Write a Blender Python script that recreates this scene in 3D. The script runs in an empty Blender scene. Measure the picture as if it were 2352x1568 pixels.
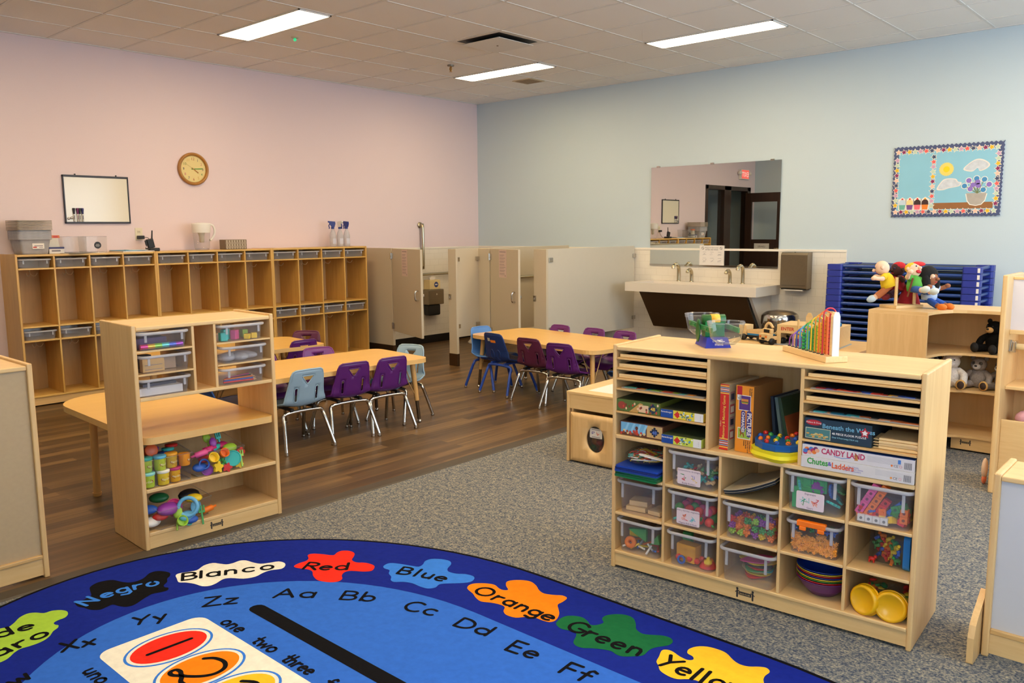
# A preschool classroom: coat lockers, toilet stalls, wash trough, tables, toy shelves and an alphabet rug.
EXPOSURE = -0.1
SKY = 10.0; SKYCOL = (.74, .86, 1, 1)
LAMP = 33.0; LAMPCOL = (1, .77, .46, 1)
import bpy, math, random
from mathutils import Vector, Matrix
from mathutils.geometry import delaunay_2d_cdt
R = math.radians
PI = math.pi
rnd = random.Random(11)
S = bpy.context.scene
COL = S.collection

# ---------------------------------------------------------------- mesh helper
class MB:
    def __init__(s):
        s.v = []; s.f = []; s.m = []; s.s = []
        s.T = Matrix()
    def add(s, vs, fs, m=0, sm=False):
        o = len(s.v)
        s.v += [s.T @ Vector(p) for p in vs]
        for f in fs:
            s.f.append([i + o for i in f]); s.m.append(m); s.s.append(sm)
        return s
    def box(s, x0, x1, y0, y1, z0, z1, m=0):
        vs = [(x, y, z) for z in (z0, z1) for y in (y0, y1) for x in (x0, x1)]
        return s.add(vs, [(0, 2, 3, 1), (4, 5, 7, 6), (0, 1, 5, 4), (2, 6, 7, 3), (0, 4, 6, 2), (1, 3, 7, 5)], m)
    def prism(s, poly, z0, z1, m=0, ax='z', sm=False, mtop=None):
        # closed polygon extruded; ax names the extrusion axis (x: poly=(y,z), y: poly=(x,z))
        n = len(poly)
        def P(a, b, t):
            return (a, b, t) if ax == 'z' else ((t, a, b) if ax == 'x' else (a, t, b))
        vs = [P(a, b, z0) for a, b in poly] + [P(a, b, z1) for a, b in poly]
        s.add(vs, [[i, (i + 1) % n, n + (i + 1) % n, n + i] for i in range(n)], m, sm)
        s.add(vs[:n], [list(range(n))[::-1]], m)
        s.add(vs[n:], [list(range(n))], m if mtop is None else mtop)
        return s
    def flat(s, poly, z, m=0):
        return s.add([(a, b, z) for a, b in poly], [list(range(len(poly)))], m)
    def tube(s, pts, r, n=8, m=0, caps=True, closed=False):
        pts = [Vector(p) for p in pts]
        k = len(pts)
        rs = r if isinstance(r, (list, tuple)) else [r] * k
        tan = []
        for i in range(k):
            a = pts[(i - 1) % k] if closed or i > 0 else pts[i]
            b = pts[(i + 1) % k] if closed or i < k - 1 else pts[i]
            tan.append((b - a).normalized())
        t0 = tan[0]
        up = Vector((0, 0, 1)) if abs(t0.z) < .9 else Vector((1, 0, 0))
        nrm = (up - t0 * up.dot(t0)).normalized()
        vs = []
        for i in range(k):
            t = tan[i]
            nrm = (nrm - t * nrm.dot(t)).normalized()
            b = t.cross(nrm)
            for j in range(n):
                a = 2 * PI * j / n
                vs.append(pts[i] + (nrm * math.cos(a) + b * math.sin(a)) * rs[i])
        fs = []
        for i in range(k if closed else k - 1):
            o, q = i * n, ((i + 1) % k) * n
            for j in range(n):
                fs.append([o + j, o + (j + 1) % n, q + (j + 1) % n, q + j])
        s.add(vs, fs, m, True)
        if caps and not closed:
            s.add(vs[:n], [list(range(n))[::-1]], m)
            s.add(vs[-n:], [list(range(n))], m)
        return s
    def lathe(s, prof, n=20, m=0, c=(0, 0), sm=True, cap=True):
        vs = []
        for r, z in prof:
            for j in range(n):
                a = 2 * PI * j / n
                vs.append((c[0] + r * math.cos(a), c[1] + r * math.sin(a), z))
        fs = []
        for i in range(len(prof) - 1):
            for j in range(n):
                fs.append([i * n + j, i * n + (j + 1) % n, (i + 1) * n + (j + 1) % n, (i + 1) * n + j])
        s.add(vs, fs, m, sm)
        if cap and prof[0][0] > 1e-5: s.add(vs[:n], [list(range(n))[::-1]], m)
        if cap and prof[-1][0] > 1e-5: s.add(vs[-n:], [list(range(n))], m)
        return s
    def ell(s, c, r, n=12, m=0):
        if not isinstance(r, (list, tuple)): r = (r, r, r)
        k = max(5, n // 2 + 1)
        vs = [(c[0], c[1], c[2] - r[2])]
        for i in range(1, k):
            t = -PI / 2 + PI * i / k
            for j in range(n):
                a = 2 * PI * j / n
                vs.append((c[0] + r[0] * math.cos(t) * math.cos(a), c[1] + r[1] * math.cos(t) * math.sin(a), c[2] + r[2] * math.sin(t)))
        vs.append((c[0], c[1], c[2] + r[2]))
        fs = [[0, 1 + (j + 1) % n, 1 + j] for j in range(n)]
        for i in range(k - 2):
            o = 1 + i * n
            for j in range(n):
                fs.append([o + j, o + (j + 1) % n, o + n + (j + 1) % n, o + n + j])
        o = 1 + (k - 2) * n
        fs += [[o + j, o + (j + 1) % n, len(vs) - 1] for j in range(n)]
        return s.add(vs, fs, m, True)
    def ribbon(s, pts, w, z=0, m=0):
        # flat stroke with round ends in the local xy plane; split where it turns sharply
        P = [Vector(p).to_2d() for p in pts]
        P = [p for i, p in enumerate(P) if i == 0 or (p - P[i - 1]).length > 1e-6]
        runs = [[P[0]]]
        for i in range(1, len(P)):
            runs[-1].append(P[i])
            if i < len(P) - 1 and abs((P[i] - P[i - 1]).angle_signed(P[i + 1] - P[i])) > .75: runs.append([P[i]])
        for r in runs:
            if len(r) < 2: continue
            s.zz = (getattr(s, 'zz', 0) + 1) % 6
            zz = z + s.zz * s.lift
            n = len(r); L = []; Q = []
            for i in range(n):
                d = (r[min(i + 1, n - 1)] - r[max(i - 1, 0)]).normalized(); nn = Vector((-d.y, d.x)) * w / 2
                L.append(r[i] + nn); Q.append(r[i] - nn)
            d0 = (r[1] - r[0]).normalized(); d1 = (r[-1] - r[-2]).normalized()
            def cap(c, d):
                nn = Vector((-d.y, d.x)); return [c + (nn * math.cos(PI * k / 6) * -1 + d * math.sin(PI * k / 6)) * w / 2 for k in range(1, 6)]
            for i in range(n - 1): s.add([(*L[i], zz), (*Q[i], zz), (*Q[i + 1], zz), (*L[i + 1], zz)], [(0, 1, 2, 3)], m)
            s.flat([tuple(Q[-1])] + [tuple(q) for q in cap(r[-1], d1)] + [tuple(L[-1])], zz, m)
            s.flat([tuple(L[0])] + [tuple(q) for q in cap(r[0], -d0)] + [tuple(Q[0])], zz, m)
        return s
    lift = 5e-5
    def text(s, body, size, x, y, z=0, m=0, bold=0, squash=1, align='LEFT'):
        key = (body, bold, align)
        if key not in _TXT:
            cu = bpy.data.curves.new('glyphs', 'FONT'); cu.body = body; cu.size = 1; cu.offset = bold; cu.align_x = align
            cu.resolution_u = 2; cu.fill_mode = 'FRONT'
            ob = bpy.data.objects.new('glyphs', cu); COL.objects.link(ob)
            dg = bpy.context.evaluated_depsgraph_get()
            me = ob.evaluated_get(dg).to_mesh()
            _TXT[key] = ([tuple(v.co) for v in me.vertices], [list(p.vertices) for p in me.polygons])
            ob.evaluated_get(dg).to_mesh_clear()
            bpy.data.objects.remove(ob); bpy.data.curves.remove(cu)
        vs, fs = _TXT[key]
        return s.add([(x + a * size * squash, y + b * size, z) for a, b, c in vs], fs, m)
    def at(s, T):
        s.T = T; return s
_TXT = {}

def loc(x, y, z=0): return Matrix.Translation((x, y, z))
def rz(a): return Matrix.Rotation(R(a), 4, 'Z')
def rx(a): return Matrix.Rotation(R(a), 4, 'X')
def ry(a): return Matrix.Rotation(R(a), 4, 'Y')
UP = rx(90)          # local xy plane stood upright, facing -y

def rrect(x0, x1, y0, y1, r, n=5):
    out = []
    rr = r if isinstance(r, (list, tuple)) else [r] * 4      # corners: x1y0, x1y1, x0y1, x0y0
    for (cx, cy, a0, q) in ((x1, y0, -90, 0), (x1, y1, 0, 1), (x0, y1, 90, 2), (x0, y0, 180, 3)):
        k = rr[q]
        sx = cx - k if cx == x1 else cx + k
        sy = cy - k if cy == y1 else cy + k
        if k <= 1e-6: out.append((cx, cy)); continue
        for i in range(n + 1):
            a = R(a0 + 90 * i / n)
            out.append((sx + k * math.cos(a), sy + k * math.sin(a)))
    return out

def smooth_closed(pts, k=3):
    n = len(pts); out = []
    for i in range(n):
        p0, p1, p2, p3 = [Vector(pts[(i + d) % n]) for d in (-1, 0, 1, 2)]
        for j in range(k):
            t = j / k
            out.append(tuple(.5 * ((2 * p1) + (p2 - p0) * t + (2 * p0 - 5 * p1 + 4 * p2 - p3) * t * t + (3 * p1 - p0 - 3 * p2 + p3) * t ** 3)))
    return out

def spline(pts, k=4):
    out = []
    n = len(pts)
    for i in range(n - 1):
        p0, p1, p2, p3 = Vector(pts[max(i - 1, 0)]), Vector(pts[i]), Vector(pts[i + 1]), Vector(pts[min(i + 2, n - 1)])
        for j in range(k):
            t = j / k
            out.append(.5 * ((2 * p1) + (p2 - p0) * t + (2 * p0 - 5 * p1 + 4 * p2 - p3) * t * t + (3 * p1 - p0 - 3 * p2 + p3) * t ** 3))
    out.append(Vector(pts[-1]))
    return out

def inpoly(p, poly):
    x, y = p; c = False; n = len(poly)
    for i in range(n):
        x1, y1 = poly[i]; x2, y2 = poly[i - 1]
        if (y1 > y) != (y2 > y) and x < (x2 - x1) * (y - y1) / (y2 - y1) + x1: c = not c
    return c

def sheet(mb, outline, holes, fn, step=.03, m=0):
    """a curved plate: 2-D outline with holes, mapped to 3-D by fn"""
    pts = []; edges = []
    for lp in [outline] + holes:
        o = len(pts); n = len(lp)
        pts += [Vector(p) for p in lp]; edges += [(o + i, o + (i + 1) % n) for i in range(n)]
    xs = [p[0] for p in outline]; ys = [p[1] for p in outline]
    x = min(xs) + step / 2
    while x < max(xs):
        y = min(ys) + step / 2
        while y < max(ys):
            if inpoly((x, y), outline) and not any(inpoly((x, y), h) for h in holes): pts.append(Vector((x, y)))
            y += step
        x += step
    v, e, f, *_ = delaunay_2d_cdt(pts, edges, [], 0, 1e-6)
    fs = []
    for t in f:
        c = sum((v[i] for i in t), Vector((0, 0))) / len(t)
        if inpoly(c, outline) and not any(inpoly(c, h) for h in holes): fs.append(list(t))
    mb.add([fn(p.x, p.y) for p in v], fs, m, True)
    return mb

# ---------------------------------------------------------------- objects
def build(name, mb, mats, parent=None, bevel=0, loc=None, rotz=0, solid=0, sub=0, **props):
    me = bpy.data.meshes.new(name)
    me.from_pydata([tuple(p) for p in mb.v], [], mb.f)
    if not isinstance(mats, (list, tuple)): mats = [mats]
    for m in mats: me.materials.append(m)
    me.polygons.foreach_set('material_index', mb.m)
    me.polygons.foreach_set('use_smooth', mb.s)
    me.update()
    o = bpy.data.objects.new(name, me); COL.objects.link(o)
    if parent is not None: o.parent = parent
    if loc is not None: o.location = loc
    if rotz: o.rotation_euler = (0, 0, R(rotz))
    if solid:
        md = o.modifiers.new('solid', 'SOLIDIFY'); md.thickness = solid; md.offset = 0
    if sub:
        md = o.modifiers.new('sub', 'SUBSURF'); md.levels = sub; md.render_levels = sub
    if bevel:
        md = o.modifiers.new('bevel', 'BEVEL'); md.width = bevel; md.segments = 2; md.limit_method = 'ANGLE'; md.angle_limit = R(40)
    for k, v in props.items(): o[k] = v
    return o

def multi(name, mbs, mats, parent, **k):
    return [build(name, q, mats, parent, **k) for q in mbs]

def thing(name, label, cat, p=(0, 0, 0), rotz=0, group=None):
    o = bpy.data.objects.new(name, None); COL.objects.link(o)
    o.empty_display_size = .05
    o.location = p; o.rotation_euler = (0, 0, R(rotz))
    o['label'] = label; o['category'] = cat
    if group: o['group'] = group
    return o

def solo(name, mb, mats, label, cat, group=None, **k):
    o = build(name, mb, mats, **k)
    o['label'] = label; o['category'] = cat
    if group: o['group'] = group
    return o

def struct(name, mb, mats, **k):
    o = build(name, mb, mats, **k); o['kind'] = 'structure'
    return o

def dup(root, p, rotz=None, label=None, group=None, rot=None):
    r = root.copy(); COL.objects.link(r); r.location = p
    if rotz is not None: r.rotation_euler = (0, 0, R(rotz))
    if rot is not None: r.rotation_euler = rot
    if label: r['label'] = label
    if group: r['group'] = group
    for ch in list(root.children):
        c = ch.copy(); COL.objects.link(c); c.parent = r
        for g in list(ch.children):
            d = g.copy(); COL.objects.link(d); d.parent = c
    return r

# ---------------------------------------------------------------- materials
def lin(c):
    c = c / 255
    return c / 12.92 if c <= .04045 else ((c + .055) / 1.055) ** 2.4
def rgb(r, g, b): return (lin(r), lin(g), lin(b), 1)

def newmat(name):
    m = bpy.data.materials.new(name); m.use_nodes = True
    nt = m.node_tree; nt.nodes.clear()
    out = nt.nodes.new('ShaderNodeOutputMaterial')
    return m, nt, out
def node(nt, typ, **k):
    n = nt.nodes.new(typ)
    for a, b in k.items():
        if a in n.inputs: n.inputs[a].default_value = b
        else: setattr(n, a, b)
    return n
_PM = {}
def pm(r, g, b, rough=.5, metal=0, var=.06, scale=30, spec=.5, emit=0, name=None, bump=0):
    """principled with a faint noise variation of its own colour"""
    key = (r, g, b, rough, metal, var, scale, spec, emit, bump)
    if key in _PM: return _PM[key]
    m, nt, out = newmat(name or 'paint_%d_%d_%d' % (r, g, b))
    bs = node(nt, 'ShaderNodeBsdfPrincipled', Roughness=rough, Metallic=metal)
    bs.inputs['Specular IOR Level'].default_value = spec
    c = rgb(r, g, b)
    bs.inputs['Base Color'].default_value = c
    if var:
        tc = node(nt, 'ShaderNodeTexCoord'); no = node(nt, 'ShaderNodeTexNoise', Scale=scale, Detail=3.0)
        nt.links.new(tc.outputs['Object'], no.inputs['Vector'])
        mx = node(nt, 'ShaderNodeMix', data_type='RGBA')
        mx.inputs[6].default_value = tuple(x * (1 - var) for x in c[:3]) + (1,)
        mx.inputs[7].default_value = tuple(min(1, x * (1 + var)) for x in c[:3]) + (1,)
        nt.links.new(no.outputs['Fac'], mx.inputs[0]); nt.links.new(mx.outputs[2], bs.inputs['Base Color'])
        if bump:
            bp = node(nt, 'ShaderNodeBump', Strength=bump, Distance=.004)
            nt.links.new(no.outputs['Fac'], bp.inputs['Height']); nt.links.new(bp.outputs['Normal'], bs.inputs['Normal'])
    if emit:
        bs.inputs['Emission Color'].default_value = c; bs.inputs['Emission Strength'].default_value = emit
    nt.links.new(bs.outputs[0], out.inputs[0])
    _PM[key] = m
    return m

def wood(name, c0, c1, axis='z', rough=.38, scale=1.0, coat=.15):
    m, nt, out = newmat(name)
    bs = node(nt, 'ShaderNodeBsdfPrincipled', Roughness=rough)
    bs.inputs['Coat Weight'].default_value = coat; bs.inputs['Coat Roughness'].default_value = .25
    tc = node(nt, 'ShaderNodeTexCoord'); mp = node(nt, 'ShaderNodeMapping')
    st = {'x': (1.2, 14, 14), 'y': (14, 1.2, 14), 'z': (14, 14, 1.2)}[axis]
    mp.inputs['Scale'].default_value = tuple(q * scale for q in st)
    oi = node(nt, 'ShaderNodeObjectInfo')
    ad = node(nt, 'ShaderNodeVectorMath', operation='ADD')
    no = node(nt, 'ShaderNodeTexNoise', Scale=1.6, Detail=5.0, Roughness=.6, Distortion=.8)
    no2 = node(nt, 'ShaderNodeTexNoise', Scale=9.0, Detail=2.0)
    nt.links.new(tc.outputs['Object'], ad.inputs[0]); nt.links.new(oi.outputs['Random'], ad.inputs[1])
    nt.links.new(ad.outputs[0], mp.inputs['Vector'])
    nt.links.new(mp.outputs[0], no.inputs['Vector']); nt.links.new(mp.outputs[0], no2.inputs['Vector'])
    mth = node(nt, 'ShaderNodeMath', operation='MULTIPLY_ADD'); mth.inputs[1].default_value = .3
    nt.links.new(no2.outputs['Fac'], mth.inputs[0]); nt.links.new(no.outputs['Fac'], mth.inputs[2])
    rp = node(nt, 'ShaderNodeValToRGB')
    rp.color_ramp.elements[0].position = .35; rp.color_ramp.elements[0].color = c0
    rp.color_ramp.elements[1].position = .95; rp.color_ramp.elements[1].color = c1
    nt.links.new(mth.outputs[0], rp.inputs[0]); nt.links.new(rp.outputs[0], bs.inputs['Base Color'])
    nt.links.new(bs.outputs[0], out.inputs[0])
    return m

def clear(name, tint=(.9, .9, .93), white=.18, rough=.12, gloss=1.0):
    """thin clear plastic: see-through with a milky share and a surface gloss"""
    m, nt, out = newmat(name)
    tr = node(nt, 'ShaderNodeBsdfTransparent'); tr.inputs[0].default_value = (*tint, 1)
    df = node(nt, 'ShaderNodeBsdfDiffuse'); df.inputs[0].default_value = (.8, .8, .84, 1)
    tl = node(nt, 'ShaderNodeBsdfTranslucent'); tl.inputs[0].default_value = (.8, .8, .84, 1)
    ad = node(nt, 'ShaderNodeMixShader'); ad.inputs[0].default_value = .4
    nt.links.new(df.outputs[0], ad.inputs[1]); nt.links.new(tl.outputs[0], ad.inputs[2])
    no = node(nt, 'ShaderNodeTexNoise', Scale=14.0); tc = node(nt, 'ShaderNodeTexCoord')
    nt.links.new(tc.outputs['Object'], no.inputs['Vector'])
    mr = node(nt, 'ShaderNodeMapRange'); mr.inputs[3].default_value = white * .75; mr.inputs[4].default_value = min(1, white * 1.25)
    nt.links.new(no.outputs['Fac'], mr.inputs[0])
    mx = node(nt, 'ShaderNodeMixShader'); nt.links.new(mr.outputs[0], mx.inputs[0])
    nt.links.new(tr.outputs[0], mx.inputs[1]); nt.links.new(ad.outputs[0], mx.inputs[2])
    gl = node(nt, 'ShaderNodeBsdfGlossy', Roughness=rough)
    fr = node(nt, 'ShaderNodeLayerWeight'); fr.inputs[0].default_value = .5
    pw = node(nt, 'ShaderNodeMath', operation='POWER'); pw.inputs[1].default_value = 4
    nt.links.new(fr.outputs['Facing'], pw.inputs[0])
    mg = node(nt, 'ShaderNodeMath', operation='MULTIPLY_ADD'); mg.inputs[1].default_value = .5 * gloss; mg.inputs[2].default_value = .03 * gloss
    nt.links.new(pw.outputs[0], mg.inputs[0])
    m2 = node(nt, 'ShaderNodeMixShader'); nt.links.new(mg.outputs[0], m2.inputs[0])
    nt.links.new(mx.outputs[0], m2.inputs[1]); nt.links.new(gl.outputs[0], m2.inputs[2])
    nt.links.new(m2.outputs[0], out.inputs[0])
    return m

BIRCH = wood('birch_plywood', rgb(216, 172, 112), rgb(234, 196, 138), 'z')
BIRCHX = wood('birch_plywood_long', rgb(220, 178, 118), rgb(236, 200, 142), 'x')
BEDGE = wood('birch_edge', rgb(206, 160, 96), rgb(226, 184, 122), 'x', scale=2)
MAPLE = wood('maple_veneer', rgb(194, 146, 68), rgb(218, 174, 94), 'z')
MAPLEX = wood('maple_veneer_long', rgb(204, 158, 78), rgb(226, 186, 106), 'x')
HARD = wood('hardboard', rgb(190, 152, 100), rgb(204, 168, 116), 'z', rough=.6, coat=0)
LAMI = wood('maple_laminate', rgb(232, 180, 92), rgb(242, 194, 106), 'x', rough=.3, scale=.7)
LAMIE = wood('maple_laminate_edge', rgb(220, 174, 106), rgb(230, 188, 120), 'x', rough=.4)
PINE = wood('toy_pine', rgb(222, 184, 124), rgb(240, 208, 152), 'x', scale=3)
CLEAR = clear('clear_bin_plastic', white=.13, tint=(.96, .96, .98))
RIM = clear('milky_bin_rim', white=.6, tint=(.96, .96, .98))
TRAYC = clear('locker_tray_plastic', white=.26, tint=(.96, .96, .98))
MILKY = clear('storage_bin_plastic', white=.42, tint=(.97, .96, .94))
ACRY = clear('acrylic', white=.04, tint=(.93, .94, .93), rough=.05)
GLASSY = clear('clear_scale_pan', white=.05, tint=(.94, .96, .95), rough=.03, gloss=1.6)
CHROME = pm(205, 200, 192, .14, 1, name='chrome', var=.02)
STEEL = pm(150, 138, 120, .32, 1, name='brushed_steel', var=.08, scale=80)
NICKEL = pm(190, 178, 150, .22, 1, name='nickel', var=.03)
BLACK = pm(20, 19, 20, .45, name='black_plastic')
WHITE = pm(232, 228, 220, .4, name='white_plastic', var=.02)
PAPER = pm(228, 222, 216, .7, name='paper', var=.02)
INK = pm(40, 38, 42, .7, name='ink', var=0)
GREYINK = pm(120, 115, 125, .7, name='grey_ink', var=0)
# ---------------------------------------------------------------- camera, world, light
cam = bpy.data.cameras.new('camera'); co = bpy.data.objects.new('camera', cam); COL.objects.link(co)
yaw, pitch, roll, fpx = .7311533882, .1357678358, -.0071293227, 1889.1657
fw = Vector((-math.sin(yaw) * math.cos(pitch), math.cos(yaw) * math.cos(pitch), -math.sin(pitch)))
r0 = Vector((math.cos(yaw), math.sin(yaw), 0)); u0 = r0.cross(fw)
r2 = r0 * math.cos(roll) + u0 * math.sin(roll); u2 = u0 * math.cos(roll) - r0 * math.sin(roll)
co.matrix_world = Matrix(((r2.x, u2.x, -fw.x, 7.8099), (r2.y, u2.y, -fw.y, -8.04425), (r2.z, u2.z, -fw.z, 1.44207), (0, 0, 0, 1)))
cam.sensor_width = 36; cam.lens = fpx / 2352 * 36; cam.clip_start = .02
S.camera = co
S.view_settings.view_transform = 'Standard'; S.view_settings.look = 'None'
S.view_settings.gamma = 1; S.view_settings.use_curve_mapping = False
S.view_settings.exposure = EXPOSURE
cy = S.cycles
cy.use_denoising = True; cy.max_bounces = 7; cy.diffuse_bounces = 4; cy.glossy_bounces = 4; cy.transparent_max_bounces = 16
cy.caustics_reflective = False; cy.caustics_refractive = False; cy.sample_clamp_indirect = 4

w = bpy.data.worlds.new('sky'); S.world = w; w.use_nodes = True
bg = w.node_tree.nodes['Background']; bg.inputs[0].default_value = SKYCOL; bg.inputs[1].default_value = SKY

H, X1, Y1 = 3.08, 9.2, -8.26
TX, TY, TT = .56, .37, .6096            # ceiling grid

# ---------------------------------------------------------------- setting: materials
def paint(name, c):
    return pm(*c, .62, var=.015, scale=120, spec=.25, bump=.08, name=name)
PINK = paint('pink_wall_paint', (229, 210, 212))
BLUE = paint('blue_wall_paint', (196, 211, 219))

def tile_mat():
    m, nt, out = newmat('white_wall_tile')
    bs = node(nt, 'ShaderNodeBsdfPrincipled', Roughness=.22)
    tc = node(nt, 'ShaderNodeTexCoord')
    sp = node(nt, 'ShaderNodeSeparateXYZ'); nt.links.new(tc.outputs['Object'], sp.inputs[0])
    ad = node(nt, 'ShaderNodeMath', operation='SUBTRACT'); nt.links.new(sp.outputs[0], ad.inputs[0]); nt.links.new(sp.outputs[1], ad.inputs[1])
    cb = node(nt, 'ShaderNodeCombineXYZ'); nt.links.new(ad.outputs[0], cb.inputs[0]); nt.links.new(sp.outputs[2], cb.inputs[1])
    br = node(nt, 'ShaderNodeTexBrick', offset=.5); nt.links.new(cb.outputs[0], br.inputs['Vector'])
    br.inputs['Color1'].default_value = rgb(236, 228, 214); br.inputs['Color2'].default_value = rgb(232, 224, 210); br.inputs['Mortar'].default_value = rgb(214, 204, 188)
    br.inputs['Scale'].default_value = 1; br.inputs['Mortar Size'].default_value = .0012; br.inputs['Brick Width'].default_value = .152; br.inputs['Row Height'].default_value = .0762
    nt.links.new(br.outputs[0], bs.inputs['Base Color'])
    bp = node(nt, 'ShaderNodeBump', Strength=.25, Distance=.001, invert=True); nt.links.new(br.outputs['Fac'], bp.inputs['Height']); nt.links.new(bp.outputs[0], bs.inputs['Normal'])
    nt.links.new(bs.outputs[0], out.inputs[0]); return m
TILE = tile_mat()

def vinyl_mat():
    m, nt, out = newmat('walnut_vinyl_planks')
    bs = node(nt, 'ShaderNodeBsdfPrincipled', Roughness=.36); bs.inputs['Specular IOR Level'].default_value = .4
    tc = node(nt, 'ShaderNodeTexCoord'); mp = node(nt, 'ShaderNodeMapping'); mp.inputs['Rotation'].default_value = (0, 0, R(90))
    nt.links.new(tc.outputs['Object'], mp.inputs[0])
    br = node(nt, 'ShaderNodeTexBrick', offset=.37, squash=1.0); nt.links.new(mp.outputs[0], br.inputs['Vector'])
    br.inputs['Scale'].default_value = 1; br.inputs['Brick Width'].default_value = .92; br.inputs['Row Height'].default_value = .075; br.inputs['Mortar Size'].default_value = .0006
    br.inputs['Color1'].default_value = (.0, .0, .0, 1); br.inputs['Color2'].default_value = (1, 1, 1, 1); br.inputs['Mortar'].default_value = (.15, .15, .15, 1)
    m2 = node(nt, 'ShaderNodeMapping'); m2.inputs['Scale'].default_value = (46, 1.1, 1); nt.links.new(tc.outputs['Object'], m2.inputs[0])
    no = node(nt, 'ShaderNodeTexNoise', Scale=1.0, Detail=6.0, Roughness=.65); nt.links.new(m2.outputs[0], no.inputs['Vector'])
    mx = node(nt, 'ShaderNodeMix', data_type='RGBA'); mx.inputs[0].default_value = .72
    nt.links.new(br.outputs[0], mx.inputs[6]); nt.links.new(no.outputs[0], mx.inputs[7])
    rp = node(nt, 'ShaderNodeValToRGB'); e = rp.color_ramp.elements
    e[0].position = .22; e[0].color = rgb(56, 42, 28); e[1].position = .75; e[1].color = rgb(138, 106, 66)
    k = e.new(.5); k.color = rgb(92, 69, 43)
    nt.links.new(mx.outputs[2], rp.inputs[0]); nt.links.new(rp.outputs[0], bs.inputs['Base Color'])
    bp = node(nt, 'ShaderNodeBump', Strength=.12, Distance=.002); nt.links.new(no.outputs['Fac'], bp.inputs['Height']); nt.links.new(bp.outputs[0], bs.inputs['Normal'])
    nt.links.new(bs.outputs[0], out.inputs[0]); return m

def carpet_mat():
    m, nt, out = newmat('speckled_loop_carpet')
    bs = node(nt, 'ShaderNodeBsdfPrincipled', Roughness=.95); bs.inputs['Specular IOR Level'].default_value = .1
    tc = node(nt, 'ShaderNodeTexCoord')
    no = node(nt, 'ShaderNodeTexNoise', Scale=105.0, Detail=3.0, Roughness=.7); nt.links.new(tc.outputs['Object'], no.inputs['Vector'])
    n2 = node(nt, 'ShaderNodeTexNoise', Scale=34.0, Detail=2.0); nt.links.new(tc.outputs['Object'], n2.inputs['Vector'])
    mt = node(nt, 'ShaderNodeMath', operation='MULTIPLY_ADD'); mt.inputs[1].default_value = .35; nt.links.new(n2.outputs['Fac'], mt.inputs[0]); nt.links.new(no.outputs['Fac'], mt.inputs[2])
    rp = node(nt, 'ShaderNodeValToRGB'); e = rp.color_ramp.elements
    e[0].position = .5; e[0].color = rgb(56, 66, 86); e[1].position = .92; e[1].color = rgb(190, 178, 150)
    k = e.new(.62); k.color = rgb(94, 100, 108); k = e.new(.74); k.color = rgb(140, 136, 126)
    nt.links.new(mt.outputs[0], rp.inputs[0]); nt.links.new(rp.outputs[0], bs.inputs['Base Color'])
    bp = node(nt, 'ShaderNodeBump', Strength=.7, Distance=.006); nt.links.new(no.outputs['Fac'], bp.inputs['Height']); nt.links.new(bp.outputs[0], bs.inputs['Normal'])
    nt.links.new(bs.outputs[0], out.inputs[0]); return m

CEIL = pm(242, 238, 232, .85, var=.03, scale=160, bump=.25, spec=.2, name='ceiling_tile')
TBAR = pm(226, 222, 216, .5, var=.0, name='ceiling_t_bar')
BASE = pm(26, 22, 20, .45, name='black_cove_base')
DARKWD = wood('dark_door_wood', rgb(38, 24, 18), rgb(58, 38, 28), 'z', rough=.35)
PANEGL = clear('window_glass', white=.01, tint=(.97, .98, .98), rough=.01)

# ---------------------------------------------------------------- setting: geometry
struct('floor', MB().box(-1.9, 4.2, Y1 - .12, .12, -.08, 0), vinyl_mat())
struct('floor_carpet', MB().box(4.2, X1 + .12, Y1 - .12, .12, -.08, 0), carpet_mat())
struct('trim_1', MB().prism([(4.16, 0), (4.255, 0), (4.245, .006), (4.17, .006)], Y1, 0, ax='y'), pm(66, 56, 44, .5, name="floor_transition_rubber"))
mb = MB().box(0, X1, Y1, 0, H, H + .06)
struct('ceiling', mb, CEIL)
mb = MB()
i = 0
while TX + i * TT < X1:
    x = TX + i * TT; mb.box(x - .01, x + .01, Y1, 0, H - .0035, H); i += 1
i = 0
while -(TY + i * TT) > Y1:
    y = -(TY + i * TT); mb.box(0, X1, y - .01, y + .01, H - .004, H); i += 1
mb.box(0, .022, Y1, 0, H - .006, H).box(0, X1, -.022, 0, H - .006, H)
struct('ceiling_grid', mb, TBAR)
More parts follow.
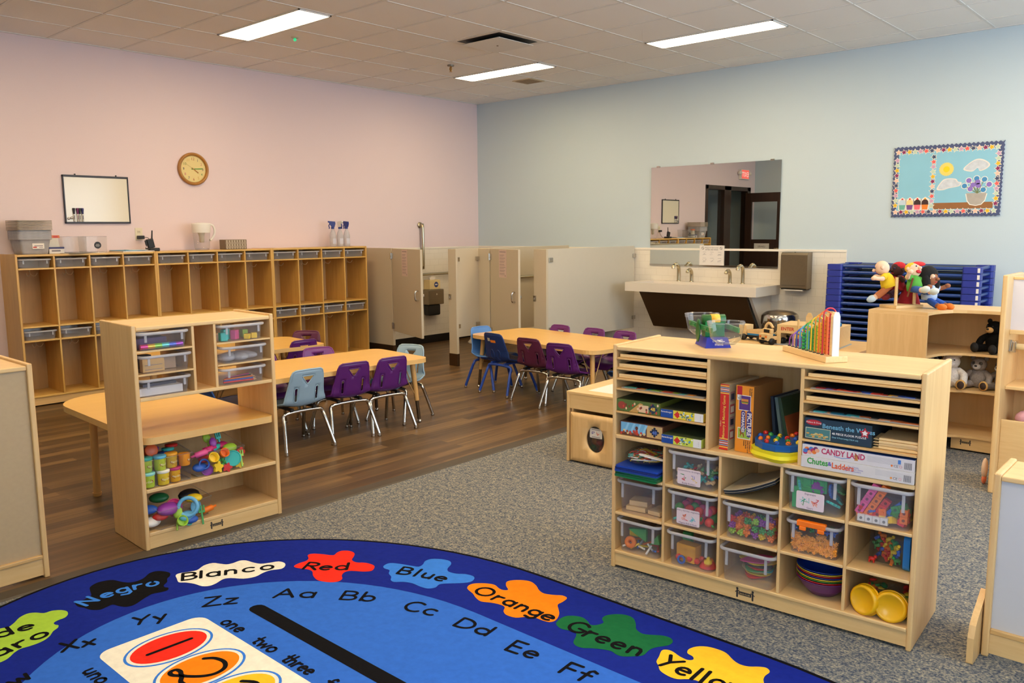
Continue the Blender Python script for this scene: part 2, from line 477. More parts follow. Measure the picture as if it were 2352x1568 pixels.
# left (pink) wall with the door opening
mb = MB().box(-.12, 0, -6.2, .12, 0, H).box(-.12, 0, -8.05, -6.2, 2.25, H).box(-.12, 0, Y1 - .12, -8.05, 0, H)
struct('wall_left', mb, PINK)
struct('wall_back', MB().box(0, X1 + .12, 0, .12, 0, H), BLUE)
WF = [(7.5, 8.9)]  # unseen window behind the camera, added to front-light the shelves and rug
mb = MB().box(-1.9, X1 + .12, Y1 - .12, Y1, 0, .85).box(-1.9, X1 + .12, Y1 - .12, Y1, 2.6, H)
xs_ = [-1.9] + [v for q in WF for v in q] + [X1 + .12]
for a, b in zip(xs_[0::2], xs_[1::2]): mb.box(a, b, Y1 - .12, Y1, .85, 2.6)
struct('wall_front', mb, BLUE)
for k, (a, b) in enumerate(WF):
    mb = MB()
    for x in (a, (a + b) / 2 - .025, b - .05): mb.box(x, x + .05, Y1 - .1, Y1 - .02, .85, 2.6)
    for z in (.85, 2.55): mb.box(a, b, Y1 - .1, Y1 - .02, z, z + .05)
    o = struct('window_%d' % (k + 3), mb, pm(60, 56, 52, .4, name='window_frame_metal'))
    build('pane', MB().box(a + .05, b - .05, Y1 - .061, Y1 - .055, .9, 2.55), PANEGL, o)
    ld = bpy.data.lights.new('daylight_portal', 'AREA'); ld.shape = 'RECTANGLE'; ld.size = b - a; ld.size_y = 1.7
    ld.cycles.is_portal = True
    lo = bpy.data.objects.new('daylight_portal', ld); COL.objects.link(lo); lo.location = ((a + b) / 2, Y1 - .14, 1.72); lo.rotation_euler = (R(90), 0, R(180))
WIN = [(-.9, -3.1), (-3.4, -5.6)]
mb = MB().box(X1, X1 + .12, Y1, 0, 0, .85).box(X1, X1 + .12, Y1, 0, 2.6, H)
ys = [0] + [v for p in WIN for v in p] + [Y1]
for a, b in zip(ys[0::2], ys[1::2]): mb.box(X1, X1 + .12, b, a, .85, 2.6)
struct('wall_right', mb, BLUE)
for k, (a, b) in enumerate(WIN):
    mb = MB()
    for y in (a - .05, (a + b) / 2 - .025, b): mb.box(X1 + .02, X1 + .1, y, y + .05, .85, 2.6)
    for z in (.85, 2.55): mb.box(X1 + .02, X1 + .1, b, a, z, z + .05)
    o = struct('window_%d' % (k + 1), mb, pm(60, 56, 52, .4, name='window_frame_metal'))
    build('pane', MB().box(X1 + .055, X1 + .061, b + .05, a - .05, .9, 2.55), PANEGL, o)
    ld = bpy.data.lights.new('daylight_portal', 'AREA'); ld.shape = 'RECTANGLE'; ld.size = a - b; ld.size_y = 1.7
    ld.cycles.is_portal = True
    lo = bpy.data.objects.new('daylight_portal', ld); COL.objects.link(lo); lo.location = (X1 + .14, (a + b) / 2, 1.72); lo.rotation_euler = (R(90), 0, R(90))
# corridor behind the door
mb = MB().box(-2.0, -1.9, Y1, -5.6, 0, H).box(-1.9, -.12, -5.7, -5.6, 0, H).box(-1.9, -.12, Y1, -5.6, 2.7, 2.8)
struct('wall_corridor', mb, pm(170, 196, 198, .6, var=.01, name='corridor_paint'))
# white tile wainscot with its cap
struct('wall_tile_left', MB().box(0, .008, -2.4, 0, 0, 1.2), TILE)
struct('wall_tile_back', MB().box(.008, 4.911, -.008, 0, 0, 1.2), TILE)
CAP = pm(238, 230, 216, .3, var=.01, name='tile_cap')
struct('trim_2', MB().box(0, .014, -2.4, 0, 1.198, 1.222), CAP, bevel=.003)
struct('trim_3', MB().box(.014, 4.917, -.014, 0, 1.198, 1.222).box(4.905, 4.917, -.012, 0, 0, 1.198), CAP, bevel=.003)
struct('baseboard_left', MB().box(.008, .016, -2.4, 0, 0, .1).box(0, .008, -6.2, -2.4, 0, .1), BASE)
struct('baseboard_back', MB().box(.016, 4.917, -.016, -.008, 0, .1).box(4.917, X1, -.008, 0, 0, .1), BASE)
struct('baseboard_front', MB().box(0, X1, Y1, Y1 + .008, 0, .1), BASE)
# door frame with sidelight, and the open door leaf (seen in the mirror)
mb = MB()
for a, b in ((-6.28, -6.2), (-7.2, -6.93), (-8.05, -7.92)): mb.box(-.13, .02, a, b, 0, 2.25)
mb.box(-.13, .02, -8.05, -6.2, 2.17, 2.25).box(-.13, .02, -6.93, -6.2, 0, .25)
o = struct('door_1', mb, DARKWD, bevel=.004)
build('sidelight_pane', MB().box(-.06, -.052, -6.93, -6.28, .25, 2.17), PANEGL, o)
mb = MB()
for a, b, c, d in ((.02, .16, 0, 2.13), (.7, .86, 0, 2.13), (.16, .7, 0, 1.2), (.16, .7, 1.95, 2.13)): mb.box(a, b, -7.86, -7.815, c, d)
o = struct('door_2', mb, DARKWD, bevel=.003)
build('door_pane', MB().box(.16, .7, -7.84, -7.834, 1.2, 1.95), PANEGL, o)
build('door_lever', MB().tube([(.79, -7.815, 1.02), (.79, -7.77, 1.02), (.69, -7.765, 1.02)], .011).lathe([(.0, -7.8), (.026, -7.8)], 12), NICKEL, o)
build('door_notice', MB().box(.24, .56, -7.815, -7.812, 1.0, 1.12, 0).at(loc(.4, -7.8115, 1.04) @ rz(180) @ UP).text('LEAVES', .05, 0, 0, 0, 1, align='CENTER'), [PAPER, INK], o)

# ---------------------------------------------------------------- ceiling fixtures
def lamp_mat():
    m, nt, out = newmat('light_diffuser')
    em = node(nt, 'ShaderNodeEmission', Strength=LAMP); em.inputs[0].default_value = LAMPCOL
    nt.links.new(em.outputs[0], out.inputs[0]); return m
DIFF = lamp_mat()
gx = lambda i: TX + i * TT
gy = lambda j: -(TY + j * TT)
LP = []
for i, lx in ((1, 'pink wall'), (5, 'middle'), (9, 'window side')):
    for j in (2, 6, 10):
        LP.append((i, j))
LNAMES = {(1, 6): 'ceiling light panel nearest the pink wall, beside the sprinkler with the green bulb', (1, 2): 'ceiling light panel nearest the room corner, beside the small square vent',
          (5, 2): 'ceiling light panel over the sink and mirror', (9, 2): 'ceiling light panel over the corner shelf with the plush toys'}
for i, j in LP:
    x0, x1 = gx(i) + .014, gx(i + 2) - .014
    y0 = gy(j) + .012 if j == 2 else gy(j) - .305
    t = thing('ceiling_light', LNAMES.get((i, j), 'lit ceiling light panel further back over the rug and carpet'), 'ceiling light', (0, 0, 0), 0, 'long white ceiling light panels')
    y1 = y0 + .293
    mb = MB()
    for a, b, c, d in ((x0, x0 + .012, y0, y1), (x1 - .012, x1, y0, y1), (x0, x1, y0, y0 + .012), (x0, x1, y1 - .012, y1)): mb.box(a, b, c, d, H - .012, H - .001)
    build('frame', mb, TBAR, t)
    build('diffuser', MB().prism(rrect(x0 + .012, x1 - .012, y0 + .012, y1 - .012, .02), H - .009, H - .004), DIFF, t)
# square plaque diffuser
x0, y0 = gx(3.0) + .0, gy(4)
cx, cyv = gx(3.5) + .10, gy(3.5) + 0
cx = gx(4) - TT / 2; cyv = gy(4) + TT / 2
t = thing('ceiling_vent', 'square plaque air diffuser hanging just below the ceiling tiles', 'vent')
mb = MB()
for s0, s1, z0, z1 in ((.295, .25, H - .002, H + .02),):
    vs = []
    for q, z in ((s0, H - .004), (s1, H - .001)):
        vs += [(cx - q, cyv - q, z), (cx + q, cyv - q, z), (cx + q, cyv + q, z), (cx - q, cyv + q, z)]
    mb.add(vs, [(k, (k + 1) % 4, 4 + (k + 1) % 4, 4 + k) for k in range(4)])
build('flange', mb, TBAR, t)
build('throat', MB().box(cx - .25, cx + .25, cyv - .25, cyv + .25, H - .0035, H - .0015), pm(30, 28, 26, .6, name='vent_throat'), t)
build('plaque', MB().box(cx - .225, cx + .225, cyv - .225, cyv + .225, H - .034, H - .028), TBAR, t, bevel=.003)
build('hanger', MB().box(cx - .006, cx + .006, cyv - .006, cyv + .006, H - .04, H - .002), STEEL, t)
t = thing('ceiling_grille', 'small square return grille between the corner light panel and the corner', 'vent')
gxx, gyy = 1.63, -.85
build('grille_frame', MB().box(gxx - .13, gxx + .13, gyy - .13, gyy + .13, H - .01, H), pm(196, 176, 142, .5, name='grille_paint'), t, bevel=.002)
mb = MB()
for k in range(9): mb.box(gxx - .105, gxx + .105, gyy - .104 + k * .025, gyy - .092 + k * .025, H - .014, H - .009)
build('grille_blade', mb, pm(150, 128, 96, .5, name='grille_blade_paint'), t)
t = thing('sprinkler', 'brass fire sprinkler head hanging beside the light panel nearest the corner', 'sprinkler', (1.64, -2.06, H))
build('escutcheon', MB().lathe([(.034, -.012), (.036, 0)], 16), pm(120, 110, 96, .4, .6, name='sprinkler_plate'), t)
build('sprinkler_head', MB().tube([(0, 0, -.01), (0, 0, -.06)], .007).tube([(.012, 0, -.02), (.018, 0, -.04), (0, 0, -.065)], .003).tube([(-.012, 0, -.02), (-.018, 0, -.04), (0, 0, -.065)], .003).lathe([(.018, -.067), (.018, -.064)], 12), pm(170, 130, 70, .3, .9, name='brass'), t)
t = thing('sprinkler', 'tiny ceiling sprinkler with a bright green bulb', 'sprinkler', (1.55, -3.82, H))
build('escutcheon', MB().lathe([(.03, -.008), (.033, 0)], 16), pm(190, 170, 140, .4, name='sprinkler_plate_cream'), t)
build('bulb', MB().ell((0, 0, -.02), .014, 10), pm(60, 220, 150, .3, emit=.6, name='green_bulb'), t)
# ---------------------------------------------------------------- clear plastic tubs (shared meshes)
def tub_body(w, d, h, tp=.012, r=.02, ribs=True):
    mb = MB()
    b = rrect(-w / 2 + tp, w / 2 - tp, tp, d - tp, r); t = rrect(-w / 2 + .006, w / 2 - .006, .006, d - .006, r)
    n = len(b)
    mb.add([(*p, 0) for p in b] + [(*p, h) for p in t], [(i, (i + 1) % n, n + (i + 1) % n, n + i) for i in range(n)], 0, True)
    mb.flat(b[::-1], .001)
    return mb
def tub_rim(w, d, h, r=.025, t=.007, ribs=True, tp=.012):
    mb = MB()
    pr = rrect(-w / 2, w / 2, 0, d, r)
    mb.tube([(*p, h) for p in pr], t, 6, closed=True)
    if ribs:
        for sx in (-.36, .36):
            mb.box(sx * w - .005, sx * w + .005, .001, .006, h * .5, h - .004)
    return mb
TUBS = {}
def tub(label, cat, p, rotz, w, d, h, group=None, name='clear_tub', ribs=True, mat=None, tp=.012):
    t = thing(name, label, cat, p, rotz, group)
    key = (round(w, 3), round(d, 3), round(h, 3), ribs, tp, mat and mat.name)
    if key not in TUBS:
        TUBS[key] = (build('tub_body', tub_body(w, d, h, tp), mat or CLEAR, t), build('tub_rim', tub_rim(w, d, h, ribs=ribs, tp=tp), RIM, t))
    else:
        for q in TUBS[key]:
            c = q.copy(); COL.objects.link(c); c.parent = t
    return t

# ---------------------------------------------------------------- lockers
LX = .38
def locker(y0, wd, label):
    t = thing('locker', label, 'locker', (LX, y0, 0), 90, 'three wooden coat lockers along the pink wall')
    for a in (0, wd - .018): build('side_panel', MB().box(a, a + .018, 0, .365, 0, 1.265), MAPLE, t, bevel=.003)
    build('top_panel', MB().box(.018, wd - .018, .004, .36, 1.246, 1.262), MAPLEX, t, bevel=.003)
    build('back_panel', MB().box(.018, wd - .018, .355, .361, .08, 1.246), HARD, t)
    build('kick_board', MB().box(.018, wd - .018, .012, .03, .012, .074), BIRCHX, t)
    build('floor_panel', MB().box(.018, wd - .018, .004, .355, .074, .09), MAPLEX, t, bevel=.003)
    cw = (wd - .036 - 3 * .014) / 4
    xs = [.018 + k * (cw + .014) for k in range(4)]
    for k in range(1, 4): build('divider', MB().box(xs[k] - .014, xs[k], .003, .355, .09, 1.246), MAPLE, t, bevel=.002)
    for x in xs:
        for z in (1.138, .66, .544): build('shelf', MB().box(x, x + cw, .003, .355, z, z + .013), MAPLEX, t, bevel=.002)
        for z in (1.138, .544):
            c = x + cw / 2; hk = MB()
            for s in (-1, 1):
                hk.tube(spline([(c, .17, z), (c, .165, z - .03), (c + s * .012, .15, z - .052), (c + s * .03, .13, z - .054), (c + s * .042, .118, z - .03)], 3), .0035, 6)
            build('coat_hook', hk, pm(206, 186, 140, .3, .5, name='hook_metal'), t)
    return xs, cw
UN = [(-5.757, 1.155, 'wooden coat locker nearest the door end, under the whiteboard and the pile of clear bins'),
      (-4.602, 1.198, 'middle wooden coat locker, with the water pitcher and tissue box on top'),
      (-3.404, 1.205, 'wooden coat locker beside the toilet stalls, with the spray bottles on top')]
ORD = ['first', 'second', 'third', 'fourth']
for n, (y0, wd, lb) in enumerate(UN):
    xs, cw = locker(y0, wd, lb)
    wn = ['whiteboard-end', 'middle', 'stall-end'][n]
    for k, x in enumerate(xs):
        for lev, (z, word) in enumerate(((1.152, 'top'), (.558, 'lower'))):
            if lev == 1 and (n == 1 or (n == 0 and k > 2)): continue
            tub('clear shallow tray in the %s %s cubby of the %s locker' % (ORD[k], word, wn), 'tray', (LX - .012, y0 + x + cw / 2, z), 90, cw - .022, .3, .068, 'clear trays in the coat lockers', 'locker_tray', mat=TRAYC)

# ---------------------------------------------------------------- on top of the lockers (front to the room = +x, so rotz 90)
ZT = 1.263
LID = pm(150, 138, 120, .45, name='grey_bin_lid')
g = 'nested clear bins on the locker'
for k in range(8):
    q = tub('clear storage bin, %s' % (['lowest of the nested bins, with a white sticker on its end', 'second from the bottom of the nested bins', 'third from the bottom of the nested bins', 'fourth from the bottom of the nested bins', 'fifth from the bottom of the nested bins', 'sixth from the bottom of the nested bins', 'seventh from the bottom of the nested bins', 'topmost of the nested bins, just under the grey covers'][k]), 'bin', (.33, -5.575, ZT + k * .0095), 90, .25, .26, .125, g, 'storage_bin', False, tp=.026, mat=MILKY)
    if k == 0:
        mb = MB().at(loc(.02, .012, .045) @ UP).box(-.045, .045, 0, .045, 0, .001, 0).box(-.04, -.012, .008, .018, .001, .0015, 1).box(-.03, .035, .022, .028, .001, .0015, 2).box(.005, .035, .01, .014, .001, .0015, 2)
        build('sticker', mb, [PAPER, pm(190, 60, 50, .6, name='sticker_red'), GREYINK], q)
for k in range(7):
    z = ZT + .198 + k * .012
    mb = MB().prism(rrect(.06, .345, -5.71, -5.44, .02), z, z + .008)
    solo('bin_cover', mb, LID, 'grey bin cover, %s of the pile on the nested bins' % (['lowest', 'second from the bottom', 'third from the bottom', 'middle', 'third from the top', 'second from the top', 'topmost'][k]), 'lid', 'grey covers on the nested bins', bevel=.002)
# mask box, snack bag, two clear bins
t = thing('mask_box', 'white and blue cardboard box between the nested bins and the clear bins', 'box', (.2, -5.395, ZT))
build('carton', MB().box(-.06, .06, -.06, .06, 0, .055), PAPER, t, bevel=.002)
build('printed_band', MB().box(-.0605, .0605, -.0605, .0605, .04, .056, 0).box(.06, .0608, -.04, .03, .018, .03, 1), [pm(70, 74, 120, .6, name='box_blue'), GREYINK], t)
t = thing('snack_bag', 'white pouch with an orange and red top standing on the small white and blue box', 'bag', (.2, -5.4, ZT + .056))
build('pouch', MB().prism([(-.045, 0), (.045, 0), (.03, .075), (-.03, .075)], -.02, .02, 0, 'x').at(loc(0, 0, 0)), pm(226, 214, 190, .35, name='pouch_white'), t, bevel=.006)
build('pouch_top', MB().prism([(-.05, .075), (.05, .075), (.048, .098), (-.048, .098)], -.02, .02, 0, 'x').box(.0205, .021, .0, .035, .078, .094, 1), [pm(222, 110, 40, .4, name='pouch_orange'), pm(206, 60, 40, .4, name='pouch_red')], t, bevel=.003)
for y, w_, lb in ((-5.25, .17, 'empty clear bin with low front behind the white and blue box'), (-5.085, .18, 'empty clear bin with a round black label on its front')):
    t = thing('clear_bin', lb, 'bin', (.33, y, ZT + .006), 90, 'pair of clear bins on the locker')
    mb = tub_body(w_, .22, .135, .01, .008)
    build('bin_body', mb, ACRY, t)
    build('bin_edge', MB().tube([(*p, .135) for p in rrect(-w_ / 2 + .006, w_ / 2 - .006, .006, .214, .008)], .002, 5, closed=True).tube([(*p, .002) for p in rrect(-w_ / 2 + .01, w_ / 2 - .01, .01, .21, .008)], .002, 5, closed=True), CLEAR, t)
    if y > -5.2:
        build('round_label', MB().at(loc(.0, .005, .06) @ UP).prism([(.03 * math.cos(2 * PI * k / 20), .03 * math.sin(2 * PI * k / 20)) for k in range(20)], 0, .001).box(-.014, .014, -.012, -.01, .001, .0014, 1).box(-.018, .018, -.003, -.001, .001, .0014, 1).box(-.014, .014, .006, .008, .001, .0014, 1), [BLACK, PAPER], t)
def sheetpile(name, lb, cat, y, c, dx=0, z=0, w=.22, d=.28, h=.004, a=0, grp=None):
    return solo(name, MB().at(rz(a)).box(-d / 2, d / 2, -w / 2, w / 2, 0, h), c, lb, cat, grp, loc=(.2 + dx, y, ZT + z))
sheetpile('paper_sheet', 'sheet of white paper lying under the clear bins', 'paper', -5.2, PAPER, .02, 0, .36, .3, .002)
sheetpile('paper_sheet', 'loose dark-edged sheet sticking out under the clear bins', 'paper', -5.25, pm(150, 140, 130, .6, name='grey_sheet'), .05, .0025, .24, .28, .002, 12)
sheetpile('folder', 'white folder at the bottom of the papers by the black radio', 'folder', -4.74, PAPER, 0, 0, .28, .3, .008)
sheetpile('folder', 'blue folder on top of the papers by the black radio', 'folder', -4.77, pm(96, 160, 196, .5, name='folder_blue'), -.01, .009, .2, .26, .006, 8)
sheetpile('paper_sheet', 'white sheet lying over the blue folder', 'paper', -4.7, PAPER, .0, .0155, .16, .24, .003, -14)
t = thing('two_way_radio', 'black two-way radio standing in its charger on the locker', 'radio', (.2, -4.55, ZT))
build('charger_base', MB().box(-.05, .05, -.045, .05, 0, .03), BLACK, t, bevel=.006)
build('radio_body', MB().at(rx(12)).box(-.018, .018, -.03, .03, .03, .115), BLACK, t, bevel=.005)
build('antenna', MB().tube([(0, .0, .1), (0, .008, .19)], [.008, .006]), BLACK, t)
build('clip', MB().at(rx(12)).box(-.01, .01, -.045, -.03, .06, .11), BLACK, t, bevel=.003)
t = thing('wall_outlet', 'cream double outlet plate on the pink wall above the locker', 'outlet', (0, -4.578, 1.42))
build('plate', MB().box(0, .006, -.035, .035, -.058, .058), pm(226, 214, 186, .4, name='cream_plastic'), t, bevel=.003)
for z in (.02, -.03):
    mb = MB()
    mb.box(.006, .008, -.017, .017, z - .014, z + .014, 0).box(.008, .0086, -.008, -.005, z - .004, z + .007, 1).box(.008, .0086, .005, .008, z - .004, z + .007, 1)
    build('socket', mb, [pm(216, 202, 172, .4, name='socket_cream'), INK], t)

t = thing('power_adapter', 'black power adapter plugged into the outlet, its cord running to the radio', 'adapter', (0, -4.575, 1.39))
build('plug_body', MB().box(.009, .05, -.028, .03, -.016, .016), BLACK, t, bevel=.004)
build('cord', MB().tube(spline([(.045, .03, 0), (.06, .06, -.01), (.06, .045, -.06), (.09, .01, -.115), (.15, .0, -.122), (.19, -.03, -.118)], 5), .0025, 6), BLACK, t)
# water pitcher
t = thing('water_pitcher', 'clear water filter pitcher with a white lid and handle', 'pitcher', (.2, -4.06, ZT))
build('jug', MB().lathe([(.0, .004), (.062, .004), (.07, .02), (.08, .17), (.086, .2)], 24), ACRY, t)
build('lid', MB().lathe([(.083, .165), (.087, .2), (.09, .245), (.088, .256), (.03, .262), (0, .262)], 24), WHITE, t)
build('filter_cartridge', MB().lathe([(0, .07), (.022, .072), (.024, .13), (.034, .165), (.034, .19)], 16), pm(222, 214, 196, .5, name='filter_white'), t)
build('handle', MB().tube(spline([(0, .08, .245), (0, .12, .235), (0, .138, .19), (0, .13, .14), (0, .1, .1), (0, .084, .095)], 4), .011, 8), WHITE, t)
build('pitcher_base', MB().lathe([(0, 0), (.064, 0), (.066, .012), (.06, .016)], 24), CLEAR, t)
# tissue box
t = thing('tissue_box', 'grey tissue box with a wavy line pattern', 'tissue box', (.2, -3.73, ZT))
build('carton', MB().box(-.06, .06, -.115, .115, 0, .095), pm(128, 112, 92, .6, name='tissue_grey'), t, bevel=.003)
mb = MB().at(loc(.0606, 0, 0) @ rz(90) @ UP)
for k in range(8):
    for s in (-1, 1): mb.ribbon([(-.1 + k * .028 + s * .007 * math.sin(j * .9), .006 + j * .0104) for j in range(9)], .004)
build('wave_print', mb, pm(206, 196, 176, .6, name='tissue_cream'), t)
# spray bottles
for k, (y, a, c2) in enumerate(((-2.52, 150, 0), (-2.425, -90, 1), (-2.335, 100, 0))):
    t = thing('spray_bottle', ['spray bottle nearest the tissue box, with its dark blue trigger turned to the wall', 'middle spray bottle, with white and blue trigger head', 'spray bottle nearest the toilet stall, with its dark blue trigger'][k], 'spray bottle', (.2, y, ZT), a, 'spray bottles on the locker')
    build('bottle', MB().lathe([(0, 0), (.033, .001), (.036, .01), (.036, .12), (.03, .15), (.014, .185), (.013, .2)], 18), clear('spray_bottle_plastic', white=.62) if k == 0 else bpy.data.materials['spray_bottle_plastic'], t)
    nv = pm(38, 52, 130, .4, name='trigger_blue')
    build('collar', MB().lathe([(.017, .195), (.018, .215)], 14), nv, t)
    hd = MB().prism([(-.02, .215), (.012, .215), (.04, .262), (.052, .268), (.05, .282), (-.028, .275), (-.03, .25)], -.011, .011, 0, 'x')
    build('trigger_head', hd, WHITE if c2 else nv, t, bevel=.004)
    build('trigger', MB().tube(spline([(0, .03, .25), (0, .04, .23), (0, .034, .205), (0, .042, .2)], 3), .006), nv, t)
    build('label_print', MB().at(loc(0, 0, 0) @ rz(90 - a)).prism([(.0365 * math.cos(R(q)), .0365 * math.sin(R(q))) for q in range(-130, -40, 10)] + [(.0362 * math.cos(R(q)), .0362 * math.sin(R(q))) for q in range(-50, -140, -10)], .03, .09), pm(196, 200, 214, .6, name='label_grey_blue'), t)
# ---------------------------------------------------------------- whiteboard and clock on the pink wall
t = thing('whiteboard', 'small whiteboard with a dark frame hung on the pink wall', 'whiteboard', (0, -4.935, 1.73))
W2, H2 = .285, .212
build('board_face', MB().box(.008, .014, -W2 + .01, W2 - .01, -H2 + .01, H2 - .01), pm(226, 218, 196, .12, var=.01, name='whiteboard_face'), t)
mb = MB()
for a, b, c, d in ((-W2, W2, H2 - .018, H2), (-W2, W2, -H2, -H2 + .016), (-W2, -W2 + .012, -H2, H2), (W2 - .012, W2, -H2, H2)): mb.box(.0, .02, a, b, c, d)
build('board_frame', mb, pm(30, 22, 28, .35, name='board_frame_dark'), t, bevel=.003)
multi('hanger', [MB().box(.004, .014, q, q + .01, H2, H2 + .012) for q in (-.18, .175)], BLACK, t)
for k, (y, c) in enumerate(((-5.145, (34, 30, 40)), (-5.115, (110, 40, 90)), (-5.097, (30, 40, 44)), (-5.073, (48, 44, 100)))):
    t = thing('dry_erase_marker', ['black-capped marker nearest the board edge', 'purple-capped marker beside the black one', 'dark green capped marker between purple and blue', 'blue-capped marker, farthest from the board edge'][k] + ', upright on the whiteboard', 'marker', (.021, y, 1.535), 0, 'markers on the whiteboard')
    build('barrel', MB().lathe([(0, 0), (.007, .001), (.0075, .07)], 10), WHITE, t)
    build('cap', MB().lathe([(.008, .066), (.0085, .085), (.011, .105), (.011, .118), (0, .119)], 10), pm(*c, .4), t)
    build('barrel_print', MB().box(.0068, .0078, -.002, .002, .02, .055), pm(*c, .5), t)
for k, (y, z) in enumerate(((-5.19, 1.562), (-5.165, 1.568))):
    solo('magnet', MB().at(loc(.014, y, z) @ ry(90)).lathe([(.012, 0), (.012, .008), (.006, .012), (0, .012)], 12), pm(196, 190, 186, .2, .8, name='magnet_metal'), 'shiny round magnet %s on the whiteboard' % ['in the lower corner', 'next to the markers'][k], 'magnet')
t = thing('wall_clock', 'round wooden wall clock with coloured numerals', 'clock', (0, -4.008, 2.046))
build('clock_rim', MB().at(ry(90)).lathe([(.155, 0), (.158, .02), (.15, .036), (.138, .034), (.128, .02), (.128, .012)], 48, cap=False), wood('clock_oak', rgb(150, 98, 34), rgb(184, 128, 56), 'z', scale=.8), t)
mb = MB().at(ry(90)).lathe([(.13, .006), (.13, .012), (0, .012)], 40, 0, sm=False)
mb.at(loc(.0135, 0, 0) @ rz(90) @ UP)
cols = [(170, 60, 40), (90, 90, 100), (200, 110, 120), (60, 50, 100), (90, 140, 80), (200, 150, 80), (170, 50, 40), (90, 80, 110), (200, 100, 120), (50, 40, 80), (120, 140, 80), (206, 160, 80)]
for k in range(12):
    a = R(90 - 30 * k)
    mb.text(str(k or 12), .036, .098 * math.cos(a), .098 * math.sin(a) - .013, 0, 1 + k, align='CENTER')
for k in range(60):
    a = R(6 * k); mb.at(loc(.0132, 0, 0) @ rz(90) @ UP @ Matrix.Rotation(a, 4, 'Z')).box(.119, .125, -.0006, .0006, 0, .0003, 13)
build('dial', mb, [pm(226, 206, 140, .5, var=.01, name='dial_cream')] + [pm(*c, .6, var=0) for c in cols] + [INK], t)
for nm, ang, ln, wd, c in (('hour_hand', -36, .062, .008, (176, 110, 30)), ('minute_hand', 4, .095, .009, (80, 140, 50)), ('second_hand', 146, .1, .002, (190, 170, 110))):
    build(nm, MB().at(loc(.016, 0, 0) @ rz(90) @ UP @ rz(ang)).box(-.02, ln, -wd / 2, wd / 2, 0, .001), pm(*c, .5, var=0), t)
# ---------------------------------------------------------------- toilet stalls
PART = pm(204, 190, 164, .5, var=.02, scale=90, name='stall_laminate')
BOOT = pm(92, 70, 50, .35, .7, name='boot_steel')
def pilaster(lb, x0, x1, y, z1=1.238, boot=.131):
    t = thing('stall_pilaster', lb, 'toilet stall post', ((x0 + x1) / 2, y, 0), 0, 'upright posts of the toilet stalls')
    w = (x1 - x0) / 2
    build('panel', MB().box(-w, w, -.016, .016, 0, z1), PART, t, bevel=.002)
    build('boot', MB().box(-w - .003, w + .003, -.019, .019, 0, boot), BOOT, t, bevel=.002)
    return t
def keeper(t, x): build('door_keeper', MB().box(x - .018, x + .018, -.026, -.016, .705, .765).tube([(x, -.03, .725), (x, -.03, .745)], .006), CHROME, t, bevel=.002)
def hinge(p, zs, parent):
    for z in zs:
        build('hinge', MB().at(loc(p[0], p[1], z)).box(-.04, .035, -.022, -.004, -.032, .032).tube([(0, -.024, -.035), (0, -.024, .035)], .008), CHROME, parent, bevel=.002)
def bracket(mbx, p): mbx.at(loc(*p)).box(-.03, .03, -.03, .03, -.02, .02)
p1 = pilaster('beige stall post beside the wooden lockers, with door hinges', .02, .565, -1.985)
hinge((.545, -.0 - .0, 0), (), p1)
keeper(pilaster('narrow free-standing beige stall post with brown boot, between the open doors', 1.49, 1.606, -1.985), -.033)
pilaster('beige stall post behind the blue chairs, where the second stall door hangs', 1.555, 1.727, -1.6)
keeper(pilaster('beige stall post at the end of the long side panel, with a latch', 2.349, 2.515, -1.6), -.067)
def notice(w, h, n):
    mb = MB().at(loc(0, -.0145, 0) @ UP).prism([(-w / 2, -h / 2), (w / 2, -h / 2), (w / 2, h / 2), (-w / 2, h / 2)], 0, .001)
    mb.box(-w * .4, w * .4, h * .4, h * .44, .001, .0014, 1)
    for k in range(7): mb.box(-w * .4, w * (.2 + .2 * ((k * 37) % 10) / 10), h * (.3 - k * .11), h * (.32 - k * .11), .001, .0014, 1).box(-w * .4, w * (.1 + .2 * ((k * 53) % 10) / 10), h * (.26 - k * .11), h * (.275 - k * .11), .001, .0014, 1)
    mb.box(w * .3, w * .38, -h * .46, -h * .4, .001, .0014, 1)
    return mb
def stall_door(lb, hp, a, L):
    t = thing('stall_door', lb, 'toilet stall door', (hp[0], hp[1], 0), a, 'open toilet stall doors')
    build('door_panel', MB().box(.006, L, -.013, .013, .3, 1.236), PART, t, bevel=.002)
    build('door_handle', MB().tube(spline([(L - .07, -.012, .8), (L - .07, -.045, .795), (L - .07, -.05, .75), (L - .07, -.045, .705), (L - .07, -.012, .7)], 3), .009), CHROME, t)
    for z in (1.15, .36): build('hinge', MB().box(-.05, .04, -.022, -.006, z - .032, z + .032).tube([(0, -.024, z - .036), (0, -.024, z + .036)], .009), CHROME, t, bevel=.002)
    build('latch_bolt', MB().box(L - .06, L - .01, .013, .03, .74, .77), CHROME, t, bevel=.003)
    n = build('notice', notice(.16, .29, 7), [pm(222, 198, 186, .7, name='notice_paper'), pm(176, 152, 148, .7, name='faded_ink')], t); n.location = (L * .47, 0, 1.085)
    return t
stall_door('open stall door nearest the wooden lockers, with a printed notice', (.575, -1.985), -19, .82)
stall_door('open stall door behind the table with blue chairs, with a printed notice', (1.735, -1.6), -18, .595)
t = thing('stall_partition', 'short pale side panel between the narrow post and the second stall door', 'toilet stall panel', (1.548, 0, 0))
build('panel', MB().box(-.013, .013, -1.965, -.02, .3, 1.24), PART, t, bevel=.002)
multi('bracket', [MB().at(loc(*p)).box(-.012, .012, -.035, .035, -.022, .022) for p in ((.02, -1.95, 1.13), (.02, -1.95, .42), (.02, -1.63, 1.13), (.02, -1.63, .42))], CHROME, t, bevel=.002)
t = thing('stall_partition', 'long pale stall side panel reaching the blue wall beside the sink', 'toilet stall panel', (2.502, 0, 0))
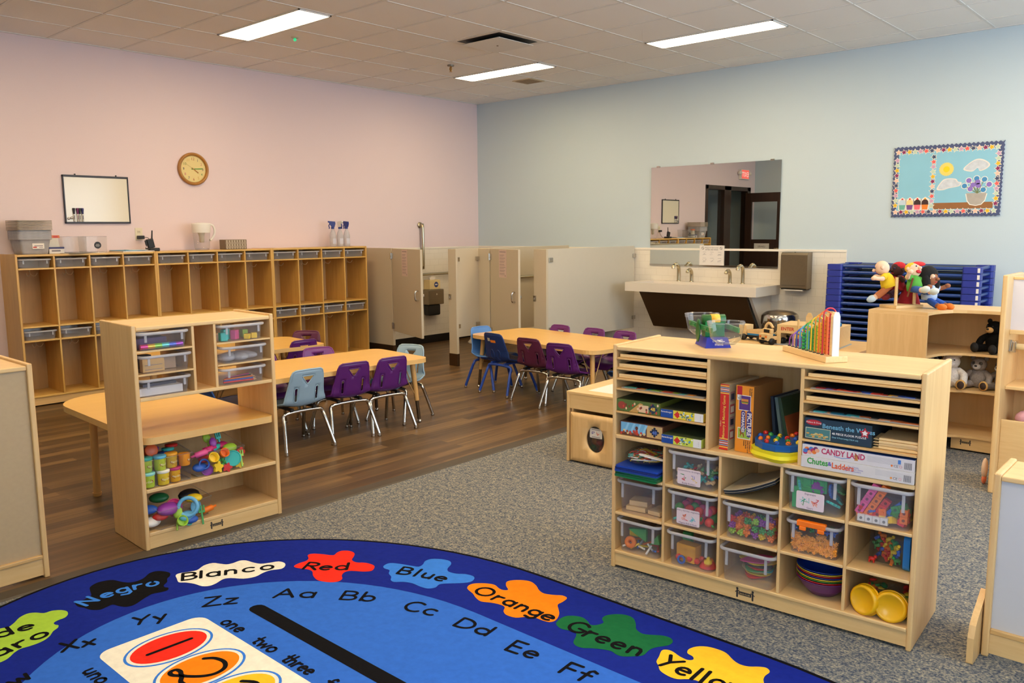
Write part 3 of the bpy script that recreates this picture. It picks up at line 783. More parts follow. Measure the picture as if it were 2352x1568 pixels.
build('panel', MB().box(-.013, .013, -1.585, -.02, .3, 1.24), pm(206, 198, 180, .45, var=.02, name='stall_laminate_side'), t, bevel=.002)
multi('bracket', [MB().at(loc(*p)).box(-.01, .012, -.03, .03, -.022, .022) for p in ((.016, -.035, 1.13), (.016, -.035, .42), (.014, -1.55, 1.13), (.014, -1.55, .42))], CHROME, t, bevel=.002)
# grab bars, paper holder, toilets
def bar(name, lb, pts, r=.017):
    t = thing(name, lb, 'grab bar', (0, 0, 0), 0)
    build('rail', MB().tube(pts, r, 10), NICKEL, t)
    a, b = Vector(pts[0]), Vector(pts[-1])
    for q, nx in ((a, Vector(pts[1]) - a), (b, Vector(pts[-2]) - b)):
        mb = MB().at(Matrix.Translation(q) @ nx.to_track_quat('Z', 'Y').to_matrix().to_4x4()).lathe([(.038, 0), (.036, .01), (.018, .014)], 16)
        build('flange', mb, NICKEL, t)
bar('grab_bar', 'upright steel grab bar on the pink wall above the tiles', spline([(.008, -1.06, 1.5), (.04, -1.06, 1.5), (.06, -1.06, 1.47), (.06, -1.06, 1.0), (.04, -1.06, .97), (.014, -1.06, .97)], 3))
bar('grab_bar', 'level steel grab bar on the tiled wall of the first stall', spline([(.008, -1.2, .885), (.05, -1.2, .885), (.06, -1.17, .885), (.06, -.1, .885), (.05, -.07, .885), (.008, -.07, .885)], 3))
bar('grab_bar', 'level steel grab bar on the side panel inside the second stall', spline([(1.561, -1.45, .9), (1.6, -1.45, .9), (1.61, -1.42, .9), (1.61, -.5, .9), (1.6, -.47, .9), (1.561, -.47, .9)], 3))
t = thing('paper_dispenser', 'steel toilet paper dispenser on the tiled wall of the first stall', 'dispenser', (.009, -.92, .5))
build('housing', MB().box(0, .13, -.13, .13, 0, .19), STEEL, t, bevel=.008)
build('lock', MB().at(loc(.131, .0, .13) @ ry(90)).lathe([(.012, 0), (.012, .004)], 10), CHROME, t)
build('roll_shell', MB().box(0, .11, -.11, .09, -.14, 0), BLACK, t, bevel=.02)
t = thing('glove_box', 'cream cardboard box with a round blue emblem on the steel dispenser', 'box', (.07, -.93, .692))
build('carton', MB().box(-.055, .055, -.09, .09, 0, .12), pm(226, 204, 150, .6, name='box_cream'), t, bevel=.003)
build('emblem', MB().at(loc(.0555, .02, .06) @ rz(90) @ UP).prism([(.035 * math.cos(2 * PI * k / 18), .035 * math.sin(2 * PI * k / 18)) for k in range(18)], 0, .0006).box(-.02, .02, -.006, .008, .0006, .001, 1), [pm(50, 60, 120, .6, name='emblem_blue'), PAPER], t)
build('tissue', MB().prism([(-.04, .12), (.03, .12), (.05, .15), (.0, .165), (-.05, .14)], -.01, .012, 0, 'x'), PAPER, t)
PORC = pm(228, 220, 204, .12, var=.01, name='porcelain')
def toilet(lb, x, y, a):
    t = thing('toilet', lb, 'toilet', (x, y, 0), a)
    mb = MB()
    for sx, z0, z1 in ((1, 0, .03), (.86, .03, .24)):
        pass
    mb.at(Matrix.Diagonal((.72, 1.15, 1, 1))).lathe([(.0, 0), (.17, 0), (.17, .025), (.14, .05), (.13, .16), (.19, .25), (.2, .26), (.15, .262), (.12, .2), (0, .17)], 24)
    build('bowl', mb, PORC, t)
    build('seat', MB().at(loc(0, 0, .27) @ Matrix.Diagonal((.72, 1.1, 1, 1))).tube([(.18 * math.cos(2 * PI * k / 24), .18 * math.sin(2 * PI * k / 24), 0) for k in range(24)], .022, 8, closed=True), BLACK, t)
    build('tank', MB().box(-.19, .19, .2, .34, .28, .58), PORC, t, bevel=.015)
    build('tank_lid', MB().box(-.2, .2, .19, .35, .58, .61), PORC, t, bevel=.01)
    build('pedestal', MB().box(-.09, .09, .05, .3, 0, .3), PORC, t, bevel=.02)
toilet('low white toilet seen under the side panel of the first stall', .5, -.5, 0)
toilet('white toilet inside the second stall, behind its open door', 2.05, -.38, 0)

# ---------------------------------------------------------------- wash trough, mirror, dispenser, bin
SOLID = pm(224, 214, 200, .35, var=.03, scale=200, name='solid_surface')
t = thing('wash_trough', 'long white wall-hung wash trough with a brown steel skirt under the mirror', 'sink', (2.745, -.01, 0))
mb = MB().box(0, 1.517, -.54, -.5, .768, .862).box(0, 1.517, -.12, 0, .768, .862).box(0, .1, -.5, -.12, .768, .862).box(1.417, 1.517, -.5, -.12, .768, .862).box(.1, 1.417, -.5, -.12, .768, .8)
build('basin', mb, SOLID, t)
build('skirt', MB().prism([(-.49, .768), (-.19, .365), (-.18, .365), (-.47, .768)], .15, 1.39, 0, 'x').box(.16, 1.38, -.19, -.02, .362, .37), pm(88, 68, 46, .38, .55, var=.04, name='skirt_steel'), t)
build('side_bracket', MB().prism([(-.46, .768), (-.14, .37), (0, .37), (0, .768)], 1.40, 1.43, 0, 'x'), SOLID, t, bevel=.003)
def faucet(name, lb, x, h, reach, cat):
    t = thing(name, lb, cat, (x, -.09, .862))
    pts = spline([(0, 0, 0), (0, 0, h * .6), (0, -.012, h * .86), (0, -reach * .5, h), (0, -reach, h * .9), (0, -reach - .012, h * .76)], 4)
    build('spout', MB().tube(pts, [.019] * 9 + [.018] * (len(pts) - 9), 12), NICKEL, t)
    build('base_ring', MB().lathe([(.024, 0), (.024, .008), (.02, .01)], 16), NICKEL, t)
for x, s in ((3.14, 'nearer the stalls'), (3.895, 'nearer the towel dispenser')):
    faucet('faucet', 'taller curved nickel faucet ' + s, x, .19, .11, 'faucet')
for x, s in ((3.298, 'nearer the stalls'), (3.75, 'nearer the towel dispenser')):
    faucet('soap_spout', 'shorter curved nickel soap spout ' + s, x, .135, .08, 'soap dispenser')
def mirror_mat():
    m, nt, out = newmat('mirror_silver')
    bs = node(nt, 'ShaderNodeBsdfGlossy', Roughness=.005); bs.inputs[0].default_value = (.8, .83, .8, 1)
    nt.links.new(bs.outputs[0], out.inputs[0]); return m
t = thing('wall_mirror', 'large frameless mirror on the blue wall above the wash trough', 'mirror', (2.72, -.006, 1.038))
build('mirror_glass', MB().box(0, 1.515, -.006, 0, 0, 1.072), mirror_mat(), t)
multi('clip', [MB().box(x - .02, x + .02, -.012, .004, 1.066, 1.084) for x in (.09, .75, 1.42)], CHROME, t)
build('channel', MB().box(0, 1.515, -.012, .004, -.012, .006), CHROME, t)
mb = MB().at(loc(0, 0, 0) @ UP).prism([(0, 0), (.293, 0), (.293, .212), (0, .212)], 0, .001)
mb.text('Always be Germ-smart', .017, .146, .182, .0015, 1, align='CENTER').text('AFTER USE WASH', .019, .146, .16, .0015, 1, align='CENTER')
for cxx in (.04, .255):
    mb.ribbon([(cxx + .014 * math.cos(2 * PI * k / 14), .182 + .014 * math.sin(2 * PI * k / 14)) for k in range(15)], .003, .0015, 1).ribbon([(cxx - .01, .192), (cxx + .01, .172)], .003, .0015, 1)
for i in range(3):
    for j in range(2):
        cxx, czz = .06 + i * .09, .115 - j * .065
        mb.ribbon([(cxx + rnd.uniform(-.025, .025), czz + rnd.uniform(-.018, .018)) for _ in range(6)], .0015, .0015, 2)
        mb.box(cxx - .02, cxx + .02, czz + .024, czz + .026, .001, .0015, 2)
solo('hand_washing_sign', mb, [PAPER, INK, GREYINK], 'white printed hand washing sign at the lower edge of the mirror', 'sign', loc=(3.348, -.019, 1.042))
t = thing('towel_dispenser', 'brushed steel paper towel dispenser on the tiles beside the mirror', 'towel dispenser', (4.45, -.009, .84))
build('cabinet', MB().prism([(-.12, .0), (-.12, .33), (-.1, .355), (0, .355), (0, 0), (-.1, -.005)], -.135, .135, 0, 'x'), STEEL, t, bevel=.006)
build('towel_slot', MB().box(-.125, .125, -.115, -.02, -.012, -.004), BLACK, t)
build('paper_towel', MB().box(-.1, .1, -.118, -.085, -.022, -.012), PAPER, t)
build('door_seam', MB().box(-.12, .12, -.1215, -.12, .028, .031).box(-.006, .006, -.1, -.094, .353, .358), BLACK, t)
t = thing('trash_can', 'round steel trash can with a domed lid by the tiled wall', 'trash can', (4.42, -.34, 0))
build('can_body', MB().lathe([(.0, .01), (.165, .01), (.168, .5)], 28), STEEL, t)
build('lid_ring', MB().lathe([(.172, .5), (.176, .51), (.176, .585), (.165, .605)], 28), CHROME, t)
build('lid', MB().lathe([(.165, .603), (.13, .625), (.06, .636), (0, .638)], 28), STEEL, t)
build('foot_ring', MB().lathe([(.16, 0), (.172, .004), (.172, .03), (.166, .035)], 28), BLACK, t)

# ---------------------------------------------------------------- stacked cots
CB = pm(38, 52, 146, .38, var=.03, name='cot_leg_blue'); CR = pm(34, 66, 132, .3, var=.02, name='cot_rail_blue'); CM = pm(9, 14, 28, .55, name='cot_mat_navy')  # mat navy deepened to carry the shade between the stacked rails
NT = 20; DZ = .0553
onum = ['topmost', 'second from the top', 'third from the top', 'fourth from the top', 'fifth from the top', 'sixth from the top', 'seventh from the top', 'eighth from the top', 'ninth from the top', 'tenth from the top', 'tenth from the floor', 'ninth from the floor', 'eighth from the floor', 'seventh from the floor', 'sixth from the floor', 'fifth from the floor', 'fourth from the floor', 'third from the floor', 'second from the floor', 'bottom one on the floor']
def make_cot():
    t = thing('sleeping_cot', 'x', 'cot', (4.965, -.62, 0), 0, 'blue sleeping cots stacked against the blue wall')
    L, D = 1.235, .53
    for x in (0, L - .135):
        for y in (0, D - .1):
            mb = MB().prism(rrect(x, x + .135, y, y + .1, .018), 0.001, .0525)
            build('corner_leg', mb, CB, t, bevel=.004)
    for y in (.03, D - .03): build('side_rail', MB().tube([(.12, y, .036), (L - .12, y, .036)], .0145, 10), CR, t)
    for x in (.035, L - .035): build('end_rail', MB().tube([(x, .09, .036), (x, D - .09, .036)], .0145, 10), CR, t)
    build('mat', MB().box(.1, L - .1, .045, D - .045, .036, .041), CM, t)
    return t
cot = make_cot(); COTS = []
for k in range(NT):
    z = .008 + (NT - 1 - k) * DZ
    lb = 'blue sleeping cot, %s of the stack' % onum[k]
    if k == 0: cot.location.z = z; cot['label'] = lb; c_ = cot
    else: c_ = dup(cot, (4.965 - .0006 * k, -.62, z), 0, lb)
    COTS.append(c_)
for n, x in ((1, .885), (6, .855)): build('name_tag', MB().box(x - .03, x + .03, .012, .013, .02, .044).box(x - .02, x + .016, .0116, .012, .03, .033, 1), [PAPER, GREYINK], COTS[n])
for k in range(7): build('sticker', MB().box(1.213, 1.232, -.0015, 0, .008, .045), PAPER, COTS[k])
# ---------------------------------------------------------------- corner shelf unit with plush toys
t = thing('corner_shelf', 'birch corner shelf with a curved front holding plush toys, in front of the cots', 'shelf', (0, 0, 0))
def lpoly(d=0):
    return [(6.0 + d, -2.59 + d), (6.358 - d, -2.59 + d), (6.364, -2.5), (6.385, -2.4), (6.43, -2.32), (6.5, -2.28), (6.58, -2.268), (7.3 - d, -2.268), (7.3 - d, -1.9 - d), (6.0 + d, -1.9 - d)]
build('top_panel', MB().prism(lpoly(), .895, .915), BIRCHX, t, bevel=.004)
for z in (.625, .387, .092): build('shelf', MB().prism(lpoly(.016), z, z + .016), BIRCHX, t, bevel=.003)
build('end_panel', MB().box(6.0, 6.358, -2.592, -2.576, 0, .895), BIRCH, t, bevel=.002)
build('side_panel', MB().box(6.0, 6.016, -2.576, -1.9, 0, .895), BIRCH, t)
build('side_panel', MB().box(7.284, 7.3, -2.26, -1.9, 0, .895), BIRCH, t)
build('back_panel', MB().box(6.016, 7.284, -1.914, -1.902, .02, .895), wood('birch_back', rgb(196, 158, 100), rgb(216, 180, 124), 'z', scale=.5), t)
build('kick_board', MB().box(6.45, 7.284, -2.255, -2.24, .012, .092), BIRCHX, t)
def emblem(parent, p, a=0, s=1.0, nm='maker_emblem'):
    mb = MB().at(loc(*p) @ rz(a) @ UP @ Matrix.Scale(s, 4))
    mb.prism([(-.022, -.006), (.022, -.006), (.022, .006), (-.022, .006)], 0, .0006)
    for sx in (-1, 1):
        mb.ribbon([(sx * .027, -.014), (sx * .027, .008)], .006, .0007).ribbon([(sx * .021, .009), (sx * .033, .002)], .003, .0007)
        mb.flat([(sx * .027 + .0042 * math.cos(2 * PI * k / 10), .0145 + .0042 * math.sin(2 * PI * k / 10)) for k in range(10)], .0007)
    mb.text('Jonti-Craft', .0085, 0, -.003, .0012, 1, align='CENTER')
    return build(nm, mb, [INK, pm(214, 184, 130, .5, name='emblem_tan')], parent)
emblem(t, (6.535, -2.2555, .058))
def plush(name, lb, p, a, c_body, c_muz, c_ear, c_paw, s=1.0, spots=None, pad=None):
    t = thing(name, lb, 'plush toy', p, a)
    fur = pm(*c_body, .95, var=.3, scale=90, bump=1, spec=.1)
    mb = MB().ell((0, 0, .07 * s), (.062 * s, .055 * s, .075 * s), 14).ell((0, -.015 * s, .165 * s), (.052 * s, .05 * s, .048 * s), 14)
    for sx in (-1, 1):
        mb.tube(spline([(sx * .04 * s, -.01, .11 * s), (sx * .075 * s, -.03 * s, .085 * s), (sx * .075 * s, -.06 * s, .05 * s)], 3), .022 * s, 8).ell((sx * .075 * s, -.065 * s, .045 * s), .024 * s, 8)
        mb.tube(spline([(sx * .035 * s, -.02 * s, .03 * s), (sx * .06 * s, -.07 * s, .028 * s), (sx * .065 * s, -.1 * s, .03 * s)], 3), .026 * s, 8)
    build('body', mb, fur, t)
    for sx in (-1, 1):
        ear = MB(); paw = MB()
        ear.ell((sx * .042 * s, -.008 * s, .208 * s), (.018 * s, .01 * s, .018 * s), 10)
        paw.at(loc(sx * .065 * s, -.112 * s, .034 * s)).ell((0, 0, 0), (.03 * s, .016 * s, .034 * s), 10, 0).ell((0, -.008 * s, 0), (.022 * s, .012 * s, .026 * s), 10, 1)
        build('ear', ear, pm(*c_ear, .95, var=.2, scale=90), t)
        build('paw', paw, [pm(*c_paw, .8), pm(*(pad or c_paw), .8)], t)
    build('muzzle', MB().ell((0, -.062 * s, .155 * s), (.026 * s, .022 * s, .02 * s), 12), pm(*c_muz, .9, var=.1), t)
    build('nose', MB().ell((0, -.083 * s, .162 * s), (.01 * s, .006 * s, .007 * s), 8), BLACK, t)
    multi('eye', [MB().ell((q * .02 * s, -.062 * s, .18 * s), .005 * s, 8) for q in (-1, 1)], BLACK, t)
    if spots: multi('eye_patch', [MB().ell((q * .022 * s, -.055 * s, .178 * s), (.014 * s, .01 * s, .012 * s), 8) for q in (-1, 1)], pm(*spots, .9), t)
    return t
plush('plush_bear', 'black plush bear with a tan muzzle on the upper shelf of the corner unit', (6.64, -2.14, .642), -25, (18, 16, 15), (196, 150, 90), (16, 14, 14), (22, 18, 16), .95)
plush('plush_sheep', 'white fluffy plush with curled fleece under the curved shelf', (6.41, -2.2, .404), 10, (226, 220, 214), (214, 206, 200), (200, 190, 186), (206, 160, 90), 1.02, pad=(60, 40, 28))
plush('plush_sloth', 'grey plush sloth with dark eye patches between the white plush and the speckled dog', (6.56, -2.13, .404), -5, (150, 142, 138), (206, 200, 196), (120, 112, 108), (206, 160, 90), .93, (90, 86, 84), pad=(60, 40, 28))
plush('plush_dog', 'speckled grey plush dog with a white muzzle behind the tall panel edge', (6.71, -2.16, .404), -25, (112, 104, 98), (232, 230, 226), (96, 88, 82), (120, 112, 104), .95)
plush('plush_cow', 'dark brown plush with a grey ear at the inner end of the plush shelf', (6.26, -2.06, .404), 25, (36, 28, 26), (150, 150, 160), (160, 164, 172), (40, 32, 30), 1.02)

# ---------------------------------------------------------------- puppets on the corner shelf
ZC = .915
t = thing('puppet_stand', 'wooden two-peg puppet stand on the corner shelf', 'puppet stand', (6.12, -2.33, ZC), 60)
build('stand_base', MB().box(-.11, .11, -.075, .075, 0, .02), PINE, t, bevel=.003)
for x in (-.075, .075):
    for y in (-.03, ): build('peg', MB().tube([(x, y, .015), (x, y, .2)], .0105, 10), PINE, t)
SK = (238, 200, 170)
def doll(name, lb, T, skin, shirt, pants, shoes, hair=None, hairy=0, mouth=0, face=180, dress=0):
    """a soft seated puppet built in its own frame, facing local -y"""
    t = thing(name, lb, 'puppet'); t.matrix_world = T
    sk = pm(*skin, .85, var=.03)
    mb = MB().ell((0, 0, .0), (.036, .03, .05), 12).ell((0, -.004, .085), (.043, .045, .047), 16).ell((0, -.054, .085), (.012, .014, .011), 8)
    for sx in (-1, 1):
        mb.tube(spline([(sx * .03, 0, .03), (sx * .07, -.02, .02), (sx * .085, -.055, .035)], 3), [.016] * 4 + [.013] * 3, 8).ell((sx * .087, -.064, .04), (.016, .02, .015), 8)
        mb.tube(spline([(sx * .02, -.01, -.04), (sx * .03, -.05, -.065), (sx * .035, -.1, -.085)], 3), .017, 8).ell((sx * .044, 0, .088), (.009, .012, .014), 8)
    build('body', mb, sk, t)
    cl = MB().lathe([(.026, .043), (.04, .02), (.048, -.02), (.052 if dress else .046, -.05), (.0, -.052)], 14)
    for sx in (-1, 1): cl.tube([(sx * .028, 0, .03), (sx * .066, -.017, .022)], [.022, .02], 8)
    build('shirt', cl, pm(*shirt, .9, var=.06), t)
    lg = MB().ell((0, -.004, -.046), (.044, .03, .02), 10)
    for sx in (-1, 1): lg.tube(spline([(sx * .018, -.005, -.045), (sx * .03, -.05, -.066), (sx * .034, -.085, -.08)], 3), .022, 8)
    build('trousers', lg, pm(*pants, .9, var=.06), t)
    multi('shoe', [MB().ell((sx * .036, -.122, -.088), (.024, .034, .022), 10) for sx in (-1, 1)], pm(*shoes, .7), t)
    if hair:
        hb = MB()
        if hairy: hb.ell((0, .016, .108), (.066, .055, .06), 14).ell((.0, .032, .05), (.07, .04, .075), 12).ell((-.045, .0, .05), (.03, .036, .07), 10).ell((.045, .0, .05), (.03, .036, .07), 10)
        else: hb.ell((0, .008, .103), (.047, .045, .036), 14)
        build('hair', hb, pm(*hair, .95, var=.25, scale=140, bump=1), t)
    multi('eye', [MB().ell((sx * .017, -.043, .098), .0055, 8) for sx in (-1, 1)], pm(30, 50, 100, .3, var=0), t)
    build('mouth', MB().ell((0, -.042, .064), (.02 if mouth else .012, .009, .012 if mouth else .003), 10), pm(196, 26, 40, .6), t)
    return t
def TF(p, yaw_, pit=0, rol=0): return Matrix.Translation(p) @ rz(yaw_) @ rx(pit) @ ry(rol)
doll('baby_puppet', 'bald puppet in a yellow dress slung over the stand, facing away to the stalls', TF((6.045, -2.40, ZC + .18), -75, 20, 0), SK, (228, 190, 30), (170, 100, 60), (190, 210, 226), dress=1)
PIR = doll('red_puppet', 'puppet in dark red with a red hat behind the stand', TF((6.06, -2.24, ZC + .155), -30, 0, 0), (60, 30, 30), (150, 20, 40), (60, 26, 50), (120, 20, 30), (190, 30, 44))
c_ = build('robe', MB().lathe([(.03, .14), (.06, .06), (.075, 0), (.0, .001)], 16), pm(146, 18, 36, .9, var=.15), PIR); c_.matrix_parent_inverse = PIR.matrix_world.inverted(); c_.location = (6.13, -2.21, ZC)
BLO = doll('blonde_puppet', 'open-mouthed puppet in green with a yellow and red cap, in the middle of the puppets', TF((6.20, -2.36, ZC + .165), 62, -20, 12), SK, (84, 160, 60), (50, 90, 170), (214, 224, 220), (240, 190, 50), mouth=1)
c_ = build('cap', MB().ell((0, 0, 0), (.045, .03, .016), 12), pm(220, 50, 54, .8), BLO); c_.matrix_parent_inverse = BLO.matrix_world.inverted(); c_.location = (6.205, -2.315, ZC + .285)
doll('dark_haired_puppet', 'puppet with bushy black hair and blue trousers sitting at the window end of the stand', TF((6.27, -2.27, ZC + .105), 68, 0, 0), (150, 96, 66), (176, 200, 230), (40, 84, 170), (226, 120, 30), (20, 18, 18), hairy=1)
solo('puppet_stick', MB().tube([(0, 0, 0), (.03, -.012, .12)], .006), pm(110, 60, 32, .6), 'brown stick held in front of the green puppet', 'stick', loc=(6.185, -2.43, ZC + .08))

# ---------------------------------------------------------------- bulletin board
BX, BZ, BY = 5.30, 1.53, -.003
W_, H_ = .885, .618
t = thing('bulletin_board', 'bulletin board with star border, cupcakes, sun and flower pot on the blue wall', 'bulletin board', (BX, BY, BZ))
T0 = loc(0, 0, 0) @ UP
mb = MB().at(T0)
pts = []
n = 26
for k in range(n): pts.append((W_ * k / n, -.007 * math.cos(2 * PI * k) )); pts.append((W_ * (k + .5) / n, .007))
for k in range(18): pts.append((W_ + .0, H_ * k / 18)); pts.append((W_ - .009, H_ * (k + .5) / 18))
for k in range(n): pts.append((W_ * (1 - k / n), H_ + .006)); pts.append((W_ * (1 - (k + .5) / n), H_ - .008))
for k in range(18): pts.append((0, H_ * (1 - k / 18))); pts.append((.009, H_ * (1 - (k + .5) / 18)))
mb.prism(pts, 0, .012)
build('scalloped_border', mb, pm(74, 84, 122, .7, name='border_slate'), t)
mb = MB().at(T0).prism([(.045, .05), (W_ - .045, .05), (W_ - .045, H_ - .05), (.045, H_ - .05)], .012, .013)
build('backing_paper', mb, pm(140, 196, 216, .6, var=.06, scale=6, name='backing_blue'), t)
build('brown_strip', MB().at(T0).prism([(.355, .06), (W_ - .06, .06), (W_ - .06, .115), (.355, .115)], .013, .0135), pm(150, 98, 54, .7), t)
SC = [(240, 196, 172), (140, 40, 92), (232, 184, 30), (198, 214, 186), (206, 160, 190), (236, 96, 92), (62, 72, 104)]
def star(mb, x, y, r, z, m, a=90):
    q = []
    for k in range(10):
        rr = r if k % 2 == 0 else r * .52
        q.append((x + rr * math.cos(R(a + 36 * k)), y + rr * math.sin(R(a + 36 * k))))
    mb.flat(q, z, m)
mb = MB().at(T0)
def srow(a, b, n_, o):
    for k in range(n_):
        x = a[0] + (b[0] - a[0]) * k / (n_ - 1); y = a[1] + (b[1] - a[1]) * k / (n_ - 1)
        star(mb, x, y, .03, .0142, 0, 90 + (k * 41) % 30); star(mb, x, y, .0225, .0148, 1 + (k + o) % 7, 90 + (k * 41) % 30)
srow((.04, H_ - .045), (W_ - .05, H_ - .045), 18, 0); srow((.04, .04), (W_ - .05, .04), 18, 0)
srow((.035, .1), (.035, H_ - .115), 10, 2); srow((.34, .09), (.34, H_ - .1), 11, 3); srow((W_ - .04, .1), (W_ - .04, H_ - .1), 11, 1)
build('star_trim', mb, [pm(240, 232, 216, .7, var=0)] + [pm(*c, .7, var=0) for c in SC], t)
def blob(px): return smooth_closed(px, 4)
mb = MB().at(T0); sx_, sy_ = .447, .405
q = []
for k in range(44): rr = .062 if k % 2 else .053; q.append((sx_ + rr * math.cos(2 * PI * k / 44), sy_ + rr * math.sin(2 * PI * k / 44)))
mb.flat(q, .014, 0).flat([(sx_ + .026 * math.cos(2 * PI * k / 20), sy_ + .026 * math.sin(2 * PI * k / 20)) for k in range(20)], .0145, 1)
build('paper_sun', mb, [pm(240, 214, 110, .7), pm(240, 210, 20, .7)], t)
for k, (cx_, cy_, P) in enumerate(((.68, .425, [(-.1, -.03), (-.06, .02), (0, .055), (.06, .045), (.105, .005), (.08, -.03), (.03, -.048), (.01, -.02), (-.03, -.05)]), (.475, .275, [(-.1, -.04), (-.06, .03), (-.02, .05), (.05, .045), (.07, .02), (.1, .01), (.08, -.02), (.0, -.035), (-.05, -.05)]))):
    b = blob(P); mb = MB().at(T0)
    mb.flat([(cx_ + x, cy_ + y) for x, y in b], .014, 0).flat([(cx_ + x * .88, cy_ + y * .84) for x, y in b], .0145, 1)
    build('paper_cloud', mb, [pm(236, 226, 216, .7), pm(206, 210, 216, .7, var=.25, scale=30)], t)
mb = MB().at(T0)
PT = [(.615, .192), (.628, .13), (.65, .098), (.695, .088), (.735, .098), (.76, .13), (.773, .192)]
mb.flat([(x + (x - .7) * .08, y - .006) for x, y in PT], .014, 0).flat(PT, .0146, 1)
build('paper_pot', mb, [pm(240, 236, 226, .7), pm(176, 168, 158, .6, var=.15)], t)
mb = MB().at(T0)
FL = [(.63, .30, 1), (.69, .315, 0), (.75, .305, 0), (.788, .262, 1), (.598, .255, 0), (.745, .218, 0), (.665, .262, 1), (.70, .285, 1), (.705, .255, 1), (.645, .228, 1)]
for x, y, c in FL:
    mb.flat([(x + .027 * math.cos(2 * PI * k / 12), y + .027 * math.sin(2 * PI * k / 12)) for k in range(12)], .0149, 2)
for x, y, c in FL:
    mb.ribbon([(.7, .19), (x, y)], .005, .0152, 3)
    mb.flat([(x + .021 * math.cos(2 * PI * k / 12), y + .021 * math.sin(2 * PI * k / 12)) for k in range(12)], .0156 + .0002 * c, c)
build('paper_flower', mb, [pm(70, 140, 190, .7, var=.2, scale=120), pm(140, 112, 190, .7, var=.2, scale=120), pm(240, 236, 226, .7), pm(120, 130, 80, .7)], t)
for k, (cup, top, sp) in enumerate((((110, 180, 160), (200, 214, 224), (226, 70, 70)), ((120, 80, 140), (240, 210, 140), (220, 50, 50)), ((240, 110, 120), (60, 40, 36), (220, 50, 50)), ((236, 130, 40), (70, 40, 36), (240, 170, 60)))):
    x = .095 + k * .064
    mb = MB().at(T0).flat([(x - .032, .055), (x + .032, .055), (x + .036, .15), (x, .172), (x - .036, .15)], .014, 3)
    mb.flat([(x - .022, .06), (x + .022, .06), (x + .028, .105), (x - .028, .105)], .0146, 0)
    mb.flat([(x - .03, .103), (x + .03, .103), (x + .026, .135), (x, .158), (x - .026, .135)], .015, 1)
    mb.flat([(x + .008 * math.cos(2 * PI * j / 10), .155 + .008 * math.sin(2 * PI * j / 10)) for j in range(10)], .0155, 2)
    build('paper_cupcake', mb, [pm(*cup, .7), pm(*top, .7), pm(*sp, .7), pm(240, 232, 220, .7)], t)
# cork board on the wall behind the open door, seen in the mirror
t = thing('cork_board', 'brown board with a cream scalloped border, seen through the open door glass in the mirror', 'bulletin board', (.9, Y1 + .003, 1.2))
build('board_panel', MB().box(0, .8, 0, .015, 0, .8), pm(120, 84, 54, .9, var=.2), t)
mb = MB().at(loc(0, .0155, 0) @ rz(180) @ UP)
for k in range(13):
    for (x, y) in ((-.02, .03 + k * .062), (-.78, .03 + k * .062), (-.03 - k * .0617, .02), (-.03 - k * .0617, .78)):
        mb.flat([(x + .035 * math.cos(2 * PI * j / 12), y + .035 * math.sin(2 * PI * j / 12)) for j in range(12)], .0005 + .0001 * (k % 3))
build('scalloped_border', mb, pm(232, 214, 190, .8), t)
# exit sign above the door (seen in the mirror)
t = thing('exit_sign', 'lit red exit sign on the pink wall above the door, seen in the mirror', 'exit sign', (.03, -7.7, 2.5))
build('housing', MB().box(-.03, .03, -.17, .17, -.1, .1), WHITE, t, bevel=.008)
mb = MB().at(loc(.0305, 0, 0) @ rz(90) @ UP)
mb.prism([(-.155, -.085), (.155, -.085), (.155, .085), (-.155, .085)], 0, .001, 0).text('EXIT', .14, 0, -.05, .0016, 1, align='CENTER')
build('lit_face', mb, [pm(236, 96, 84, .4, emit=.9, name='exit_red'), pm(250, 236, 226, .4, emit=.7, name='exit_white')], t)
for s in (-1, 1): build('emergency_lamp', MB().at(loc(.02, s * .21, .02)).ell((0, 0, 0), (.05, .04, .04), 10), WHITE, t)

# ---------------------------------------------------------------- tall shelf and low white-backed shelf at the window side
t = thing('tall_shelf', 'tall birch shelf with a white board at its top, behind the low white-backed shelf', 'shelf', (0, 0, 0))
build('side_panel', MB().box(6.842, 6.868, -3.09, -2.70, 0, 1.184), BIRCH, t, bevel=.006)
build('side_panel', MB().box(7.95, 7.976, -3.09, -2.70, 0, 1.184), BIRCH, t, bevel=.006)
build('back_panel', MB().box(6.868, 7.95, -2.712, -2.70, .05, .9), BIRCH, t)
build('white_board', MB().box(6.868, 7.95, -2.955, -2.943, .885, 1.155), pm(222, 216, 220, .2, var=.01, name='white_board_face'), t)
build('rail', MB().box(6.868, 7.95, -2.97, -2.94, .862, .885).box(6.868, 7.95, -2.962, -2.94, 1.155, 1.17), BIRCHX, t, bevel=.003)
for z in (.56, .05): build('shelf', MB().box(6.868, 7.95, -2.98, -2.712, z, z + .018), BIRCHX, t, bevel=.003)
build('bin_front', MB().box(6.868, 7.95, -3.02, -3.004, .05, .4), BIRCHX, t, bevel=.003)
build('rod', MB().tube([(6.868, -2.92, .79), (7.95, -2.92, .79)], .017, 10), PINE, t)
build('rod_bracket', MB().box(6.868, 6.9, -2.95, -2.89, .76, .82).tube([(6.87, -2.96, .77), (6.875, -2.96, .83)], .012), CHROME, t, bevel=.004)
t = thing('pink_plush', 'pink plush lying in the bin at the foot of the tall shelf', 'plush toy', (7.0, -2.9, .36))
build('body', MB().ell((0, 0, .035), (.09, .06, .055), 14).ell((.12, -.01, .04), (.06, .05, .05), 12), pm(232, 176, 190, .95, var=.1, scale=90, bump=.6), t)
solo('toy_fish', MB().ell((0, 0, .09), (.016, .035, .06), 12).ell((0, .0, .03), (.012, .028, .03), 10, 1), [pm(226, 196, 170, .8), pm(226, 120, 80, .8)], 'pale orange soft toy poking out at the foot of the tall shelf', 'plush toy', loc=(6.79, -2.93, .0))
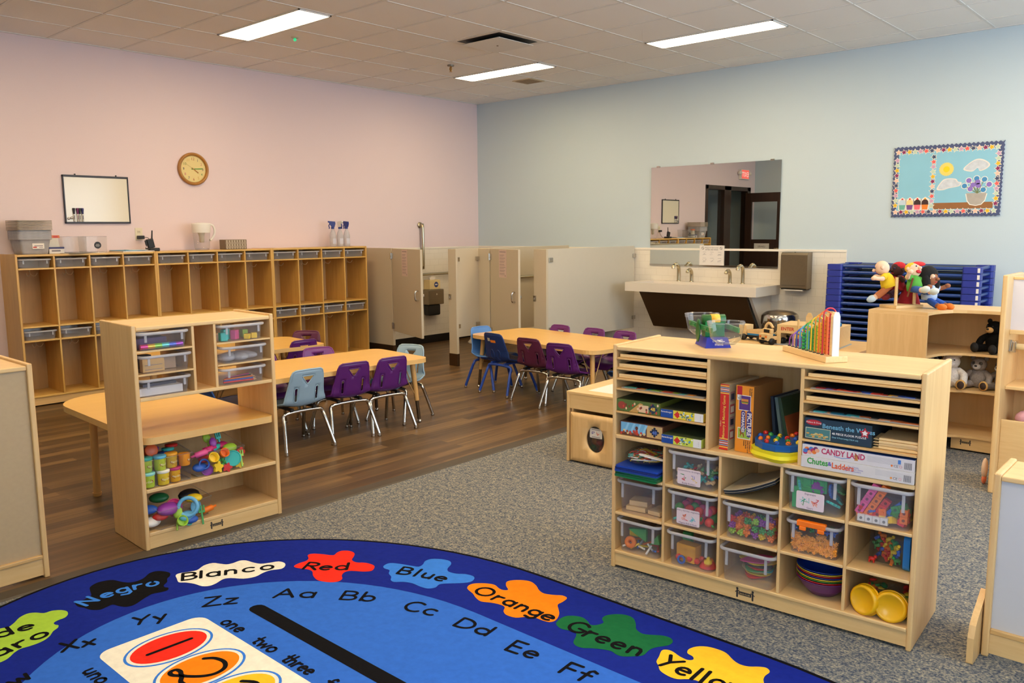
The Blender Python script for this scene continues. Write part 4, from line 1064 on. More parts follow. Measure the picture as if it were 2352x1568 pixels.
t = thing('low_shelf', 'low birch shelf showing its white back, nearest the camera on the window side', 'shelf', (7.238, -5.04, 0))
build('side_panel', MB().box(0, .022, 0, .245, 0, .637), BIRCH, t, bevel=.005)
build('side_panel', MB().box(1.1, 1.122, 0, .245, 0, .637), BIRCH, t, bevel=.005)
build('top_panel', MB().box(.022, 1.1, .004, .24, .612, .63), BIRCHX, t, bevel=.004)
build('white_back', MB().box(.022, 1.1, .016, .024, .1, .612), pm(206, 204, 206, .35, var=.01, name='white_back_panel'), t)
build('kick_board', MB().box(.022, 1.1, .008, .024, .012, .082), BIRCHX, t)
build('trim_strip', MB().box(.022, 1.1, .004, .026, .082, .1), BEDGE, t, bevel=.003)
build('foot', MB().prism([(-.09, 0), (.06, 0), (.06, .215), (.035, .2), (-.05, .15), (-.075, .13), (-.09, .09)], -.024, -.004, 0, 'x'), BIRCH, t, bevel=.005)
t = thing('left_shelf', 'birch shelf showing its plain hardboard back at the pink wall side of the rug', 'shelf', (4.135, -7.95, 0), 90)
build('side_panel', MB().box(1.045, 1.066, 0, .38, 0, .912), BIRCH, t, bevel=.004)
build('side_panel', MB().box(0, .021, 0, .38, 0, .912), BIRCH, t, bevel=.004)
build('top_panel', MB().box(.021, 1.045, .003, .377, .885, .904), BIRCHX, t, bevel=.004)
build('hardboard_back', MB().box(.021, 1.045, .014, .02, .09, .885), pm(188, 162, 124, .6, var=.06, scale=60, name='hardboard_plain'), t)
build('kick_board', MB().box(.021, 1.045, .008, .02, .012, .085), BIRCHX, t)
build('trim_strip', MB().box(.021, 1.045, .0, .022, .085, .1), BEDGE, t, bevel=.003)
# ---------------------------------------------------------------- activity tables
LEGT = pm(214, 164, 96, .4, var=.03, name='leg_tan')
LEGM = pm(96, 80, 62, .3, .85, name='leg_dark_chrome')
def table(lb, c, a, L, W, zt, legs=True, rr=.09):
    t = thing('activity_table', lb, 'table', (c[0], c[1], 0), a, 'maple topped activity tables')
    top = rrect(-L / 2, L / 2, -W / 2, W / 2, rr, 6)
    o = build('tabletop', MB().prism(top, zt - .032, zt, 1, mtop=0), [LAMI, LAMIE], t, bevel=.003)
    for sx in (-1, 1):
        for sy in (-1, 1):
            x, y = sx * (L / 2 - .1), sy * (W / 2 - .1)
            fx, fy = x + sx * .035, y + sy * .03
            g = lambda z: (x + (fx - x) * (1 - z / (zt - .032)), y + (fy - y) * (1 - z / (zt - .032)), z)
            lg = build('leg', MB().tube([g(zt - .032), g(.17)], [.021, .017], 12), LEGT, t)
            build('leg_extension', MB().tube([g(.18), g(.028)], .0135, 12), LEGM, lg)
            build('glide', MB().tube([g(.03), g(.02)], .008, 8).lathe([(.012, .002), (.016, .006), (.014, .02), (.006, .024)], 12, 0, (g(0)[0], g(0)[1])), CHROME, lg)
            mb = MB()
            for dx, dy in ((-sx * .12, 0), (0, -sy * .12)):
                p = g(zt * .38); mb.tube([(p[0], p[1], p[2]), (x + dx, y + dy, zt - .034)], .004, 6)
            build('brace', mb, pm(190, 150, 96, .4, .3, name='brace_tan'), lg)
    return t
u1 = Vector((-.082, -.9966)).normalized()
T1A = math.degrees(math.atan2(u1.y, u1.x)) + 180       # long side
table('long maple table nearest the carpet edge, with the pale blue and purple chairs', (2.885, -4.645), T1A, 1.50, .71, .495)
table('maple table behind the long one, close to the coat lockers', (1.64, -4.68), T1A, 1.50, .72, .495)
table('maple table by the toilet stalls, with the blue and maroon chairs', (3.335, -2.48), -6, 1.54, .73, .495, rr=.11)

# ---------------------------------------------------------------- stacking chairs
def shell_fn(halfw):
    # side profile: (y forward, z) by arc length from seat front edge to top of back
    prof = spline([(0, .172, .262), (0, .165, .292), (0, .13, .305), (0, .04, .298), (0, -.06, .292), (0, -.115, .30), (0, -.142, .33), (0, -.155, .38), (0, -.178, .46), (0, -.2, .548)], 6)
    cum = [0]
    for a, b in zip(prof, prof[1:]): cum.append(cum[-1] + (b - a).length)
    def f(t, s):
        s = max(0, min(cum[-1] - 1e-6, s))
        i = max(k for k in range(len(cum) - 1) if cum[k] <= s)
        p = prof[i].lerp(prof[i + 1], (s - cum[i]) / (cum[i + 1] - cum[i]))
        q = (t / .17) ** 2
        up = max(0, min(1, (p.z - .31) / .06))
        return (t, p.y + q * .028 * up, p.z + q * .012 * (1 - up) + q * .02 * max(0, min(1, 1 - abs(p.y + .1) / .06)))
    return f, cum[-1]
FN, SL = shell_fn(.17)
def outline():
    pts = [(-.10, .0), (.10, .0), (.145, .03), (.16, .1), (.165, .2), (.163, .28), (.15, .36), (.132, .45), (.119, SL - .04), (.109, SL - .014), (.09, SL - .003), (0, SL)]
    right = pts[1:]
    left = [(-x, y) for x, y in right[::-1] if x > 0]
    lp = right + left
    out = []
    for i in range(len(lp)):
        a, b = Vector(lp[i]), Vector(lp[(i + 1) % len(lp)])
        k = max(1, int((b - a).length / .025))
        for j in range(k): out.append(tuple(a.lerp(b, j / k)))
    return out
def slot(x, y0, y1, w):
    q = []
    for k in range(9): a = PI * k / 8; q.append((x + w * math.cos(a), y1 + w * math.sin(a)))
    for k in range(9): a = PI + PI * k / 8; q.append((x + w * math.cos(a), y0 + w * math.sin(a)))
    return q
TRI = rrect(-.001, .001, 0, .001, 0)
def tri():
    P = [(-.047, SL - .043), (.047, SL - .043), (.006, SL - .098), (-.006, SL - .098)]
    out = []
    for i in range(4):
        p, a, b = Vector(P[i]), Vector(P[i - 1]), Vector(P[(i + 1) % 4])
        k = .009 if i < 2 else .004
        d0, d1 = (a - p).normalized() * k, (b - p).normalized() * k
        for j in range(4):
            t = j / 3
            out.append(tuple((p + d0) * (1 - t) ** 2 + p * 2 * t * (1 - t) + (p + d1) * t * t))
    return out
HOLES = [tri(), slot(-.077, SL - .215, SL - .135, .0115), slot(.077, SL - .215, SL - .135, .0115)]
SHELLS = {}
def chair(lb, p, a, col, frame=None, holes=True, stickers=False, grp='small stacking chairs around the tables', s=1.0):
    t = thing('stacking_chair', lb, 'chair', (p[0], p[1], 0), a, grp)
    m = pm(*col, .38, var=.03)
    mb = MB(); sheet(mb, outline(), HOLES if holes else [], FN, .026)
    build('seat_shell', mb, m, t, solid=.008, bevel=0)
    # raised lips round the openings
    mb = MB()
    for h in (HOLES if holes else []):
        mb.tube([Vector(FN(x, y)) + Vector((0, -.003, 0)) for x, y in h], .0042, 5, closed=True)
    lip = [FN(x, y) for x, y in outline()]
    mb.tube(lip, .0065, 6, closed=True)
    build('shell_lip', mb, m, t)
    fm = frame or CHROME
    for nm, y0, y1, w in (('rear_frame', -.19, -.11, .183), ('front_frame', .185, .1, .172)):
        pts = [(-w, y0, .018), (-w + .028, y0 + (y1 - y0) * .75, .19), (-w + .034, y1, .232), (-w + .06, y1, .256), (0, y1, .262), (w - .06, y1, .256), (w - .034, y1, .232), (w - .028, y0 + (y1 - y0) * .75, .19), (w, y0, .018)]
        o = build(nm, MB().tube(spline(pts, 4), .0122, 10), fm, t)
        for sx in (-1, 1):
            build('glide', MB().lathe([(.012, 0), (.015, .003), (.012, .014), (.012, .026)], 12, 0, (sx * w, y0)), CHROME, o)
    multi('seat_bracket', [MB().box(q, q + .022, -.125, .12, .272, .286) for q in (-.1, .07)], BLACK if frame is None else fm, t)
    if stickers:
        f2 = lambda q: FN(*q)
        mb = MB()
        for k, (x0, x1, y0, y1) in enumerate(((-.07, -.035, SL - .075, SL - .045), (-.03, .035, SL - .085, SL - .062))):
            vs = [Vector(FN(x, y)) + Vector((0, -.0065, 0)) for x, y in ((x0, y0), (x1, y0), (x1, y1), (x0, y1))]
            mb.add(vs, [(3, 2, 1, 0)], k)
        build('sticker', mb, [pm(196, 188, 170, .6), pm(236, 130, 30, .6)], t)
        for sx in (-1, 1):
            mb = MB()
            for rr_ in (1,):
                q = [(sx * .04 + .022 * math.cos(2 * PI * k / 16), SL - .2 + .05 * math.sin(2 * PI * k / 16)) for k in range(16)]
                mb.tube([Vector(FN(x, y)) + Vector((0, -.005, 0)) for x, y in q], .004, 5, closed=True)
            build('embossed_oval', mb, m, t)
    return t
PUR = (88, 28, 108); PUR2 = (108, 44, 122); MAR = (92, 34, 66); LBL = (148, 176, 196); BLU = (34, 74, 140); BLU2 = (84, 136, 206)
BFR = pm(40, 76, 168, .3, var=.02, name='blue_frame_enamel')
# (centre = rear-foot midpoint moved forward); forward angle measured
def place(lb, mid, fwd, col, **k):
    f = Vector((math.cos(R(fwd)), math.sin(R(fwd))))
    c = Vector(mid) + f * .19
    return chair(lb, (c.x, c.y), fwd - 90, col, **k)
place('pale blue chair nearest the camera at the long maple table', (3.292, -4.998), 177.7, LBL)
place('purple chair between the pale blue chair and another purple chair at the long table', (3.305, -4.636), 173, PUR)
place('purple chair nearest the corner leg of the long table', (3.328, -4.313), 173.8, PUR)
place('pale blue chair at the short end of the long table, facing the camera side', (2.95, -3.81), -75, LBL)
place('violet chair on the locker side of the long table, top showing over it', (2.50, -4.37), -17, PUR2)
place('purple chair on the locker side of the long table, next to the shelf edge', (2.44, -4.84), -8, PUR2)
place('blue chair at the shelf end of the long table, seen through the open shelf', (2.78, -5.50), 84, BLU, holes=False)
place('dark purple chair between the two maple tables, its back to the long one', (2.04, -4.18), 176, PUR)
place('maroon chair at the stall end of the rear maple table', (1.53, -3.81), -51, MAR)
place('maroon chair with chrome legs beside the blue chair at the stall-side table', (3.414, -2.951), 92, MAR)
place('purple chair at the stall-side table, nearest the low table with the round window', (3.81, -3.035), 97, PUR)
place('dark blue chair with orange and white stickers on its back', (2.962, -2.893), 84, (22, 52, 112), frame=BFR, holes=False, stickers=True)
place('bright blue chair at the stall end of the stall-side table', (2.53, -2.60), -5, BLU2, frame=BFR, holes=False)
place('purple chair on the wall side of the stall-side table, nearest the stalls', (3.05, -2.05), -95, PUR2)
place('purple chair on the wall side of the stall-side table, in the middle', (3.45, -2.06), -95, PUR2)
place('purple chair on the wall side of the stall-side table, nearest the wash trough', (3.79, -2.07), -95, PUR2)
place('blue chair tucked at the end of the stall-side table behind the low birch table', (4.42, -2.60), 174, BLU, frame=BFR, holes=False)

# ---------------------------------------------------------------- low table with tub, and the toy table behind the shelf
UA = 2.4
t = thing('light_table', 'low birch table with a white inset top and a round window tub beneath', 'low table', (4.71, -4.085, 0), UA)
build('side_panel', MB().box(0, .02, 0, .62, 0, .445), BIRCH, t, bevel=.005)
build('side_panel', MB().box(1.0, 1.02, 0, .62, 0, .445), BIRCH, t, bevel=.005)
build('front_rail', MB().box(.02, 1.0, .004, .022, .338, .44), BIRCHX, t, bevel=.003)
build('top_frame', MB().box(.0, 1.02, 0, .09, .43, .446).box(0, 1.02, .53, .62, .43, .446).box(0, .1, .09, .53, .43, .446).box(.92, 1.02, .09, .53, .43, .446), BIRCHX, t, bevel=.002)
build('white_inset', MB().box(.1, .92, .09, .53, .425, .444), pm(240, 234, 224, .3, var=.01, name='inset_white'), t)
build('back_panel', MB().box(.02, 1.0, .6, .616, .0, .43), BIRCHX, t)
t = thing('rolling_tub', 'birch tub with an oval window and picture label, parked under the low table', 'tub', (4.71, -4.085, 0), UA)
fr = rrect(.032, .46, .012, .318, .006)
cx_, cz_, = .215, .168
ov = [(cx_ + .066 * math.cos(2 * PI * k / 32), cz_ + .082 * math.sin(2 * PI * k / 32)) for k in range(32)]
mb = MB(); sheet(mb, fr, [ov], lambda x, y: (x, .006, y), .05)
o = build('front_panel', mb, BIRCH, t); md = o.modifiers.new('solid', 'SOLIDIFY'); md.thickness = .014; md.offset = 0
build('tub_side', MB().box(.03, .044, .014, .5, .012, .335).box(.448, .462, .014, .5, .012, .335).box(.044, .448, .49, .5, .012, .3).box(.044, .448, .014, .49, .012, .024), BIRCH, t)
build('window', MB().prism([(x, z) for x, z in ov], .016, .018, 0, 'y'), clear('tub_window', white=.03, tint=(.7, .7, .72)), t)
mb = MB().at(loc(cx_ - .045, .0005 + .0155, cz_ + .005) @ UP).prism(rrect(-.005, .085, 0, .06, .006), 0, .0006)
mb.box(.01, .07, .05, .0535, .0006, .001, 1).box(.01, .07, .005, .0085, .0006, .001, 1)
for k in range(2): mb.ribbon([(.02 + k * .035 + rnd.uniform(-.012, .012), .03 + rnd.uniform(-.013, .013)) for _ in range(8)], .002, .001, 2 + k)
build('picture_label', mb, [PAPER, GREYINK, pm(60, 60, 160, .6), pm(220, 100, 60, .6)], t)
FRT = [(230, 140, 40), (200, 50, 40), (226, 190, 50), (70, 140, 70), (214, 100, 40), (230, 160, 60)]
FW = ['orange', 'red', 'yellow', 'green', 'dark orange', 'light orange']
MW = Matrix.Translation((4.71, -4.085, 0)) @ rz(UA)
for k in range(9):
    x, z = cx_ - .05 + (k % 3) * .05 + rnd.uniform(-.008, .008), .05 + (k // 3) * .045
    p = MW @ Vector((x, .055 + rnd.uniform(0, .02), z))
    solo('play_food', MB().ell((0, 0, 0), (.024, .022, .023), 10), pm(*FRT[k % 6], .4), '%s toy piece behind the oval window of the tub' % FW[k % 6], 'toy', 'toy pieces in the windowed tub', loc=p)

ZTT = .55
t = thing('toy_table', 'low birch table carrying the wooden garage and trucks, behind the big shelf', 'low table', (4.72, -2.08, 0))
build('tabletop', MB().box(0, 1.05, 0, .62, ZTT - .03, ZTT), BIRCHX, t, bevel=.004)
for x in (.02, .97):
    for y in (.02, .54): build('leg', MB().box(x, x + .06, y, y + .06, 0, ZTT - .03), BIRCH, t, bevel=.004)
build('apron', MB().box(.08, .97, .03, .048, ZTT - .1, ZTT - .03), BIRCHX, t)
RED = pm(206, 44, 30, .4); ORG = pm(236, 120, 40, .4); BLUT = pm(40, 120, 180, .4); YELT = pm(240, 200, 30, .4)
WH = MB().at(rx(90)).lathe([(.0, -.012), (.024, -.012), (.026, 0), (.024, .012), (0, .012)], 14)
def wheels(t, xs, ys, z=.026):
    for x in xs:
        for y in ys:
            mb = MB().at(loc(x, y, z) @ rx(90)).lathe([(.0, -.012), (.024, -.012), (.026, 0), (.024, .012), (0, .012)], 14)
            build('wheel', mb, BLACK, t)
t = thing('toy_garage', 'wooden toy garage with an ENTER sign and red chevrons', 'toy', (5.14, -2.02, ZTT), 4)
mb = MB().prism([(0, 0), (.03, 0), (.03, .09), (.13, .09), (.13, 0), (.46, 0), (.46, .155), (0, .155)], 0, .012, 0, 'y')
build('front_panel', mb, PINE, t, bevel=.002)
build('garage_shell', MB().box(0, .012, .012, .3, 0, .155).box(.45, .46, .012, .3, 0, .155).box(.012, .45, .012, .3, .143, .155), PINE, t, bevel=.002)
build('base_board', MB().box(-.01, .47, -.02, .31, -.0, .006), pm(160, 168, 176, .5), t)
mb = MB().at(loc(0, -.0008, 0) @ UP).text('ENTER', .034, .03, .112, .0006, 0, bold=.02)
for k in range(2): mb.ribbon([(.195 + k * .03, .138), (.172 + k * .03, .124), (.195 + k * .03, .11)], .009, .0006, 0)
for k in range(3): mb.ribbon([(.25 + k * .03, .138), (.228 + k * .03, .124), (.25 + k * .03, .11)], .008, .0006, 1)
build('sign_print', mb, [RED, ORG], t)
build('ramp_post', MB().tube([(.165, -.006, .09), (.165, -.006, .2)], .008), PINE, t)
build('fuel_pump', MB().lathe([(.012, .05), (.018, .06), (.022, .12), (.02, .125)], 12, 0, (.19, -.03)), YELT, t)
build('upper_deck', MB().prism([(.20, .155), (.235, .155), (.25, .22), (.235, .25), (.215, .25), (.2, .22)], .05, .06, 0, 'y'), PINE, t, bevel=.004)
build('upper_deck', MB().prism([(.30, .155), (.44, .155), (.40, .22), (.37, .262), (.335, .262), (.31, .22)], .14, .152, 0, 'y'), PINE, t, bevel=.004)
build('lift_panel', MB().box(.3, .36, .156, .17, .2, .255), pm(180, 186, 190, .4), t)
build('deck_car', MB().box(.4, .45, .06, .11, .156, .185), BLUT, t, bevel=.008)
def truck(lb, p, a):
    t = thing('toy_truck', lb, 'toy truck', p, a)
    build('chassis', MB().box(0, .2, .015, .085, .02, .032), BLACK, t)
    build('cab', MB().box(.0, .06, .005, .095, .03, .085).box(.035, .065, .005, .095, .085, .12), PINE, t, bevel=.004)
    build('windscreen', MB().box(.0345, .036, .02, .08, .09, .115), BLACK, t)
    multi('headlamp', [MB().box(-.002, .001, q, q + .018, .055, .07) for q in (.012, .07)], ORG, t)
    build('grille', MB().box(-.002, .001, .035, .065, .04, .055).box(-.003, .0, .01, .09, .03, .036), BLACK, t)
    build('flatbed', MB().box(.07, .21, .005, .095, .034, .05), PINE, t, bevel=.003)
    wheels(t, (.04, .16), (.0, .1))
    return t
truck('wooden toy truck with orange headlamps facing the camera, beside the garage', (5.115, -2.12, ZTT), 70)
t = thing('toy_truck', 'wooden toy carrier truck with a blue bed, half behind the clear scale pan', 'toy truck', (4.78, -1.93, ZTT), -8)
build('chassis', MB().box(0, .26, .01, .09, .025, .04), BLACK, t)
build('cab', MB().box(.0, .07, .0, .1, .04, .12), PINE, t, bevel=.004)
build('carrier_bed', MB().box(.08, .27, .0, .1, .042, .058), BLUT, t, bevel=.003)
build('carrier_side', MB().prism([(.08, .058), (.27, .058), (.27, .1), (.18, .1), (.08, .085)], 0, .01, 0, 'y'), PINE, t, bevel=.002)
build('crane_arm', MB().tube(spline([(.2, .05, .06), (.22, .05, .13), (.25, .05, .145), (.28, .05, .11)], 3), .011), PINE, t)
wheels(t, (.05, .2, .245), (-.005, .105))
t = thing('toy_car', 'small wooden toy car with a red roof light between the truck and the garage', 'toy car', (5.03, -1.85, ZTT), 10)
build('car_body', MB().prism([(0, .02), (.15, .02), (.15, .06), (.12, .065), (.1, .1), (.04, .1), (.02, .065), (0, .06)], 0, .08, 0, 'y'), PINE, t, bevel=.004)
build('roof_light', MB().box(.05, .09, .02, .06, .1, .115), RED, t, bevel=.003)
wheels(t, (.035, .115), (0, .08))
# ---------------------------------------------------------------- two-sided art shelf with built-in tabletop
FLA = Vector((4.184, -6.497, 0)); FLR = 87.906
MF = Matrix.Translation(FLA) @ rz(FLR)
def FP(u, v, z=0): return MF @ Vector((u, v, z))
t = thing('art_shelf', 'birch art shelf with clear trays and a maple tabletop passing through it', 'shelf', FLA, FLR)
DL = .372; WL = .69
for a in (0, WL - .02): build('side_panel', MB().box(a, a + .02, 0, DL, 0, 1.035), BIRCH, t, bevel=.005)
build('top_panel', MB().box(.02, WL - .02, .003, DL - .003, 1.008, 1.026), BIRCHX, t, bevel=.004)
for x in (.272, .378): build('divider', MB().box(x, x + .013, .006, DL - .006, .706, 1.008), BIRCH, t, bevel=.002)
for z in (.917, .812):
    build('tray_shelf', MB().box(.02, .272, .004, DL - .004, z - .008, z), BIRCHX, t, bevel=.001)
    build('tray_shelf', MB().box(.391, WL - .02, .004, DL - .004, z - .008, z), BIRCHX, t, bevel=.001)
for z0, z1 in ((.69, .707), (.268, .285), (.066, .083)): build('shelf', MB().box(.02, WL - .02, .003, DL - .003, z0, z1), BIRCHX, t, bevel=.003)
build('kick_board', MB().box(.02, WL - .02, .004, .018, .008, .066), BIRCHX, t)
build('back_panel', MB().box(.02, WL - .02, DL - .016, DL - .01, .085, .45), BIRCH, t)
emblem(t, (.34, .0035, .04), 0, 1.0)
tp = [(.024, .0), (WL - .024, .0), (WL - .024, .86), (.44, 1.22), (.16, 1.29), (.0, 1.2), (-.01, 1.05), (.01, .6)]
tp = rrect(.022, WL - .022, -.004, 1.27, [.03, .26, .26, .05], 8)
build('tabletop', MB().prism(tp, .49, .522, 1, mtop=0), [LAMI, LAMIE], t, bevel=.003)
for x in (.15, .54): build('table_leg', MB().tube([(x, 1.0, .49), (x, 1.02, .02)], .02, 12).lathe([(.02, 0), (.024, .02)], 12, 0, (x, 1.02)), LEGT, t)
COLS = {'red': (214, 44, 36), 'orange': (240, 120, 30), 'yellow': (240, 200, 40), 'green': (60, 150, 70), 'blue': (40, 90, 180), 'purple': (150, 60, 160), 'pink': (232, 90, 150), 'teal': (60, 190, 180), 'lime': (160, 200, 60), 'white': (232, 228, 220), 'magenta': (200, 40, 110), 'light blue': (110, 180, 220), 'black': (30, 30, 34), 'tan': (214, 180, 130), 'dark green': (30, 110, 60), 'navy': (30, 40, 90)}
def cm(n, r=.4): return pm(*COLS[n], r, var=.04)
# six trays; each content piece is a thing of its own
TR = [(.122, .918, 'top tray on the left side of the art shelf, with a rainbow foil tube'), (.13, .813, 'middle tray on the left side of the art shelf, with boxes of crayons'), (.122, .708, 'bottom tray on the left side of the art shelf, with a white card box'),
      (.517, .918, 'top tray on the right side of the art shelf, with yellow and teal pieces'), (.525, .813, 'middle tray on the right side of the art shelf, full of white film'), (.517, .708, 'bottom tray on the right side of the art shelf, with pencils')]
for u, z, lb in TR:
    tub('clear ' + lb, 'tray', FP(u + (.016 if u < .2 else .003), -.012, z), FLR, .228, .32, .075, 'clear trays in the art shelf', 'art_tray')
def item(name, lb, cat, mb, mats, u, v, z, a=0, grp=None, bevel=0, M=MF, base=FLR):
    o = solo(name, mb, mats, lb, cat, grp, bevel=bevel)
    o.matrix_world = M @ loc(u, v, z) @ rz(a)
    return o
RAIN = [(230, 60, 140), (236, 190, 60), (150, 220, 90), (110, 220, 220), (90, 110, 220), (170, 70, 190)]
mb = MB()
for k in range(6): mb.at(loc(-.08 + k * .032, 0, .012) @ ry(90)).lathe([(.012, 0), (.012, .032)], 12, k)
item('foil_tube', 'shiny rainbow foil tube in the top tray of the art shelf', 'craft roll', mb, [pm(*c, .15, .6) for c in RAIN], .12, .02, .921)
item('craft_box', 'dark purple craft box behind the rainbow tube', 'box', MB().box(-.09, .06, 0, .1, 0, .045), pm(70, 40, 90, .5), .12, .06, .921, 4)
item('craft_box', 'dark green craft box behind the rainbow tube', 'box', MB().box(-.04, .06, 0, .05, 0, .04), pm(40, 80, 70, .5), .14, .17, .921, -6)
item('crayon_box', 'yellow crayon box in the middle tray of the art shelf', 'box', MB().box(-.05, .05, 0, .03, 0, .06).box(-.04, .04, -.0006, 0, .01, .012, 1).box(-.04, .04, -.0006, 0, .03, .032, 1), [pm(214, 170, 100, .6), GREYINK], .10, .03, .816, 3)
item('crayon_box', 'tan crayon box in the middle tray of the art shelf', 'box', MB().box(-.04, .05, 0, .03, 0, .055), pm(190, 160, 130, .6), .17, .08, .816, -8)
item('craft_box', 'dark box standing at the back of the middle tray', 'box', MB().box(-.05, .05, 0, .05, 0, .06), pm(50, 44, 60, .5), .09, .15, .816)
item('card_box', 'white card box lying in the bottom tray of the art shelf', 'box', MB().box(-.1, .1, 0, .12, 0, .035), PAPER, .122, .02, .711)
item('folded_sheet', 'dark folded sheet on the white card box', 'paper', MB().box(-.08, .08, 0, .1, 0, .012), pm(60, 60, 80, .6), .13, .05, .747, 6)
for k, (c, x, v, h) in enumerate((('teal', -.08, .03, .04), ('teal', -.05, .07, .05), ('pink', -.01, .05, .045), ('yellow', .04, .02, .024), ('yellow', .08, .03, .026), ('lime', .06, .09, .04), ('tan', -.03, .1, .05))):
    item('craft_piece', '%s craft piece %s in the top tray beside the divider' % (c, ['at the front corner', 'behind the teal corner piece', 'in the middle', 'at the front edge', 'nearest the shelf side', 'at the back', 'standing behind the pink one'][k]), 'craft piece', MB().box(-.018, .018, -.014, .014, 0, h), cm(c), .517 + x, v, .921, k * 17, 'craft pieces in the top tray', .003)
film = clear('white_film', white=.7)
for k in range(4):
    mb = MB().at(Matrix.Diagonal((1, 1, .5, 1))).ell((0, 0, .035), (.05 + .01 * k, .045, .04), 12)
    item('film_bundle', 'crumpled bundle of white film in the middle tray', 'film', mb, film, .46 + k * .035, .06 + .03 * (k % 2), .818, k * 40, 'bundles of white film')
for k in range(9):
    c = ['red', 'blue', 'orange', 'green', 'purple', 'black', 'teal', 'yellow', 'pink'][k]
    item('colored_pencil', '%s pencil lying in the bottom tray beside the divider' % c, 'pencil', MB().tube([(-.08, 0, 0), (.07, 0, 0)], .0045, 6).tube([(.07, 0, 0), (.085, 0, 0)], [.0045, .001], 6, 1), [cm(c), cm('tan')], .51 + .004 * k, .03 + .009 * k, .717 + .006 * (k % 3), -6 + 3 * k, 'pencils in the bottom tray')
# dough tubs in a clear bin
def abin(lb, u, v, z, w, d, h0, h1, a=0):
    t = thing('acrylic_bin', lb, 'bin', FP(u, v, z), FLR + a)
    b = [(-w / 2 + .01, 0), (w / 2 - .01, 0), (w / 2 - .01, d), (-w / 2 + .01, d)]
    c = [(-w / 2, -.02, h0), (w / 2, -.02, h0), (w / 2, d, h1), (-w / 2, d, h1)]
    vs = [(x, y, 0) for x, y in b] + c
    build('bin_body', MB().add(vs, [(3, 2, 1, 0), (0, 1, 5, 4), (1, 2, 6, 5), (2, 3, 7, 6), (3, 0, 4, 7)]), ACRY, t)
    build('bin_edge', MB().tube(c, .002, 5, closed=True).tube([(x, y, .001) for x, y in b], .0028, 5, closed=True), CLEAR, t)
    return t
abin('clear bin packed with yellow modelling dough tubs, on the upper open shelf', .128, .025, .287, .232, .3, .13, .15)
def dough(lb, u, v, z, body, lid, a=0, tilt=0):
    t = thing('dough_tub', lb, 'dough tub', group='modelling dough tubs in the clear bin'); t.matrix_world = MF @ loc(u, v, z) @ rz(a) @ rx(tilt)
    build('tub_body', MB().lathe([(0, 0), (.023, 0), (.0245, .003), (.027, .056)], 20), pm(*body, .4), t)
    if lid: build('lid', MB().lathe([(.028, .055), (.0295, .057), (.0295, .066), (.027, .068), (.0, .067)], 20), pm(*lid, .4), t)
    mb = MB()
    q = [(.024 * math.cos(2 * PI * k / 16), .028 + .012 * math.sin(2 * PI * k / 16)) for k in range(16)]
    def wrap(x, z, r): return (r * math.sin(x / .026), -r * math.cos(x / .026), z)
    mb.add([wrap(x, z, .0262 + (z - .028) * .05) for x, z in q], [list(range(16))], 0)
    tx = MB().text('Play-Doh', .0115, 0, .024, 0, 0, bold=.02, align='CENTER')
    mb.add([wrap(p[0], p[1], .0267 + (p[1] - .028) * .05) for p in tx.v], tx.f, 1)
    build('printed_emblem', mb, [pm(150, 30, 46, .5), pm(240, 226, 180, .5)], t)
    return t
dough('lime dough tub with a pale teal lid, front corner of the bottom layer', .044, .032, .291, (176, 200, 60), (140, 206, 200), -30)
dough('yellow dough tub with a white lid, middle of the bottom layer', .107, .025, .291, (232, 198, 50), (236, 230, 214), 10)
dough('amber dough tub with a magenta lid, bottom layer', .165, .035, .291, (226, 168, 40), (190, 50, 110), 0)
dough('lime dough tub with a teal lid, front corner of the upper layer', .04, .04, .3605, (176, 200, 60), (50, 150, 140), 40)
dough('lime dough tub with a light blue lid, middle of the upper layer', .098, .03, .3605, (186, 200, 60), (90, 170, 200), 30)
dough('yellow dough tub with an amber lid, upper layer', .153, .036, .3605, (228, 180, 44), (232, 160, 40), 20)
dough('open orange dough cup leaning at the bin edge, upper layer', .212, .03, .358, (236, 150, 40), None, 60)
dough('orange dough tub tipped on its side at the back of the bin', .08, .13, .425, (226, 120, 50), (214, 90, 40), 0, 70)
for k, c in enumerate(('magenta', 'green', 'purple', 'blue', 'teal', 'red')):
    item('dough_tub_cover', '%s loose lid behind the dough tubs' % c, 'lid', MB().lathe([(.0, 0), (.028, 0), (.029, .01), (.0, .011)], 16), cm(c), .06 + .03 * k, .1 + .03 * (k % 3), .41 + .007 * (k % 3), 0, 'loose dough lids')
